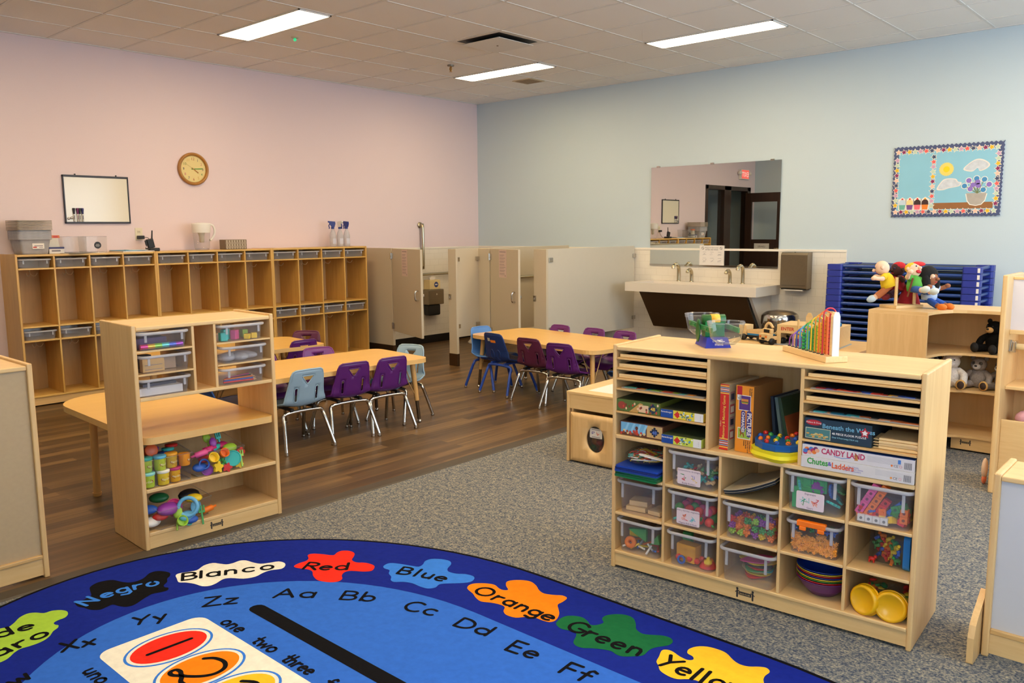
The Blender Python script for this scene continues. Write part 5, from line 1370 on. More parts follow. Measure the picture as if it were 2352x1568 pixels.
# toy pieces
def piece(kind, c, s=1.0):
    mb = MB()
    if kind == 'plate': mb.at(rx(80)).lathe([(0, 0), (.03 * s, 0), (.034 * s, .006), (.032 * s, .008), (.028 * s, .003)], 20)
    elif kind == 'cup': mb.at(rx(60)).lathe([(0, 0), (.02 * s, 0), (.026 * s, .03), (.024 * s, .03), (.019 * s, .004)], 16)
    elif kind == 'ring': mb.at(rx(75)).tube([(.028 * s * math.cos(2 * PI * k / 20), .028 * s * math.sin(2 * PI * k / 20), 0) for k in range(20)], .006 * s, 8, closed=True)
    elif kind == 'cutter':
        q = [((.024 + .006 * math.cos(5 * 2 * PI * k / 30)) * s * math.cos(2 * PI * k / 30), (.024 + .006 * math.cos(5 * 2 * PI * k / 30)) * s * math.sin(2 * PI * k / 30)) for k in range(30)]
        mb.at(rx(80)).prism(q, 0, .012 * s)
    elif kind == 'roller': mb.at(ry(80)).lathe([(.0, -.05 * s), (.006, -.05 * s), (.006, -.03 * s), (.014, -.028 * s), (.014, .028 * s), (.006, .03 * s), (.006, .05 * s), (0, .05 * s)], 12)
    elif kind == 'fork': mb.at(rx(70)).box(-.004, .004, -.045 * s, .01, 0, .006).box(-.014, .014, .01, .02, 0, .006).box(-.014, -.008, .02, .045 * s, 0, .006).box(-.003, .003, .02, .045 * s, 0, .006).box(.008, .014, .02, .045 * s, 0, .006)
    elif kind == 'flower':
        for k in range(5): mb.ell((.016 * s * math.cos(2 * PI * k / 5), .0, .016 * s * math.sin(2 * PI * k / 5)), (.012 * s, .006, .012 * s), 8)
    elif kind == 'spoon': mb.at(rx(65)).ell((0, .03 * s, 0), (.02 * s, .028 * s, .008), 12).tube([(0, 0, 0), (0, -.045 * s, .004)], .005, 6)
    elif kind == 'mold': mb.at(rx(20)).ell((0, 0, 0), (.045 * s, .03 * s, .02 * s), 14)
    return mb
abin('clear bin heaped with bright plastic dough tools, on the upper open shelf', .386, .03, .287, .245, .3, .11, .15)
PC = [('plate', 'teal', .445, .012, .345, 1.15), ('cutter', 'yellow', .362, .012, .318, 1.0), ('cup', 'yellow', .338, .014, .362, 1.0), ('fork', 'lime', .487, .014, .335, .9), ('cutter', 'yellow', .478, .016, .308, .7), ('mold', 'lime', .45, .05, .39, .95), ('flower', 'red', .495, .03, .36, 1.0),
      ('roller', 'pink', .29, .02, .398, 1.0), ('roller', 'magenta', .335, .04, .405, .8), ('plate', 'purple', .32, .03, .31, .8), ('mold', 'blue', .285, .03, .33, .9), ('cup', 'orange', .4, .03, .37, .9), ('spoon', 'purple', .37, .05, .405, .9), ('flower', 'green', .39, .02, .335, .8),
      ('roller', 'teal', .38, .06, .4, .8), ('mold', 'red', .32, .05, .36, .8), ('spoon', 'lime', .36, .09, .42, 1.0), ('ring', 'blue', .3, .014, .345, .8), ('cutter', 'red', .415, .014, .305, .8), ('mold', 'magenta', .43, .09, .4, .8), ('fork', 'teal', .42, .1, .42, .9)]
KN = {'plate': 'plate', 'cutter': 'shape cutter', 'cup': 'cup', 'fork': 'fork', 'mold': 'mould', 'flower': 'flower', 'roller': 'roller', 'spoon': 'scoop', 'ring': 'ring'}
for k, (kd, c, u, v, z, s) in enumerate(PC):
    if (kd, c) == ('cutter', 'yellow'): ex = 'at the front of' if s == 1.0 else 'small, at the window-side corner of'
    else: ex = 'in'
    item('dough_' + kd, '%s plastic %s %s the heaped bin of dough tools' % (c, KN[kd], ex), 'toy', piece(kd, c, s), cm(c), u, v, z, (k * 47) % 60 - 30, 'plastic dough tools')
abin('clear bin of play kitchen pieces on the lowest shelf, turned askew', .198, .03, .085, .28, .22, .09, .14, 12)
PL = [('ring', 'light blue', .2, -.006, .165, 1.5), ('mold', 'purple', .125, .035, .165, 1.3), ('plate', 'magenta', .155, .05, .16, 1.25), ('mold', 'red', .085, .03, .14, .8), ('spoon', 'lime', .15, .0, .115, 1.1), ('mold', 'light blue', .2, .01, .118, 1.0), ('roller', 'orange', .305, .02, .12, .9), ('fork', 'green', .27, .005, .105, 1.0),
      ('mold', 'blue', .045, .06, .175, .9), ('mold', 'white', .05, .04, .12, 1.0), ('cup', 'lime', .16, -.005, .1, 1.0), ('mold', 'blue', .21, -.002, .1, .8), ('mold', 'yellow', .25, .04, .185, .9), ('plate', 'light blue', .25, .03, .145, 1.0), ('mold', 'black', .25, .09, .19, 1.2), ('ring', 'teal', .2, -.008, .092, .5), ('mold', 'dark green', .12, .12, .2, 1.0)]
for k, (kd, c, u, v, z, s) in enumerate(PL):
    ex = {8: 'standing at the shelf side of', 11: 'at the front foot of'}.get(k, 'in')
    item('play_' + kd, '%s plastic %s %s the askew bin on the lowest shelf' % (c, KN[kd], ex), 'toy', piece(kd, c, s), cm(c), u, v, z, (k * 53) % 70 - 35, 'play kitchen pieces on the lowest shelf')
# ---------------------------------------------------------------- big toy shelf
BA = Vector((5.864, -5.248, 0)); BR = 3.4427
MBG = Matrix.Translation(BA) @ rz(BR)
def GP(u, v, z=0): return MBG @ Vector((u, v, z))
BW, BD = 1.194, .388
t = thing('toy_shelf', 'big birch toy shelf with puzzle slots and fifteen cubbies, nearest the camera on the carpet', 'shelf', BA, BR)
for a in (0, BW - .018): build('side_panel', MB().box(a, a + .018, 0, BD, 0, .966), BIRCH, t, bevel=.005)
build('top_panel', MB().box(.018, BW - .018, -.001, BD, .942, .96), BIRCHX, t, bevel=.005)
build('back_panel', MB().box(.018, BW - .018, BD - .012, BD - .006, .02, .942), BIRCH, t)
build('middle_shelf', MB().box(.018, BW - .018, -.002, BD - .012, .569, .586), BIRCHX, t, bevel=.004)
build('floor_panel', MB().box(.018, BW - .018, -.002, BD - .012, .066, .081), BIRCHX, t, bevel=.004)
build('kick_board', MB().box(.018, BW - .018, .006, .02, .012, .066), BIRCHX, t)
for x in (.42, .781): build('divider', MB().box(x, x + .0135, .003, BD - .012, .586, .942), BIRCH, t, bevel=.002)
DV = (.2385, .479, .7195, .957)
for x in DV: build('divider', MB().box(x, x + .0115, .003, BD - .012, .081, .569), BIRCH, t, bevel=.002)
CS = [(.018, .2385), (.25, .479), (.4905, .7195), (.731, .957), (.9685, 1.176)]
for a, b in CS:
    for z in (.404, .239): build('cubby_shelf', MB().box(a, b, -.001, BD - .012, z, z + .012), BIRCHX, t, bevel=.003)
for z in (.909, .866, .823, .78, .683):
    for a, b in ((.018, .42), (.7945, 1.176)): build('slot_shelf', MB().box(a, b, .0, BD - .012, z - .004, z + .004), BEDGE, t, bevel=.0015)
emblem(t, (.6, .005, .04), 0, 1.15)
def git(name, lb, cat, mb, mats, u, v, z, a=0, grp=None, bevel=0, T=None):
    o = solo(name, mb, mats, lb, cat, grp, bevel=bevel)
    o.matrix_world = MBG @ loc(u, v, z) @ rz(a) @ (T or Matrix())
    return o
# puzzles in the slots
PZ = [(0, .914, 'wood', 'topmost slot'), (0, .871, 'wood', 'second slot'), (0, .828, 'wood', 'third slot'), (0, .785, 'pic', 'fourth slot'), (1, .914, 'wood', 'topmost slot'), (1, .871, 'pic', 'second slot'), (1, .828, 'wood', 'third slot'), (1, .785, 'pic', 'fourth slot')]
PALS = [[(60, 150, 150), (190, 60, 50), (120, 160, 60), (200, 130, 60)], [(210, 70, 50), (60, 90, 170), (230, 180, 60), (180, 40, 50)], [(200, 110, 60), (70, 170, 180), (40, 120, 150), (220, 160, 120)]]
pi = 0
for s, z, kd, nm in PZ:
    u0 = (.024, .8)[s]; side = ('stall side', 'window side')[s]
    if kd == 'wood':
        th = .016 if z != .914 else .013
        mb = MB().box(0, .385 if s else .39, 0, .29, 0, th * .45).box(0, .385 if s else .39, .0, .012, th * .45, th).box(0, .385, .012, .29, th * .45, th * .7, 1)
        git('wooden_puzzle', 'wooden tray puzzle in the %s on the %s of the big shelf' % (nm, side), 'puzzle', mb, [PINE, pm(26, 26, 30, .6)], u0 - (0 if z != .914 else -.004), .012, z, 0, 'tray puzzles in the big shelf slots', .001)
    else:
        w_ = .37
        mb = MB().box(0, w_, 0, .28, 0, .004)
        for k in range(26):
            x = rnd.uniform(.005, w_ - .05); mb.box(x, x + rnd.uniform(.015, .045), .001, rnd.uniform(.012, .03), .004, .0046 + .0001 * k, 1 + k % 4)
        mb.box(.004, w_ - .004, .02, .279, .004, .0045, 5)
        git('picture_puzzle', 'thin picture puzzle in the %s on the %s of the big shelf' % (nm, side), 'puzzle', mb, [pm(150, 140, 130, .5)] + [pm(*c, .35) for c in PALS[pi]] + [pm(36, 40, 46, .4)], u0 + .015, .008, z, (-1, 1, 0)[pi], 'tray puzzles in the big shelf slots'); pi += 1
def carton(name, lb, u0, u1, z0, z1, d, v, faces, side, a=0, grp=None, top=None):
    t = thing(name, lb, 'game box', group=grp); t.matrix_world = MBG @ loc(u0, v, z0) @ rz(a)
    build('carton', MB().box(0, u1 - u0, 0, d, 0, z1 - z0), side, t, bevel=.0012)
    mb = MB().at(loc(0, -.0006, 0) @ UP)
    mats = faces(mb, u1 - u0, z1 - z0)
    build('printed_front', mb, mats, t)
    if top: build('lid_top', MB().box(.001, u1 - u0 - .001, .001, d - .001, z1 - z0, z1 - z0 + .0006), top, t)  # slot puzzle boxes: top colour darkened to paint in the shade there
    return t
def rect(mb, x0, x1, y0, y1, m, z=.0003): mb.flat([(x0, y0), (x1, y0), (x1, y1), (x0, y1)], z, m)
def jig(mb, x, y, s, m, z):
    mb.flat([(x - s, y - s), (x + s, y - s), (x + s, y + s), (x - s, y + s)], z, m)
    for dx, dy in ((1.25, 0), (-1.25, 0), (0, 1.25), (0, -1.25)):
        mb.flat([(x + dx * s + s * .42 * math.cos(2 * PI * k / 10), y + dy * s + s * .42 * math.sin(2 * PI * k / 10)) for k in range(10)], z, m)
def f_green(mb, w, h):
    rect(mb, 0, w, 0, h, 0); mb.flat([(.06, 0), (.1, 0), (.125, h * .8), (.11, h * .85)], .0004, 1)
    rect(mb, .105, .15, .004, h * .7, 2, .0005)
    for k in range(16): x, y = rnd.uniform(.01, .2), rnd.uniform(.004, h - .006); mb.flat([(x + .0045 * math.cos(q), y + .006 * math.sin(q)) for q in (0, 1, 2, 3, 4, 5)], .0006 + k * 1e-5, 2 + k % 4)
    mb.flat([(.026 + .019 * math.cos(2 * PI * k / 14), .024 + .016 * math.sin(2 * PI * k / 14)) for k in range(14)], .00055, 5)
    jig(mb, .17, h * .48, .0125, 6, .0009); mb.text('48', .021, .17, h * .33, .0012, 7, bold=.02, align='CENTER')
    return [pm(84, 104, 46, .5), pm(196, 150, 80, .5), pm(226, 190, 150, .5), pm(120, 60, 40, .5), pm(200, 70, 50, .5), pm(150, 60, 44, .5), pm(28, 44, 80, .5), pm(236, 200, 70, .5)]
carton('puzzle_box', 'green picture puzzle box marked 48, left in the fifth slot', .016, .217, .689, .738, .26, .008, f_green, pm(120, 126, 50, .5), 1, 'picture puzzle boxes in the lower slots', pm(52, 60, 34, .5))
def f_blue(mb, w, h):
    rect(mb, 0, w, 0, h, 0); rect(mb, .004, .12, h * .2, h * .96, 1, .0004)
    for k in range(4): mb.flat([(.02 + k * .028, h * .3), (.03 + k * .028, h * .3), (.045 + k * .028, h * .94), (.035 + k * .028, h * .94)], .0005, 2)
    rect(mb, .125, w - .003, .004, h * .94, 3, .0004)
    for k in range(14): x = .006 + (k * 31 % 110) / 1000; y = .006 + (k * 17 % 14) / 1000; mb.flat([(x + .006 * math.cos(q), y + .006 * math.sin(q)) for q in (0, 1, 2, 3, 4, 5)], .0006 + k * 1e-5, 4 + k % 3)
    rect(mb, .072, .084, .006, .026, 4, .0009); mb.flat([(.078 + .007 * math.cos(2 * PI * k / 12), .034 + .008 * math.sin(2 * PI * k / 12)) for k in range(12)], .0009, 0)
    jig(mb, .16, h * .5, .0125, 7, .0009); mb.text('48', .021, .16, h * .34, .0012, 8, bold=.02, align='CENTER')
    return [pm(96, 50, 36, .5), pm(110, 170, 206, .5), pm(140, 194, 222, .5), pm(200, 164, 106, .5), pm(190, 60, 40, .5), pm(214, 190, 130, .5), pm(150, 70, 40, .5), pm(28, 40, 66, .5), pm(90, 120, 200, .5)]
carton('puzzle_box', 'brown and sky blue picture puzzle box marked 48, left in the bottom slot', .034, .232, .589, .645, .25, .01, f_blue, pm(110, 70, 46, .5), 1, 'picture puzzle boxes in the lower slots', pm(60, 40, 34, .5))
def f_rav(seed):
    def f(mb, w, h):
        rect(mb, 0, w * .3, 0, h, 0); rect(mb, w * .3, w * .8, 0, h, 1); rect(mb, w * .8, w, 0, h, 2)
        mb.text('Ravensburger', .0088, w * .01, h * .62, .0006, 2, bold=.02)
        jig(mb, w * .4, h * .5, .0085, 3, .0006)
        r = random.Random(seed)
        for k in range(30): x, y = r.uniform(w * .47, w * .78), r.uniform(.003, h - .003); mb.flat([(x + r.uniform(.002, .006) * math.cos(q), y + .003 * math.sin(q)) for q in (0, 1, 2, 3, 4, 5)], .0007 + k * 1e-5, 4 + k % 4)
        for k in range(3): rect(mb, w * .93, w * .935, h * (.2 + k * .2), h * (.3 + k * .2), 7, .0006)
        return [pm(24, 70, 150, .4), pm((226, 206)[seed], (206, 214)[seed], (60, 70)[seed], .4), PAPER, pm(206, 40, 36, .4), pm(90, 160, 200, .5), pm(236, 230, 220, .5), pm(110, 140, 70, .5), pm(90, 80, 90, .5)]
    return f
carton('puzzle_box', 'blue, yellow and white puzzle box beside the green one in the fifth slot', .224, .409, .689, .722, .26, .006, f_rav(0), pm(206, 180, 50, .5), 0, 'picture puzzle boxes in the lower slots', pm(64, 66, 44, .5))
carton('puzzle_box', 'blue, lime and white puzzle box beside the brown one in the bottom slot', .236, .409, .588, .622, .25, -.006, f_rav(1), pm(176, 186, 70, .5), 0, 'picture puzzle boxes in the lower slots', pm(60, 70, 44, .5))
def f_mem(mb, w, h):
    rect(mb, 0, w, 0, h, 0)
    for k, (y, c) in enumerate(((.04, 3), (.032, 1), (.024, 2), (.016, 1), (.008, 3), (.235, 1), (.228, 2), (.221, 1), (.214, 3), (.242, 3))): rect(mb, 0, w, y * h / .25, y * h / .25 + .004, c, .0004)
    mb.T = mb.T @ loc(w * .7, .045, .0006) @ rz(90)
    mb.text('Memory & Matching Game', .0155, 0, .004, 0, 3, bold=.01)
    mb.text('eeBoo', .009, .045, .019, 0, 4)
    return [pm(206, 40, 34, .45), pm(90, 170, 186, .5), pm(214, 214, 206, .5), pm(236, 196, 80, .5), pm(240, 220, 160, .5)]
t = carton('game_box', 'red memory and matching game box standing in the middle compartment', .462, .499, .5875, .845, .25, .04, f_mem, pm(196, 170, 130, .5), -4, 'game boxes in the middle compartment')
mb = MB().at(loc(.0375, 0, 0) @ rz(90) @ UP)
for k in range(4): rect(mb, .008, .045, .04 + .05 * k, .078 + .05 * k, k % 2, .0004); rect(mb, .014, .039, .046 + .05 * k, .07 + .05 * k, 2 + k % 2, .0006)
build('side_print', mb, [pm(190, 80, 70, .5), pm(170, 120, 110, .5), pm(226, 206, 180, .5), pm(60, 60, 70, .5)], t)
def f_pic(mb, w, h):
    rect(mb, 0, w, 0, h, 0); rect(mb, .004, .025, h * .82, h * .99, 1, .0004); rect(mb, .005, .022, h * .78, h * .86, 2, .0005)
    rect(mb, .012, .062, h * .63, h * .86, 2, .0004); rect(mb, .014, .06, h * .64, h * .85, 3, .0005)
    for y, c, q in ((.745, 4, .012), (.76, 5, .015), (.772, 6, .015), (.785, 4, .014)): rect(mb, .037 - q, .037 + q, h * y - .004, h * y + .005, c, .0007 + y * 1e-4)
    rect(mb, .01, .063, h * .2, h * .37, 2, .0004); rect(mb, .012, .061, h * .21, h * .36, 7, .0005)
    mb.ribbon([(.02, h * .33), (.024, h * .28), (.034, h * .28), (.036, h * .24)], .004, .0007, 8).ribbon([(.03, h * .33), (.024, h * .29), (.022, h * .25)], .004, .0007, 8)
    T = mb.T.copy()
    mb.T = T @ loc(.052, h * .62, .0008) @ rz(-90); mb.ribbon([(.006, .005), (.088, .005)], .022, 0, 9).text('PICTURE', .023, .004, -.002, .0004, 2, bold=.03)
    mb.T = T @ loc(.03, h * .62, .0009) @ rz(-90); mb.ribbon([(.006, .002), (.075, .002)], .018, 0, 9).text('CHARADES', .0155, .003, -.003, .0004, 2, bold=.03)
    for k, s in enumerate(('You imitate it', 'Acting out cards', 'your family', 'guesses')):
        mb.T = T @ loc(.06 - k * .008, h * .185, .0007) @ rz(-90); mb.text(s, .0072, 0, 0, 0, 10, bold=.03)
    mb.T = T @ loc(.062, h * .97, .0007) @ rz(-90); mb.text('No Reading', .007, 0, 0, 0, 10, bold=.03)
    mb.T = T @ loc(.055, h * .97, .0007) @ rz(-90); mb.text('Required!', .007, 0, 0, 0, 10, bold=.03)
    mb.T = T
    mb.text('4+', .01, .008, h * .795, .0008, 10)
    return [pm(226, 140, 34, .4), pm(180, 30, 40, .4), PAPER, pm(84, 50, 120, .4), pm(206, 130, 60, .5), pm(90, 150, 60, .5), pm(120, 60, 30, .5), pm(150, 180, 60, .5), pm(150, 60, 30, .5), pm(60, 50, 120, .4), INK]
carton('game_box', 'orange picture charades game box standing beside the red one', .522, .595, .5875, .846, .24, .05, f_pic, pm(150, 100, 50, .5), -5, 'game boxes in the middle compartment')
for k, (u, c, a, lb) in enumerate(((.65, (26, 38, 52), 6, 'dark blue book'), (.68, (84, 100, 94), 10, 'grey-green book'), (.704, (36, 60, 38), 13, 'dark green book'), (.722, (130, 66, 34), 17, 'thin orange book'))):
    o = git('picture_book', '%s leaning in the middle compartment behind the fish game' % lb, 'book', MB().box(0, .012 if k < 3 else .005, 0, .2, 0, .215).box(.001, .011 if k < 3 else .004, -.0006, 0, .06, .062, 1), [pm(*c, .4), PAPER], u, .12, .588, -8, 'books leaning in the middle compartment', .001, ry(-a))
solo('clear_pouch', MB().ell((0, 0, 0), (.02, .03, .05), 10), ACRY, 'clear plastic pouch poking up behind the leaning books', 'pouch', loc=GP(.75, .25, .78))
# fishing game
t = thing('fishing_game', 'yellow and blue magnetic fishing game sticking out of the middle compartment', 'game', group=None); t.matrix_world = MBG @ loc(.688, .095, .5875) @ rz(8) @ rx(3)
mb = MB()
for k, (z0, z1, r0_, r1_) in enumerate(((0, .016, .100, .111), (.016, .028, .111, .105), (.028, .040, .105, .107))):
    n = 32; f = lambda q: 1 + .055 * math.cos(5 * q + .4)
    vs = [(r0_ * f(2 * PI * j / n) * math.cos(2 * PI * j / n), r0_ * f(2 * PI * j / n) * math.sin(2 * PI * j / n), z0) for j in range(n)] + [(r1_ * f(2 * PI * j / n) * math.cos(2 * PI * j / n), r1_ * f(2 * PI * j / n) * math.sin(2 * PI * j / n), z1) for j in range(n)]
    mb.add(vs, [(j, (j + 1) % n, n + (j + 1) % n, n + j) for j in range(n)], 0, True)
    if k == 2: mb.add(vs[n:], [list(range(n))])
    if k == 0: mb.add(vs[:n], [list(range(n))[::-1]])
build('base', mb, pm(236, 216, 30, .3), t)
build('pond', MB().lathe([(.092, .036), (.1, .042), (.1, .062), (.094, .065), (.0, .064)], 12, sm=False), pm(24, 84, 150, .3), t)
FC = ['yellow', 'red', 'orange', 'green', 'blue']
for k in range(22):
    rr_, aa = ((.079, .05, .021)[0 if k < 12 else (1 if k < 19 else 2)], (k * 30 if k < 12 else (k - 12) * 51.4 if k < 19 else (k - 19) * 120))
    p = MBG @ loc(.688, .095, .5875) @ rz(8) @ rx(3) @ Vector((rr_ * math.cos(R(aa)), rr_ * math.sin(R(aa)), .0685))
    c = FC[(k * 3 + k // 4) % 5]
    solo('toy_fish', MB().ell((0, 0, 0), (.0105, .009, .009), 10).ell((-.004, -.007, .004), .0022, 6, 1).ell((.004, -.007, .004), .0022, 6, 1).box(-.004, .004, -.0095, -.006, -.001, .001, 1), [cm(c, .25), BLACK], 'small %s toy fish in the blue fishing pond' % c, 'toy fish', 'toy fish in the fishing game', loc=p, rotz=(k * 40) % 360)
def f_waves(mb, w, h):
    rect(mb, 0, w, 0, h, 0); rect(mb, .004, w * .4, .004, h * .55, 1, .0004); rect(mb, .006, w * .4 - .002, .006, h * .55 - .002, 2, .0005)
    r = random.Random(3)
    for k in range(24): x, y = r.uniform(.012, w * .4 - .012), r.uniform(.01, h * .3); mb.flat([(x + .006 * math.cos(q), y + .003 * math.sin(q)) for q in (0, 1, 2, 3, 4, 5)], .0006 + k * 1e-5, 3 + k % 3)
    mb.flat([(w * .14 + w * .12 * math.cos(2 * PI * k / 18), h * .8 + h * .13 * math.sin(2 * PI * k / 18)) for k in range(18)], .0005, 6)
    mb.text('Melissa & Doug', .0085, w * .14, h * .765, .0008, 7, align='CENTER')
    mb.text('Beneath the Waves', .0225, w * .27, h * .6, .0006, 8, bold=.015).text('48 PIECE FLOOR PUZZLE', .0105, w * .42, h * .36, .0006, 7, bold=.02).text('Over 4 Foot Long (156.4 cm)', .0075, w * .42, h * .2, .0006, 9, bold=.02)
    star(mb, w * .9, h * .62, .02, .0007, 6); star(mb, w * .9, h * .62, .011, .0009, 7)
    return [pm(26, 50, 66, .4), pm(200, 196, 160, .5), pm(70, 120, 120, .5), pm(214, 150, 60, .5), pm(120, 150, 110, .5), pm(200, 180, 120, .5), pm(180, 30, 44, .4), PAPER, pm(110, 170, 196, .4), pm(140, 190, 200, .4)]
carton('puzzle_box', 'dark blue undersea floor puzzle box in the fifth slot on the window side', .8, 1.03, .6885, .766, .27, .01, f_waves, pm(28, 48, 62, .5), 0)
for k in range(4):
    git('wooden_puzzle', 'small wooden puzzle, %s of the pile beside the undersea box' % ['lowest', 'second from the bottom', 'second from the top', 'topmost'][k], 'puzzle', MB().box(0, .125, 0, .14, 0, .0085).box(-.018, .0, .0, .1, .0, .003), PINE, 1.05, .02 + .004 * (k % 2), .6885 + k * .0095, (-1, 1, 0, 1)[k], 'small wooden puzzles beside the undersea box', .001)
def legal(mb, w, h, dx):
    for k in range(5): rect(mb, w * .54 + dx, w * .83 + dx, h * (.78 - k * .1), h * (.8 - k * .1), 3, .0004)
    for k in range(14): rect(mb, w * .915 + k * .0017, w * .915 + k * .0017 + (.0006 if k % 3 else .0011), h * .16, h * .72, 4, .0005)
    mb.text('CE', .012, w * .825, h * .2, .0006, 4); mb.flat([(w * .81 + .004 * math.cos(q), h * .3 + .004 * math.sin(q)) for q in (0, 1, 2, 3, 4, 5)], .0006, 5)
    mb.ribbon([(w * .885 + .004 * math.cos(2 * PI * k / 10), h * .3 + .004 * math.sin(2 * PI * k / 10)) for k in range(11)], .001, .0006, 6)
def f_candy(mb, w, h):
    rect(mb, 0, w, 0, h, 0); mb.text('CANDY LAND', .028, w * .18, h * .38, .0006, 1, bold=.03, squash=.82)
    mb.ribbon([(w * .3, h * .3), (w * .37, h * .22), (w * .44, h * .34)], .002, .0005, 2)
    for k in range(10):
        x, y = w * (.03 + .014 * (k % 9)), h * (.3 + .45 * ((k * 7) % 10) / 10)
        mb.flat([(x + .0085 * math.cos(2 * PI * j / 9), y + .0075 * math.sin(2 * PI * j / 9)) for j in range(9)], .0005 + k * 1e-5, (1, 5, 7, 8, 2)[k % 5])
    mb.flat([(w * .5 + .007 * math.cos(2 * PI * j / 9), h * .6 + .007 * math.sin(2 * PI * j / 9)) for j in range(9)], .0006, 9); rect(mb, w * .485, w * .515, h * .22, h * .5, 9, .0005)
    legal(mb, w, h, .02); rect(mb, w * .86, w * .885, h * .52, h * .86, 2, .0006)
    return [pm(214, 206, 206, .4), pm(186, 50, 90, .4), pm(70, 120, 190, .4), pm(150, 146, 150, .5), INK, pm(226, 120, 50, .5), pm(226, 110, 120, .5), pm(110, 40, 100, .4), pm(226, 160, 130, .4), pm(190, 130, 60, .4)]
def f_chutes(mb, w, h):
    rect(mb, 0, w, 0, h, 0); mb.text('Chutes', .03, w * .055, h * .38, .0006, 1, bold=.03, squash=.85).text('&', .02, w * .25, h * .45, .0006, 2, bold=.03).text('Ladders', .028, w * .285, h * .3, .0006, 7, bold=.03, squash=.85)
    for k, s in enumerate(('The Classic', 'Up and Down Game', 'for Preschoolers')): mb.text(s, .008, w * .48, h * (.6 - .18 * k), .0006, 2, align='CENTER')
    legal(mb, w, h, .05)
    return [pm(216, 208, 204, .4), pm(60, 150, 60, .4), pm(90, 80, 170, .4), pm(170, 166, 170, .5), INK, pm(226, 140, 50, .5), pm(226, 110, 120, .5), pm(226, 96, 44, .4)]
carton('board_game', 'white board game box with CANDY LAND lettering, on the other white game box', .7985, 1.172, .629, .67, .27, .0, f_candy, PAPER, 0, 'white board game boxes', pm(50, 80, 150, .5))
carton('board_game', 'white board game box with green and orange lettering, under the other white game box', .7975, 1.173, .5875, .628, .27, -.004, f_chutes, PAPER, 0, 'white board game boxes')

# ---------------------------------------------------------------- tubs in the cubbies
CU = [(a + b) / 2 for a, b in CS]
def gtub(lb, c, z, h=.136, w=.203, v=-.004, du=0): return tub(lb, 'tub', GP(CU[c] + du, v, z + .0005), BR, w, .33, h, 'clear tubs in the big shelf')
def card(parent, w, h, x, z, lines, cols, v=.0):
    mb = MB().at(loc(x, v, z) @ UP).prism(rrect(0, w, 0, h, .006), 0, .0006)
    mb.text(lines[0], w * .095, w / 2, h * .84, .001, 1, align='CENTER').text(lines[1], w * .095, w / 2, h * .05, .001, 1, align='CENTER')
    for k in range(len(cols)):
        for j in range(2):
            cx, cz = w * (.3 + .4 * (k % 2)) + rnd.uniform(-.008, .008), h * .47 + rnd.uniform(-.006, .006)
            mb.ribbon([(cx + rnd.uniform(-.013, .013), cz + rnd.uniform(-.012, .012)) for _ in range(4)], .0014, .001 + .0001 * k, 2 + k)
    return build('label_card', mb, [pm(226, 206, 210, .6, var=.01, name='card_pinkish'), pm(90, 60, 90, .6)] + [cm(c) for c in cols], parent)
def fill(n, names, c, z0, mk, cols, grp, where, sz=.016, lo=0, hi=.1, dep=.125, wob=360, w=.165):
    """countable pieces heaped in a tub, each an object of its own"""
    protos = {}
    per = max(1, int(w / (2 * sz))); rows = max(1, int(dep / (2 * sz)))
    k = 0; lay = 0
    while k < n and lay < 20:
        for r_ in range(rows):
            for q in range(per):
                if k >= n: break
                u = CU[c] - w / 2 + (q + .5) * w / per + rnd.uniform(-.3, .3) * sz
                v = .02 + sz + r_ * 2 * sz * 1.03 + rnd.uniform(-.25, .25) * sz
                z = z0 + .006 + sz + lay * sz * 1.75 + rnd.uniform(0, .25) * sz
                if z > z0 + hi: continue
                cn = cols[rnd.randrange(len(cols))]
                lb = 'small %s %s in the %s' % (cn, names, where)
                M_ = MBG @ loc(u, v, z) @ rz(rnd.uniform(0, wob)) @ rx(rnd.uniform(0, wob)) @ ry(rnd.uniform(0, wob))
                if cn not in protos:
                    o = solo(names.replace(' ', '_'), mk(), cm(cn), lb, 'toy', grp); protos[cn] = o
                else:
                    o = protos[cn].copy(); COL.objects.link(o)
                o.matrix_world = M_; k += 1
        lay += 1
def m_ball(s): return lambda: MB().ell((0, 0, 0), s, 10)
def m_knob(s):
    def f():
        mb = MB().ell((0, 0, 0), s * .62, 8)
        for d in ((1, 0, 0), (-1, 0, 0), (0, 1, 0), (0, -1, 0), (0, 0, 1), (0, 0, -1), (.6, .6, .6), (-.6, .6, -.6), (.6, -.6, -.6), (-.6, -.6, .6)): mb.ell([q * s * .75 for q in d], s * .36, 6)
        return mb
    return f
def m_peg(s):
    def f():
        mb = MB()
        for d in ((1, 0, 0), (0, 1, 0), (0, 0, 1)): mb.tube([[-q * s for q in d], [q * s for q in d]], s * .36, 6)
        return mb
    return f
def m_cube(s):
    def f(): return MB().box(-s, s, -s, s, -s, s).tube([(0, 0, s), (0, 0, s * 1.5)], s * .5, 8)
    return f
def m_rod(s): return lambda: MB().tube([(-s * 2, 0, 0), (s * 2, 0, 0)], s * .4, 8)
Z1, Z2, Z3 = .0815, .2515, .4165
gtub('clear tub of plain wooden blocks, middle of the first column', 0, Z2)
git('wood_block', 'flat square wooden block standing on the pile in the first column tub', 'block', MB().box(-.04, .04, -.02, .05, 0, .022), PINE, CU[0] - .03, .07, Z2 + .024, 10, 'wooden blocks in the first column tub', .002)
git('wood_block', 'flat wooden block lying under the square one in the first column tub', 'block', MB().box(-.05, .04, -.02, .05, 0, .02), PINE, CU[0] - .03, .06, Z2 + .003, 4, 'wooden blocks in the first column tub', .002)
git('wood_block', 'flat wooden block lying alone near the divider in the first column tub', 'block', MB().box(-.03, .03, -.02, .07, 0, .018), PINE, CU[0] + .055, .06, Z2 + .003, -6, 'wooden blocks in the first column tub', .002)
gtub('clear tub with green and orange building pieces, bottom of the first column', 0, Z1)
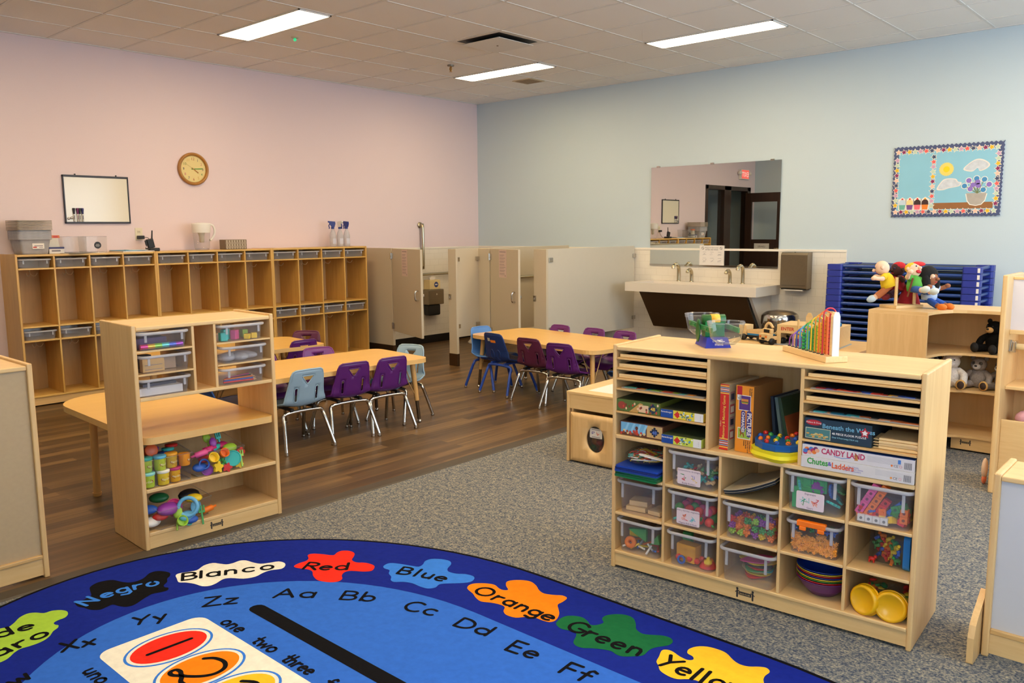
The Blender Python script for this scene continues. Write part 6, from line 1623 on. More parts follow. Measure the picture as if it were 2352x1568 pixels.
git('toy_wedge', 'green plastic wedge leaning in the bottom tub of the first column', 'toy', MB().prism([(-.06, .02), (.02, -.025), (.02, .03)], 0, .02, 0, 'y'), cm('green'), CU[0] - .0, .035, Z1 + .075, 8)
git('plastic_disc_wheel', 'orange plastic wheel in the bottom tub of the first column', 'toy', MB().at(rx(80)).lathe([(.008, 0), (.024, 0), (.026, .008), (.024, .016), (.008, .016), (.008, 0)], 18, cap=False), cm('orange'), CU[0] - .052, .04, Z1 + .035, 10)
git('toy_wedge', 'small green plastic wedge at the divider side of the bottom tub', 'toy', MB().prism([(-.02, -.02), (.025, -.01), (.015, .028)], 0, .02, 0, 'y'), cm('green'), CU[0] + .06, .035, Z1 + .065)
git('toy_block', 'yellow plastic arch behind the orange wheel', 'toy', MB().box(-.02, .02, 0, .02, 0, .03), cm('yellow'), CU[0] - .06, .075, Z1 + .045, 12, None, .004)
fill(16, 'connecting rod', 0, Z1, m_rod(.011), ['red', 'white', 'blue', 'orange', 'yellow'], 'connecting rods in the first column', 'bottom tub of the first column', .014, hi=.05)
o = gtub('clear tub with a pictured card, top of the second column', 1, Z3)
card(o, .1, .065, -.058, .012, ('Constructores de amigos', 'Buddy Builders'), ('red', 'blue', 'green', 'yellow'), .004)
fill(24, 'building figure', 1, Z3, lambda: MB().tube([(0, 0, -.018), (0, 0, .01)], .006, 8).ell((0, 0, .016), .008, 8).tube([(-.016, 0, .0), (.016, 0, .004)], .004, 6), ['red', 'teal', 'tan', 'blue', 'green'], 'building figures in the second column', 'top tub of the second column', .018, hi=.07)
o = gtub('clear tub of red magnetic balls with a pictured card, middle of the second column', 1, Z2)
card(o, .1, .065, -.058, .012, ('Bolas y barritas magneticas', 'Magnet Balls & Rods'), ('red', 'light blue', 'orange', 'teal'), .004)
fill(22, 'magnet ball', 1, Z2, m_ball(.019), ['red', 'magenta', 'red', 'green'], 'magnetic balls in the second column', 'middle tub of the second column', .0205, hi=.115, wob=1)
fill(8, 'magnet rod', 1, Z2, m_rod(.012), ['teal', 'light blue', 'green'], 'magnetic rods in the second column', 'middle tub of the second column', .016, hi=.06)
gtub('clear tub with a yellow pegged block, bottom of the second column', 1, Z1)
mb = MB(); sheet(mb, rrect(-.05, .035, 0, .07, .003), [[(x + .006 * math.cos(2 * PI * k / 10), z + .006 * math.sin(2 * PI * k / 10)) for k in range(10)] for x in (-.036, -.007, .021) for z in (.018, .053)], lambda x, y: (x, 0, y), .03)
mb.box(-.05, .035, .006, .05, 0, .07)
git('peg_block', 'yellow block with round holes in the bottom tub of the second column', 'toy', mb, [cm('orange')], CU[1] - .025, .035, Z1 + .012, -6).data.materials[0] = pm(236, 168, 44, .4)
git('toy_ring', 'blue ring leaning on the yellow holed block', 'toy', MB().at(rx(80)).tube([(.014 * math.cos(2 * PI * k / 16), .014 * math.sin(2 * PI * k / 16), 0) for k in range(16)], .005, 8, closed=True), cm('blue'), CU[1] - .045, .024, Z1 + .022)
git('toy_block', 'dark green block at the back corner of the bottom tub', 'toy', MB().box(-.02, .02, 0, .03, 0, .05), cm('green'), CU[1] - .06, .1, Z1 + .06, 5, None, .004)
git('toy_dome', 'red dome in the bottom tub of the second column', 'toy', MB().lathe([(.0, .03), (.025, .022), (.035, 0)], 16), cm('red'), CU[1] + .055, .06, Z1 + .005)
git('toy_dome', 'yellow knob cap on the red piece at the divider', 'toy', MB().lathe([(.016, 0), (.016, .012), (.007, .014), (.007, .026), (0, .027)], 14), cm('yellow'), CU[1] + .068, .032, Z1 + .032)
fill(10, 'plastic piece', 1, Z1, m_ball(.013), ['red', 'orange', 'red', 'blue'], 'small plastic pieces in the second column', 'bottom tub of the second column', .017, hi=.035)
gtub('clear tub of knobbly coloured balls, middle of the third column', 2, Z2, w=.21)
fill(66, 'knobbly ball', 2, Z2, m_knob(.0145), ['orange', 'red', 'yellow', 'lime', 'purple', 'orange', 'green', 'orange'], 'knobbly balls in the third column', 'middle tub of the third column', .0145, hi=.125, w=.178)
gtub('clear milky tub with a few flat coloured shapes, bottom of the third column', 2, Z1, h=.128, w=.215, v=-.012)
for k in range(9):
    c = ['red', 'yellow', 'tan', 'teal', 'green', 'red', 'black', 'yellow', 'pink'][k]
    git('felt_shape', 'flat %s shape, %s in the milky bottom tub' % (c, ['lowest', 'second from the bottom', 'third from the bottom', 'fourth from the bottom', 'middle of the heap', 'fourth from the top', 'third from the top', 'second from the top', 'topmost'][k]), 'toy', MB().prism(smooth_closed([(rnd.uniform(.6, 1) * .06 * math.cos(2 * PI * j / 7), rnd.uniform(.6, 1) * .08 * math.sin(2 * PI * j / 7)) for j in range(7)], 3), 0, .004), cm(c, .8), CU[2] + rnd.uniform(-.015, .015), .13, Z1 + .006 + .0065 * k, k * 40, 'flat felt shapes in the milky tub')
o = gtub('clear tub of green gear plates with a pictured card, top of the fourth column', 3, Z3, w=.21)
card(o, .1, .065, -.06, .012, ('Engranajes', 'Gears'), ('teal', 'red', 'green', 'orange'), .004)
for k, (u, z, s) in enumerate(((-.035, .035, .05), (-.045, .085, .03), (.0, .08, .03))):
    mb = MB().box(-s, s, 0, .006, -s * .8, s * .8)
    for x in (-.5, .5):
        for y in (-.4, .4): mb.box(s * x - .008, s * x + .008, -.006, 0, s * y - .008, s * y + .008)
    git('gear_plate', 'green square gear plate, %s in the fourth column tub' % ['large one at the front', 'small one at the upper front corner', 'small one at the upper middle'][k], 'toy', mb, pm(60, 176, 92, .4), CU[3] + u, .028 + .014 * k, Z3 + z + .008, 0, 'gear plates in the fourth column')
def m_gear():
    q = [((.021 if k % 2 else .026) * math.cos(2 * PI * k / 24), (.021 if k % 2 else .026) * math.sin(2 * PI * k / 24)) for k in range(24)]
    return MB().prism(q, -.004, .004)
fill(12, 'toy gear', 3, Z3, m_gear, ['purple', 'green', 'blue', 'teal', 'purple'], 'toy gears in the fourth column', 'top tub of the fourth column', .026, hi=.11, wob=80)
# latched tub of orange pieces
t = gtub('clear latched tub of tiny orange pieces with an orange handle, middle of the fourth column', 3, Z2, h=.118, w=.19, v=.004, du=.0)
build('handle_latch', MB().box(-.055, .05, -.008, .012, .11, .132).box(-.045, -.02, -.01, .0, .095, .112).box(.02, .045, -.01, .0, .095, .112), pm(250, 120, 16, .35), t, bevel=.004)
build('lid', MB().prism(rrect(-.09, .09, .008, .32, .02), .119, .124), CLEAR, t)
prot = solo('orange_jack', m_peg(.0072)(), pm(252, 168, 60, .4), 'tiny orange piece in the latched tub', 'toy', 'tiny orange pieces in the latched tub')
first = True
for k in range(270):
    v = .022 + abs(rnd.gauss(0, .014)); u = CU[3] + rnd.uniform(-.079, .079); z = Z2 + .01 + rnd.uniform(0, .058 + .008 * math.sin(u * 60))
    o = prot if first else prot.copy()
    if not first: COL.objects.link(o)
    first = False
    o.matrix_world = MBG @ loc(u, v, z) @ rz(rnd.uniform(0, 360)) @ rx(rnd.uniform(0, 360))
fill(20, 'plastic bead', 3, Z2 + .07, m_peg(.010), ['blue', 'green', 'red', 'red', 'blue'], 'coloured beads in the latched tub', 'latched tub above the orange pieces', .013, hi=.04)
gtub('clear tub of linking cubes, top of the fifth column', 4, Z3, w=.2)
def stick(lb, c, n, u, v, z, a):
    mb = MB()
    for k in range(n):
        mb.box(-.0125, .0125, 0, .025, k * .0252, k * .0252 + .0245).at(Matrix())
        mb.at(loc(0, -.0005, k * .0252 + .0125) @ rx(90)).lathe([(.005, 0), (.005, .0015)], 10, 1, sm=False).at(Matrix())
    o = git('cube_stick', lb, 'toy', mb, [cm(c), pm(*[int(q * .55) for q in COLS[c]], .5)], u, v, z, 0, 'sticks of linking cubes', .0012, ry(a))
stick('pink stick of linking cubes leaning at the front of the fifth column tub', 'pink', 5, CU[4] - .08, .022, Z3 + .03, 28)
stick('orange stick of linking cubes leaning next to the pink one', 'orange', 5, CU[4] - .05, .024, Z3 + .028, 28)
stick('red stick of linking cubes leaning next to the orange one', 'red', 3, CU[4] - .022, .026, Z3 + .026, 30)
stick('white stick of linking cubes lying along the bottom of the tub', 'white', 4, CU[4] - .078, .014, Z3 + .018, 90)
stick('blue stick of linking cubes leaning in the middle of the tub', 'blue', 3, CU[4] + .008, .03, Z3 + .03, 45)
stick('dark green stick of linking cubes on the pile', 'green', 2, CU[4] + .03, .024, Z3 + .06, 68)
stick('orange stick of linking cubes standing at the window-side corner', 'orange', 2, CU[4] + .07, .018, Z3 + .022, 2)
fill(30, 'linking cube', 4, Z3, m_cube(.0118), ['orange', 'blue', 'red', 'green', 'pink', 'red', 'yellow'], 'loose linking cubes in the fifth column', 'top tub of the fifth column', .0155, hi=.125, dep=.14, w=.165)
# first column top: coloured trays and a bag of laces
for k, c in enumerate(('green', 'dark green', 'green', 'blue', 'navy', 'blue')):
    git('craft_tray', 'flat %s tray, %s under the bag of laces' % (c, ['lowest', 'second from the bottom', 'third from the bottom', 'third from the top', 'second from the top', 'topmost'][k]), 'tray', MB().prism(rrect(-.1, .1, 0, .28, .012), 0, .007), pm(*[(16, 110, 60), (20, 90, 56), (20, 120, 66), (24, 60, 150), (20, 40, 110), (24, 66, 170)][k], .35), CU[0] + .004 * (k % 2), -.035 + .004 * (k % 3), Z3 + .0005 + k * .0078, (-2, 1, 0, 2, -1, 0)[k], 'flat coloured trays under the laces', .001)
t = thing('lace_bag', 'clear bag of coloured threading laces on the flat coloured trays', 'bag', GP(CU[0], .09, Z3 + .0485), BR)
mb = MB().at(Matrix.Diagonal((1, 1, 1, 1))).ell((0, 0, .03), (.098, .115, .032), 16)
build('clear_bag', mb, ACRY, t)
for k in range(26):
    c = ['red', 'orange', 'green', 'yellow', 'white', 'teal'][k % 6]
    pts = [Vector((rnd.uniform(-.07, .07), rnd.uniform(-.085, .06), rnd.uniform(.012, .045))) for _ in range(5)]
    build('lace', MB().tube(spline(pts, 4), .0022, 5), cm(c), t)
build('bag_label', MB().at(loc(.055, -.08, .045) @ rz(25) @ ry(12)).prism(smooth_closed([(-.045, -.012), (.04, -.014), (.045, .012), (-.04, .014)], 3), 0, .003), PAPER, t)
git('red_folder', 'dark red folder at the back of the first top cubby', 'folder', MB().box(-.08, .09, 0, .01, 0, .1), pm(110, 14, 24, .5), CU[0] + .02, .34, Z3 + .01)
git('red_sheet', 'dark red board behind the bottom tub of the first column', 'board', MB().box(-.08, .09, 0, .008, 0, .15), pm(120, 16, 26, .5), CU[0], .355, Z1)
# third column top: bowed boards
for k in range(4):
    pts = [(-.1 + .2 * q / 8, .004 + .075 * (q / 8) ** 1.5 + k * .006) for q in range(9)]
    mb = MB().prism(pts + [(x, z + .003) for x, z in pts[::-1]], 0, .27, 0, 'y', sm=False)
    git('bowed_board', 'bowed board, %s in the third column top cubby' % ['lowest', 'second from the bottom', 'second from the top', 'topmost'][k], 'board', mb, pm(*[(40, 44, 48), (150, 140, 120), (44, 48, 60), (170, 156, 130)][k], .5), CU[2] - .002, .01 - .004 * k, Z3 + .0005, 0, 'bowed boards in the third column')
# nested bowls, tipped jar, two yellow-lidded jars
BC = ['purple', 'red', 'green', 'yellow', 'blue', 'red', 'yellow', 'navy']
for k in range(8):
    c = [(96, 40, 120), (190, 30, 40), (40, 110, 50), (220, 190, 40), (40, 50, 130), (180, 30, 40), (220, 190, 50), (20, 50, 130)][k]
    git('sorting_bowl', '%s plastic bowl, %s of the nested bowls' % (BC[k], ['lowest', 'second from the bottom', 'third from the bottom', 'fourth from the bottom', 'fourth from the top', 'third from the top', 'second from the top', 'topmost'][k]), 'bowl', MB().lathe([(0, .003), (.05, .003), (.075, .03), (.094, .062), (.098, .064), (.097, .066), (.092, .064), (.072, .034), (.048, .008), (0, .008)], 36), pm(*c, .3), CU[3] + .015, .115, Z1 + .001 + k * .0066, 0, 'nested plastic bowls')
t = thing('toy_jar', 'clear jar with a blue lid tipped on its side, holding small animal counters', 'jar'); t.matrix_world = MBG @ loc(CU[4] + .035, .14, Z2 + .064) @ rz(-6) @ ry(90)
sq = rrect(-.06, .06, -.06, .06, .018)
n = len(sq)
build('jar_body', MB().add([(*p, -.08) for p in sq] + [(*p, .04) for p in sq], [(i, (i + 1) % n, n + (i + 1) % n, n + i) for i in range(n)] + [list(range(n))[::-1]], 0, True), clear('jar_plastic', white=.05, tint=(.8, .82, .85)), t)
build('lid', MB().prism(rrect(-.064, .064, -.064, .064, .02), .036, .058).prism(rrect(-.045, .045, -.045, .045, .02), .058, .066), pm(30, 120, 190, .35), t, bevel=.003)
for k in range(26):
    c = ['red', 'yellow', 'blue', 'orange', 'green'][k % 5]
    p = MBG @ Vector((CU[4] - .03 + .09 * ((k * 37) % 26) / 26 - .01, .088 + .06 * ((k * 11) % 7) / 7, Z2 + .016 + .08 * ((k * 17) % 26) / 26))
    if k < 5:
        o = solo('animal_counter', MB().ell((0, 0, 0), (.013, .008, .008), 8).ell((.012, 0, .009), .0065, 8).box(-.01, -.006, -.005, .005, -.014, 0).box(.005, .009, -.005, .005, -.014, 0), cm(c), 'small %s animal counter in the tipped jar' % c, 'toy', 'animal counters in the tipped jar'); protos_ = globals().setdefault('ACNT', []); protos_.append(o)
    else: o = ACNT[k % 5].copy(); COL.objects.link(o)
    o.matrix_world = Matrix.Translation(p) @ rz(k * 67) @ rx((k * 29) % 50)
LIDY = pm(236, 176, 12, .3)
for j, (u, v, z, a) in enumerate(((CU[4] - .067, .035, Z1 + .0535, -22), (CU[4] + .026, .03, Z1 + .0535, 2))):
    t = thing('toy_jar', ['clear jar lying with its yellow lid toward the divider', 'clear jar lying with its yellow lid toward the window side'][j], 'jar', group='two clear jars with yellow lids'); t.matrix_world = MBG @ loc(u + .02, v - .02, z) @ rz(a) @ rx(82)
    build('jar_body', MB().lathe([(.047, -.02), (.049, -.06), (.049, -.17), (.046, -.178), (0, -.178)], 24), ACRY, t)
    build('lid', MB().lathe([(.05, -.03), (.053, -.026), (.053, -.004), (.049, .0), (.043, .001), (.041, -.003), (0, -.003)], 30).tube([(.0535 * math.cos(2 * PI * k / 30), .0535 * math.sin(2 * PI * k / 30), -.024) for k in range(30)], .0035, 6, closed=True), LIDY, t)
for k in range(34):
    c = ['green', 'red', 'orange', 'yellow', 'dark green'][k % 5]
    if k < 5:
        o = solo('leaf_counter', MB().at(Matrix.Diagonal((1, .7, .35, 1))).ell((0, 0, 0), .015, 8), cm(c), 'small %s counter piece inside a yellow-lidded jar' % c, 'toy', 'counters in the yellow-lidded jars'); globals().setdefault('LCNT', []).append(o)
    else: o = LCNT[k % 5].copy(); COL.objects.link(o)
    j = k % 2
    p = MBG @ Vector(((CU[4] - .03, CU[4] + .065)[j] + rnd.uniform(-.025, .025), .1 + rnd.uniform(0, .08), Z1 + .03 + rnd.uniform(0, .045)))
    o.matrix_world = Matrix.Translation(p) @ rz(k * 50) @ rx(k * 70)

# ---------------------------------------------------------------- balance scale and abacus on the big shelf
MS = MBG @ loc(.337, .232, .9605) @ rz(42.6)
t = thing('balance_scale', 'green and blue balance scale with two clear pans, on the big shelf', 'balance scale'); t.matrix_world = MS
GRN = pm(16, 120, 60, .3); DGR = pm(30, 96, 40, .4); PURB = pm(44, 52, 170, .3)
mb = MB()
b0 = [(-.053, -.07), (.053, -.07), (.053, .07), (-.053, .07)]; b1 = [(-.043, -.056), (.043, -.056), (.043, .056), (-.043, .056)]
mb.add([(*p, 0) for p in b0] + [(*p, .04) for p in b1], [(0, 1, 5, 4), (1, 2, 6, 5), (2, 3, 7, 6), (3, 0, 4, 7), (4, 5, 6, 7), (3, 2, 1, 0)])
mb.at(loc(0, -.0635, .02) @ rx(90 - 19)).text('hand2', .0175, 0, .003, .0012, 1, bold=.01, align='CENTER').text('mind', .0175, .004, -.011, .0012, 1, bold=.01, align='CENTER')
build('base', mb, [PURB, PAPER], t)
build('body', MB().prism([(-.024, .04), (.024, .04), (.021, .105), (-.021, .105)], -.04, .04, 0, 'x'), GRN, t, bevel=.003)
build('pivot_drum', MB().at(loc(0, 0, .108) @ ry(90)).lathe([(.0, -.046), (.022, -.046), (.022, .046), (0, .046)], 18).at(Matrix()), DGR, t)
build('slide_cap', MB().at(loc(0, 0, .108) @ ry(90)).lathe([(.023, -.014), (.0235, -.014), (.0235, .022), (.023, .022)], 18), pm(240, 180, 50, .4), t)
multi('beam', [MB().box(x - .005, x + .005, -.15, .15, .07, .092).tube([(x, -.1, .081), (x, -.06, .081)], .008, 8).tube([(x, .1, .081), (x, .06, .081)], .008, 8) for x in (-.054, .054)], GRN, t, bevel=.003)
build('pointer_leaf', MB().prism(smooth_closed([(0, .1), (.022, .075), (.024, .05), (0, .018), (-.024, .05), (-.022, .075)], 3), -.066, -.061, 0, 'x').at(loc(-.062, 0, .095)).ell((0, 0, 0), (.006, .018, .018), 10), DGR, t)
for y in (-.155, .155):
    mb = MB().at(loc(0, y, 0))
    q0 = rrect(-.036, .036, -.04, .04, .03); q1 = rrect(-.068, .068, -.066, .066, .05); q2 = rrect(-.064, .064, -.062, .062, .048)
    n = len(q0)
    mb.add([(*p, .03) for p in q0] + [(*p, .05) for p in rrect(-.056, .056, -.055, .055, .042)] + [(*p, .115) for p in q1], [(i, (i + 1) % n, n + (i + 1) % n, n + i) for i in range(n)] + [(n + i, n + (i + 1) % n, 2 * n + (i + 1) % n, 2 * n + i) for i in range(n)] + [list(range(n))[::-1]], 0, True)
    o = build('pan', mb, GLASSY, t)
    build('pan_rim', MB().at(loc(0, y, 0)).tube([(*p, .115) for p in q1], .0022, 6, closed=True), CLEAR, o)
    multi('pan_hook', [MB().at(loc(0, y, 0)).box(q, q + .012, -.012, .012, .104, .12) for q in (-.072, .06)], CLEAR, o)
MA = MBG @ loc(.617, .261, .9605) @ rz(-41.7)
t = thing('abacus', 'wooden counting frame with rainbow arches and beads, on the big shelf', 'abacus'); t.matrix_world = MA
build('base', MB().box(0, .311, 0, .086, 0, .022), PINE, t, bevel=.0015)
RC = ['purple', 'purple', 'blue', 'light blue', 'green', 'green', 'yellow', 'orange', 'orange', 'red']
RB = [(120, 50, 120), (150, 100, 180), (50, 90, 160), (90, 170, 210), (30, 140, 70), (110, 180, 60), (236, 200, 50), (220, 150, 40), (226, 110, 40), (206, 36, 60)]
for k in range(10):
    x = .02 + k * .0262; h = .05 + k * .0135
    pts = [(x, .018, .02), (x, .018, .02 + h - .026)] + [(x, .043 - .025 * math.cos(PI * j / 8), .02 + h - .026 + .026 * math.sin(PI * j / 8)) for j in range(1, 8)] + [(x, .068, .02 + h - .026), (x, .068, .02)]
    o = build('arch_rod', MB().tube(pts, .0028, 8), pm(*RB[k], .3), t)
    multi('rod_cap', [MB().lathe([(.0065, .022), (.006, .025)], 10, 0, (x, q)) for q in (.018, .068)], BLACK, o)
    hh = h - .022
    s = MB().box(x + .005, x + .019, .038, .048, .022, .022 + hh)
    for j in range(k + 1): s.box(x + .0045, x + .0125, .0372, .038, .024 + j * hh / (k + 1.5), .0252 + j * hh / (k + 1.5), 1)
    build('number_slat', s, [pm(*RB[k], .5), INK], t)
    y = .018 if k in (4,) else .068
    for j in range(k + 1 if k != 4 else 5):
        zz = .03 + j * .0128
        if zz < .022 + h - .02: build('bead', MB().at(loc(x, y, zz)).lathe([(.003, -.006), (.007, -.004), (.0085, 0), (.007, .004), (.003, .006)], 12), pm(*RB[k], .25), o)
build('end_slat', MB().prism([(.03, .022), (.056, .022), (.056, .165), (.05, .18), (.036, .18), (.03, .165)], .283, .297, 0, 'x'), PINE, t, bevel=.002)
build('end_slat_face', MB().prism([(.03, .022), (.056, .022), (.056, .165), (.05, .18), (.036, .18), (.03, .165)], .297, .302, 0, 'x'), WHITE, t)
RUG_BLOBS = {
 'lime': [(4.517,-7.186),(4.528,-7.164),(4.506,-7.136),(4.475,-7.109),(4.462,-7.078),(4.475,-7.055),(4.505,-7.034),(4.507,-7.007),(4.527,-6.982),(4.555,-6.971),(4.585,-6.978),(4.605,-6.996),(4.608,-7.02),(4.618,-7.039),(4.638,-7.041),(4.652,-7.035),(4.672,-7.045),(4.686,-7.065),(4.714,-7.085),(4.732,-7.107),(4.74,-7.13),(4.741,-7.16),(4.737,-7.187),(4.75,-7.211),(4.777,-7.239),(4.786,-7.265),(4.786,-7.304),(4.721,-7.316),(4.614,-7.295),(4.535,-7.241)],
 'black': [(4.499,-6.922),(4.497,-6.909),(4.5,-6.891),(4.489,-6.863),(4.477,-6.851),(4.435,-6.839),(4.397,-6.825),(4.376,-6.793),(4.378,-6.763),(4.396,-6.734),(4.444,-6.717),(4.475,-6.699),(4.484,-6.671),(4.475,-6.64),(4.446,-6.605),(4.444,-6.576),(4.469,-6.554),(4.506,-6.544),(4.538,-6.559),(4.556,-6.579),(4.587,-6.594),(4.607,-6.617),(4.628,-6.624),(4.646,-6.617),(4.666,-6.631),(4.663,-6.657),(4.653,-6.689),(4.673,-6.734),(4.695,-6.774),(4.691,-6.803),(4.663,-6.82),(4.63,-6.831),(4.634,-6.857),(4.638,-6.882),(4.611,-6.905),(4.575,-6.915),(4.544,-6.927)],
 'white': [(4.551,-6.54),(4.542,-6.522),(4.554,-6.494),(4.568,-6.455),(4.544,-6.412),(4.547,-6.372),(4.58,-6.354),(4.608,-6.339),(4.616,-6.313),(4.614,-6.281),(4.633,-6.261),(4.674,-6.253),(4.713,-6.239),(4.734,-6.207),(4.751,-6.173),(4.786,-6.166),(4.815,-6.182),(4.829,-6.21),(4.808,-6.247),(4.807,-6.284),(4.817,-6.327),(4.798,-6.369),(4.751,-6.401),(4.738,-6.429),(4.753,-6.466),(4.756,-6.496),(4.736,-6.519),(4.69,-6.529),(4.65,-6.547),(4.627,-6.564),(4.586,-6.552)],
 'red': [(4.844,-6.156),(4.835,-6.123),(4.838,-6.093),(4.823,-6.068),(4.789,-6.049),(4.79,-6.025),(4.83,-5.998),(4.875,-5.975),(4.863,-5.946),(4.862,-5.917),(4.892,-5.896),(4.929,-5.899),(4.957,-5.924),(4.98,-5.952),(5.018,-5.956),(5.051,-5.933),(5.095,-5.926),(5.121,-5.94),(5.138,-5.97),(5.116,-5.998),(5.073,-6.026),(5.063,-6.052),(5.081,-6.081),(5.109,-6.099),(5.119,-6.127),(5.101,-6.153),(5.065,-6.171),(5.032,-6.174),(4.989,-6.16),(4.954,-6.139),(4.924,-6.138),(4.889,-6.153),(4.864,-6.162)],
 'sky': [(5.137,-5.903),(5.131,-5.876),(5.143,-5.857),(5.181,-5.839),(5.224,-5.824),(5.257,-5.809),(5.253,-5.78),(5.234,-5.751),(5.237,-5.716),(5.274,-5.688),(5.315,-5.68),(5.345,-5.701),(5.364,-5.739),(5.39,-5.76),(5.431,-5.754),(5.463,-5.732),(5.501,-5.725),(5.524,-5.74),(5.534,-5.773),(5.51,-5.809),(5.469,-5.85),(5.455,-5.874),(5.464,-5.903),(5.448,-5.93),(5.409,-5.938),(5.362,-5.938),(5.324,-5.954),(5.296,-5.979),(5.271,-5.975),(5.248,-5.953),(5.215,-5.939),(5.191,-5.915),(5.158,-5.917)],
 'orange': [(5.567,-5.825),(5.551,-5.79),(5.567,-5.761),(5.601,-5.736),(5.631,-5.729),(5.664,-5.741),(5.688,-5.741),(5.7,-5.726),(5.669,-5.704),(5.646,-5.675),(5.655,-5.646),(5.688,-5.618),(5.722,-5.609),(5.762,-5.624),(5.798,-5.649),(5.832,-5.658),(5.867,-5.644),(5.897,-5.625),(5.925,-5.631),(5.933,-5.67),(5.933,-5.699),(5.959,-5.727),(5.987,-5.758),(6.007,-5.803),(5.999,-5.83),(5.968,-5.837),(5.931,-5.839),(5.904,-5.859),(5.882,-5.885),(5.842,-5.892),(5.812,-5.876),(5.794,-5.849),(5.766,-5.844),(5.728,-5.855),(5.69,-5.873),(5.651,-5.862),(5.618,-5.844)],
 'green': [(6.026,-5.825),(6.013,-5.79),(6.015,-5.754),(6.039,-5.73),(6.069,-5.721),(6.102,-5.733),(6.124,-5.747),(6.143,-5.734),(6.151,-5.703),(6.129,-5.682),(6.125,-5.651),(6.145,-5.62),(6.177,-5.599),(6.213,-5.602),(6.246,-5.634),(6.269,-5.666),(6.304,-5.68),(6.336,-5.664),(6.367,-5.644),(6.397,-5.642),(6.417,-5.662),(6.417,-5.692),(6.401,-5.717),(6.389,-5.74),(6.385,-5.766),(6.389,-5.804),(6.373,-5.827),(6.341,-5.857),(6.317,-5.861),(6.291,-5.854),(6.26,-5.864),(6.229,-5.882),(6.204,-5.901),(6.175,-5.903),(6.153,-5.886),(6.137,-5.85),(6.118,-5.829),(6.09,-5.834),(6.06,-5.841)],
 'yellow': [(6.444,-5.811),(6.433,-5.777),(6.419,-5.737),(6.431,-5.72),(6.453,-5.719),(6.485,-5.731),(6.517,-5.734),(6.53,-5.719),(6.518,-5.702),(6.494,-5.695),(6.484,-5.668),(6.495,-5.635),(6.522,-5.612),(6.558,-5.604),(6.593,-5.608),(6.63,-5.633),(6.66,-5.645),(6.689,-5.639),(6.715,-5.618),(6.738,-5.609),(6.756,-5.625),(6.755,-5.657),(6.761,-5.683),(6.776,-5.71),(6.783,-5.753),(6.766,-5.806),(6.692,-5.832),(6.641,-5.838),(6.608,-5.827),(6.58,-5.836),(6.552,-5.86),(6.52,-5.863),(6.484,-5.852),(6.462,-5.828)],
}
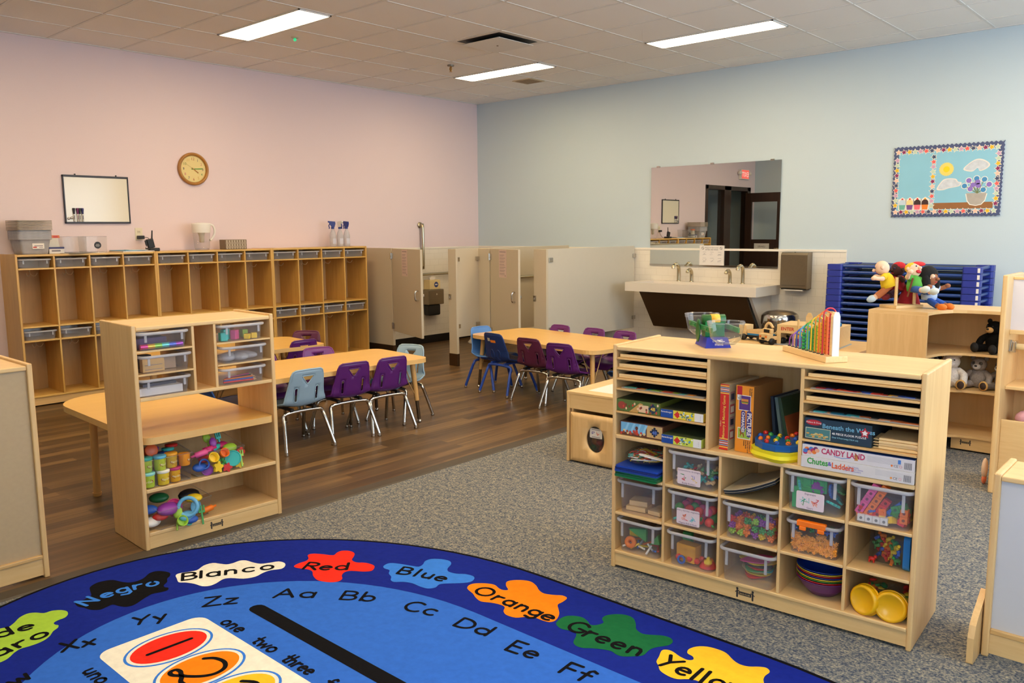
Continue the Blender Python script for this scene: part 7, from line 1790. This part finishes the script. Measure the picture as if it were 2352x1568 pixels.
# ---------------------------------------------------------------- the alphabet rug
def arc(cx, cy, rx_, ry_, a0, a1, n=10): return [(cx + rx_ * math.cos(R(a0 + (a1 - a0) * k / n)), cy + ry_ * math.sin(R(a0 + (a1 - a0) * k / n))) for k in range(n + 1)]
G = {  # stroke letters: (advance, [polylines]) in units of the capital height
 'A': (.8, [[(0, 0), (.36, 1), (.7, 0)], [(.14, .36), (.58, .36)]]), 'B': (.68, [[(.05, 0), (.05, 1)] + arc(.3, .76, .27, .24, 90, -90) + [(.05, .52)] + arc(.32, .26, .3, .26, 90, -90) + [(.05, 0)]]),
 'C': (.75, [arc(.42, .5, .4, .5, 50, 310, 14)]), 'D': (.78, [[(.06, 0), (.06, 1)] + arc(.25, .5, .46, .5, 90, -90, 12) + [(.06, 0)]]), 'E': (.64, [[(.56, 1), (.06, 1), (.06, 0), (.58, 0)], [(.06, .52), (.48, .52)]]),
 'F': (.6, [[(.56, 1), (.06, 1), (.06, 0)], [(.06, .52), (.46, .52)]]), 'G': (.85, [arc(.44, .5, .42, .5, 50, 330, 14) + [(.84, .42), (.5, .42)]]), 'N': (.8, [[(.05, 0), (.05, 1), (.68, 0), (.68, 1)]]), 'O': (.95, [arc(.46, .5, .43, .5, 90, 450, 18)]),
 'R': (.72, [[(.06, 0), (.06, 1)] + arc(.3, .75, .3, .25, 90, -90) + [(.06, .5)], [(.28, .5), (.66, 0)]]), 'V': (.75, [[(0, 1), (.34, 0), (.68, 1)]]), 'W': (1.0, [[(0, 1), (.22, 0), (.46, .7), (.7, 0), (.94, 1)]]), 'X': (.72, [[(0, 0), (.64, 1)], [(0, 1), (.64, 0)]]),
 'Y': (.7, [[(0, 1), (.32, .5), (.66, 1)], [(.32, .5), (.2, 0)]]), 'Z': (.74, [[(.04, 1), (.64, 1), (0, 0), (.68, 0)]]),
 'a': (.62, [arc(.27, .3, .25, .3, 60, 400, 14), [(.52, .6), (.52, .0)]]), 'b': (.62, [[(.05, 1), (.05, 0)], arc(.3, .3, .25, .3, 150, -150, 12)]), 'c': (.55, [arc(.3, .3, .27, .3, 50, 310, 12)]), 'd': (.64, [arc(.28, .3, .25, .3, 40, 330, 12), [(.54, 1), (.54, 0)]]),
 'e': (.6, [[(.05, .32), (.53, .36)] + arc(.29, .31, .25, .29, 15, 310, 12)]), 'f': (.46, [[(.46, .92), (.3, 1), (.2, .86), (.18, 0)], [(0, .58), (.4, .58)]]), 'g': (.62, [arc(.28, .3, .25, .3, 40, 330, 12), [(.53, .58), (.54, -.2), (.38, -.38), (.1, -.3)]]),
 'h': (.6, [[(.05, 1), (.05, 0)], [(.05, .38), (.2, .58), (.4, .55), (.48, .4), (.48, 0)]]), 'i': (.2, [[(.06, .6), (.06, 0)], [(.06, .86), (.065, .87)]]), 'l': (.24, [[(.08, 1), (.08, 0)]]), 'n': (.6, [[(.05, .6), (.05, 0)], [(.05, .4), (.2, .6), (.4, .56), (.48, .4), (.48, 0)]]),
 'o': (.62, [arc(.29, .3, .26, .3, 90, 450, 14)]), 'r': (.46, [[(.05, .6), (.05, 0)], [(.05, .36), (.18, .56), (.4, .58)]]), 't': (.44, [[(.2, .95), (.2, .08), (.38, .02)], [(0, .62), (.4, .62)]]), 'u': (.62, [[(.05, .6), (.05, .2), (.16, .02), (.36, .04), (.5, .24)], [(.5, .6), (.5, 0)]]),
 'w': (.8, [[(0, .6), (.18, 0), (.38, .5), (.58, 0), (.76, .6)]]), 'x': (.54, [[(0, 0), (.46, .6)], [(0, .6), (.46, 0)]]), 'y': (.54, [[(.02, .6), (.26, .12)], [(.5, .62), (.14, -.34)]]), 'z': (.52, [[(.02, .6), (.46, .6), (0, 0), (.48, 0)]]),
}
RZ = .0100
def bez(p, t):
    a, b, c = [Vector(q) for q in p]
    m = 2 * b - .5 * (a + c)
    return a * (1 - t) ** 2 + m * 2 * t * (1 - t) + c * t * t
def write(mb, s, base, h, m, wd, z, up=None, fit=True, gap=.14):
    """letters of height h along a baseline through three floor points"""
    tot = sum(G[c][0] for c in s) + gap * (len(s) - 1)
    x = 0
    for c in s:
        adv, st = G[c]
        t = (x + adv / 2) / tot
        p = bez(base, t); d = (bez(base, min(1, t + .02)) - bez(base, max(0, t - .02))).normalized()
        nrm = Vector((-d.y, d.x)) if up is None else Vector(up).normalized()
        L = sum((bez(base, (k + 1) / 8) - bez(base, k / 8)).length for k in range(8))
        sx = L / tot
        for pl in st:
            mb.ribbon([tuple(p + d * (q[0] - adv / 2) * sx + nrm * q[1] * h) for q in pl], wd, z, m)
        x += adv + gap
NAVY, MID, RBLK = 0, 1, 2
def rugm(c, n): return pm(*c, .95, var=.14, scale=40, bump=.5, spec=.05, name='rug_' + n)
RM = [rugm((26, 40, 132), 'navy'), rugm((52, 104, 198), 'blue'), rugm((20, 19, 22), 'black'), rugm((234, 228, 212), 'white'), rugm((230, 48, 34), 'red'), rugm((250, 130, 24), 'orange'), rugm((252, 188, 44), 'yellow'), rugm((28, 100, 58), 'green'), rugm((160, 196, 66), 'lime'), rugm((58, 122, 216), 'sky')]
CX, CYR = 5.72, -6.75; RXE = 10.0 - .0
def stadium(xc0, a, b, xc1, n=40):
    # elliptic left end, straight sides, elliptic right end
    pts = [(xc0 + a * math.cos(R(90 + 180 * k / n)), CYR + b * math.sin(R(90 + 180 * k / n))) for k in range(n + 1)]
    pts += [(xc1 + a * math.cos(R(-90 + 180 * k / n)), CYR + b * math.sin(R(-90 + 180 * k / n))) for k in range(n + 1)]
    return pts
XR = 6.7
mb = MB()
mb.prism(stadium(5.72, 1.482, 1.222, XR), 0.0005, .0085, 2, 'z')
mb.flat(stadium(5.72, 1.466, 1.206, XR), .0090, 0)
mb.flat(stadium(5.745, .995, .795, XR), .0094, 1)
BC_ = {'lime': 8, 'black': 2, 'white': 3, 'red': 4, 'sky': 9, 'orange': 5, 'green': 7, 'yellow': 6}
for nm, pts in RUG_BLOBS.items(): mb.flat(smooth_closed(pts, 3), .0097, BC_[nm])
ZL = .0104
for s, b, h, m in (('Negro', [(4.567, -6.907), (4.551, -6.763), (4.593, -6.629)], .072, 9), ('Blanco', [(4.623, -6.545), (4.704, -6.399), (4.81, -6.224)], .074, 2), ('Red', [(4.899, -6.15), (4.978, -6.097), (5.056, -6.023)], .07, 2), ('Blue', [(5.235, -5.921), (5.347, -5.875), (5.447, -5.848)], .07, 2),
                   ('Orange', [(5.60, -5.835), (5.811, -5.832), (5.996, -5.826)], .068, 2), ('Green', [(6.07, -5.826), (6.221, -5.833), (6.385, -5.818)], .075, 2), ('Yellow', [(6.45, -5.822), (6.61, -5.83), (6.77, -5.80)], .078, 2),
                   ('Verde', [(4.66, -7.40), (4.60, -7.25), (4.611, -7.10)], .07, 2), ('claro', [(4.77, -7.36), (4.733, -7.22), (4.702, -7.075)], .07, 2)):
    write(mb, s, b, h, m, .0135, ZL)
for s, b, h in (('Zz', [(4.914, -6.61), (4.948, -6.556), (4.986, -6.507)], .078), ('Aa', [(5.051, -6.387), (5.11, -6.33), (5.175, -6.28)], .076), ('Bb', [(5.258, -6.226), (5.316, -6.186), (5.378, -6.149)], .074), ('Cc', [(5.51, -6.122), (5.575, -6.098), (5.64, -6.079)], .076),
                ('Dd', [(5.746, -6.081), (5.823, -6.069), (5.9, -6.058)], .068), ('Ee', [(6.007, -6.086), (6.068, -6.078), (6.129, -6.071)], .074), ('Ff', [(6.237, -6.078), (6.29, -6.074), (6.345, -6.071)], .074), ('Yy', [(4.865, -6.85), (4.885, -6.80), (4.907, -6.745)], .066), ('Xx', [(4.872, -7.10), (4.885, -7.05), (4.905, -7.0)], .07), ('Ww', [(5.02, -7.36), (4.99, -7.29), (4.972, -7.225)], .07)):
    write(mb, s, b, h, 2, .0125, ZL, gap=.12)
for s, x in (('one', 5.085), ('two', 5.30), ('three', 5.488), ('four', 5.72)):
    wd = {'one': .122, 'two': .122, 'three': .15, 'four': .13}[s]
    write(mb, s, [(x, -6.634), (x + wd / 2, -6.632), (x + wd, -6.63)], .052, 2, .0105, ZL, gap=.1)
write(mb, 'uno', [(5.06, -7.107), (5.12, -7.105), (5.18, -7.102)], .05, 2, .0105, ZL, gap=.1)
mb.ribbon([(5.085, -6.478), (6.6, -6.478)], .062, .0098, 2)
bar_ = rrect(4.972, 6.9, -7.032, -6.648, [.01, .01, .05, .05], 6)
mb.flat(bar_, .0098, 3)
for k, (c, cx) in enumerate(((4, 5.117), (5, 5.337), (6, 5.556), (8, 5.776))):
    for j, (ax_, by, m) in enumerate(((.109, .152, 9), (.1, .143, 3), (.088, .131, c))):
        mb.flat([(cx + ax_ * math.cos(2 * PI * q / 40), -6.84 + by * math.sin(2 * PI * q / 40)) for q in range(40)], .0101 + .0003 * j + .00005 * k, m)
mb.ribbon([(5.116, -6.915), (5.12, -6.762)], .015, .0114, 2)
mb.ribbon([tuple(q)[:2] for q in spline([(x, y, 0) for x, y in [(5.285, -6.80), (5.31, -6.775), (5.355, -6.766), (5.392, -6.785), (5.402, -6.825), (5.38, -6.865), (5.335, -6.90), (5.305, -6.893), (5.283, -6.897), (5.283, -6.917), (5.305, -6.922), (5.335, -6.905), (5.365, -6.922), (5.40, -6.92)]], 4)], .016, .0114, 2)
mb.ribbon([tuple(q)[:2] for q in spline([(x, y, 0) for x, y in [(5.51, -6.79), (5.55, -6.765), (5.59, -6.78), (5.59, -6.82), (5.55, -6.84), (5.595, -6.86), (5.59, -6.91), (5.54, -6.925), (5.505, -6.9)]], 4)], .016, .0114, 2)
solo('alphabet_rug', mb, RM, 'big oval blue rug with colour words, alphabet letters and numbers', 'rug')
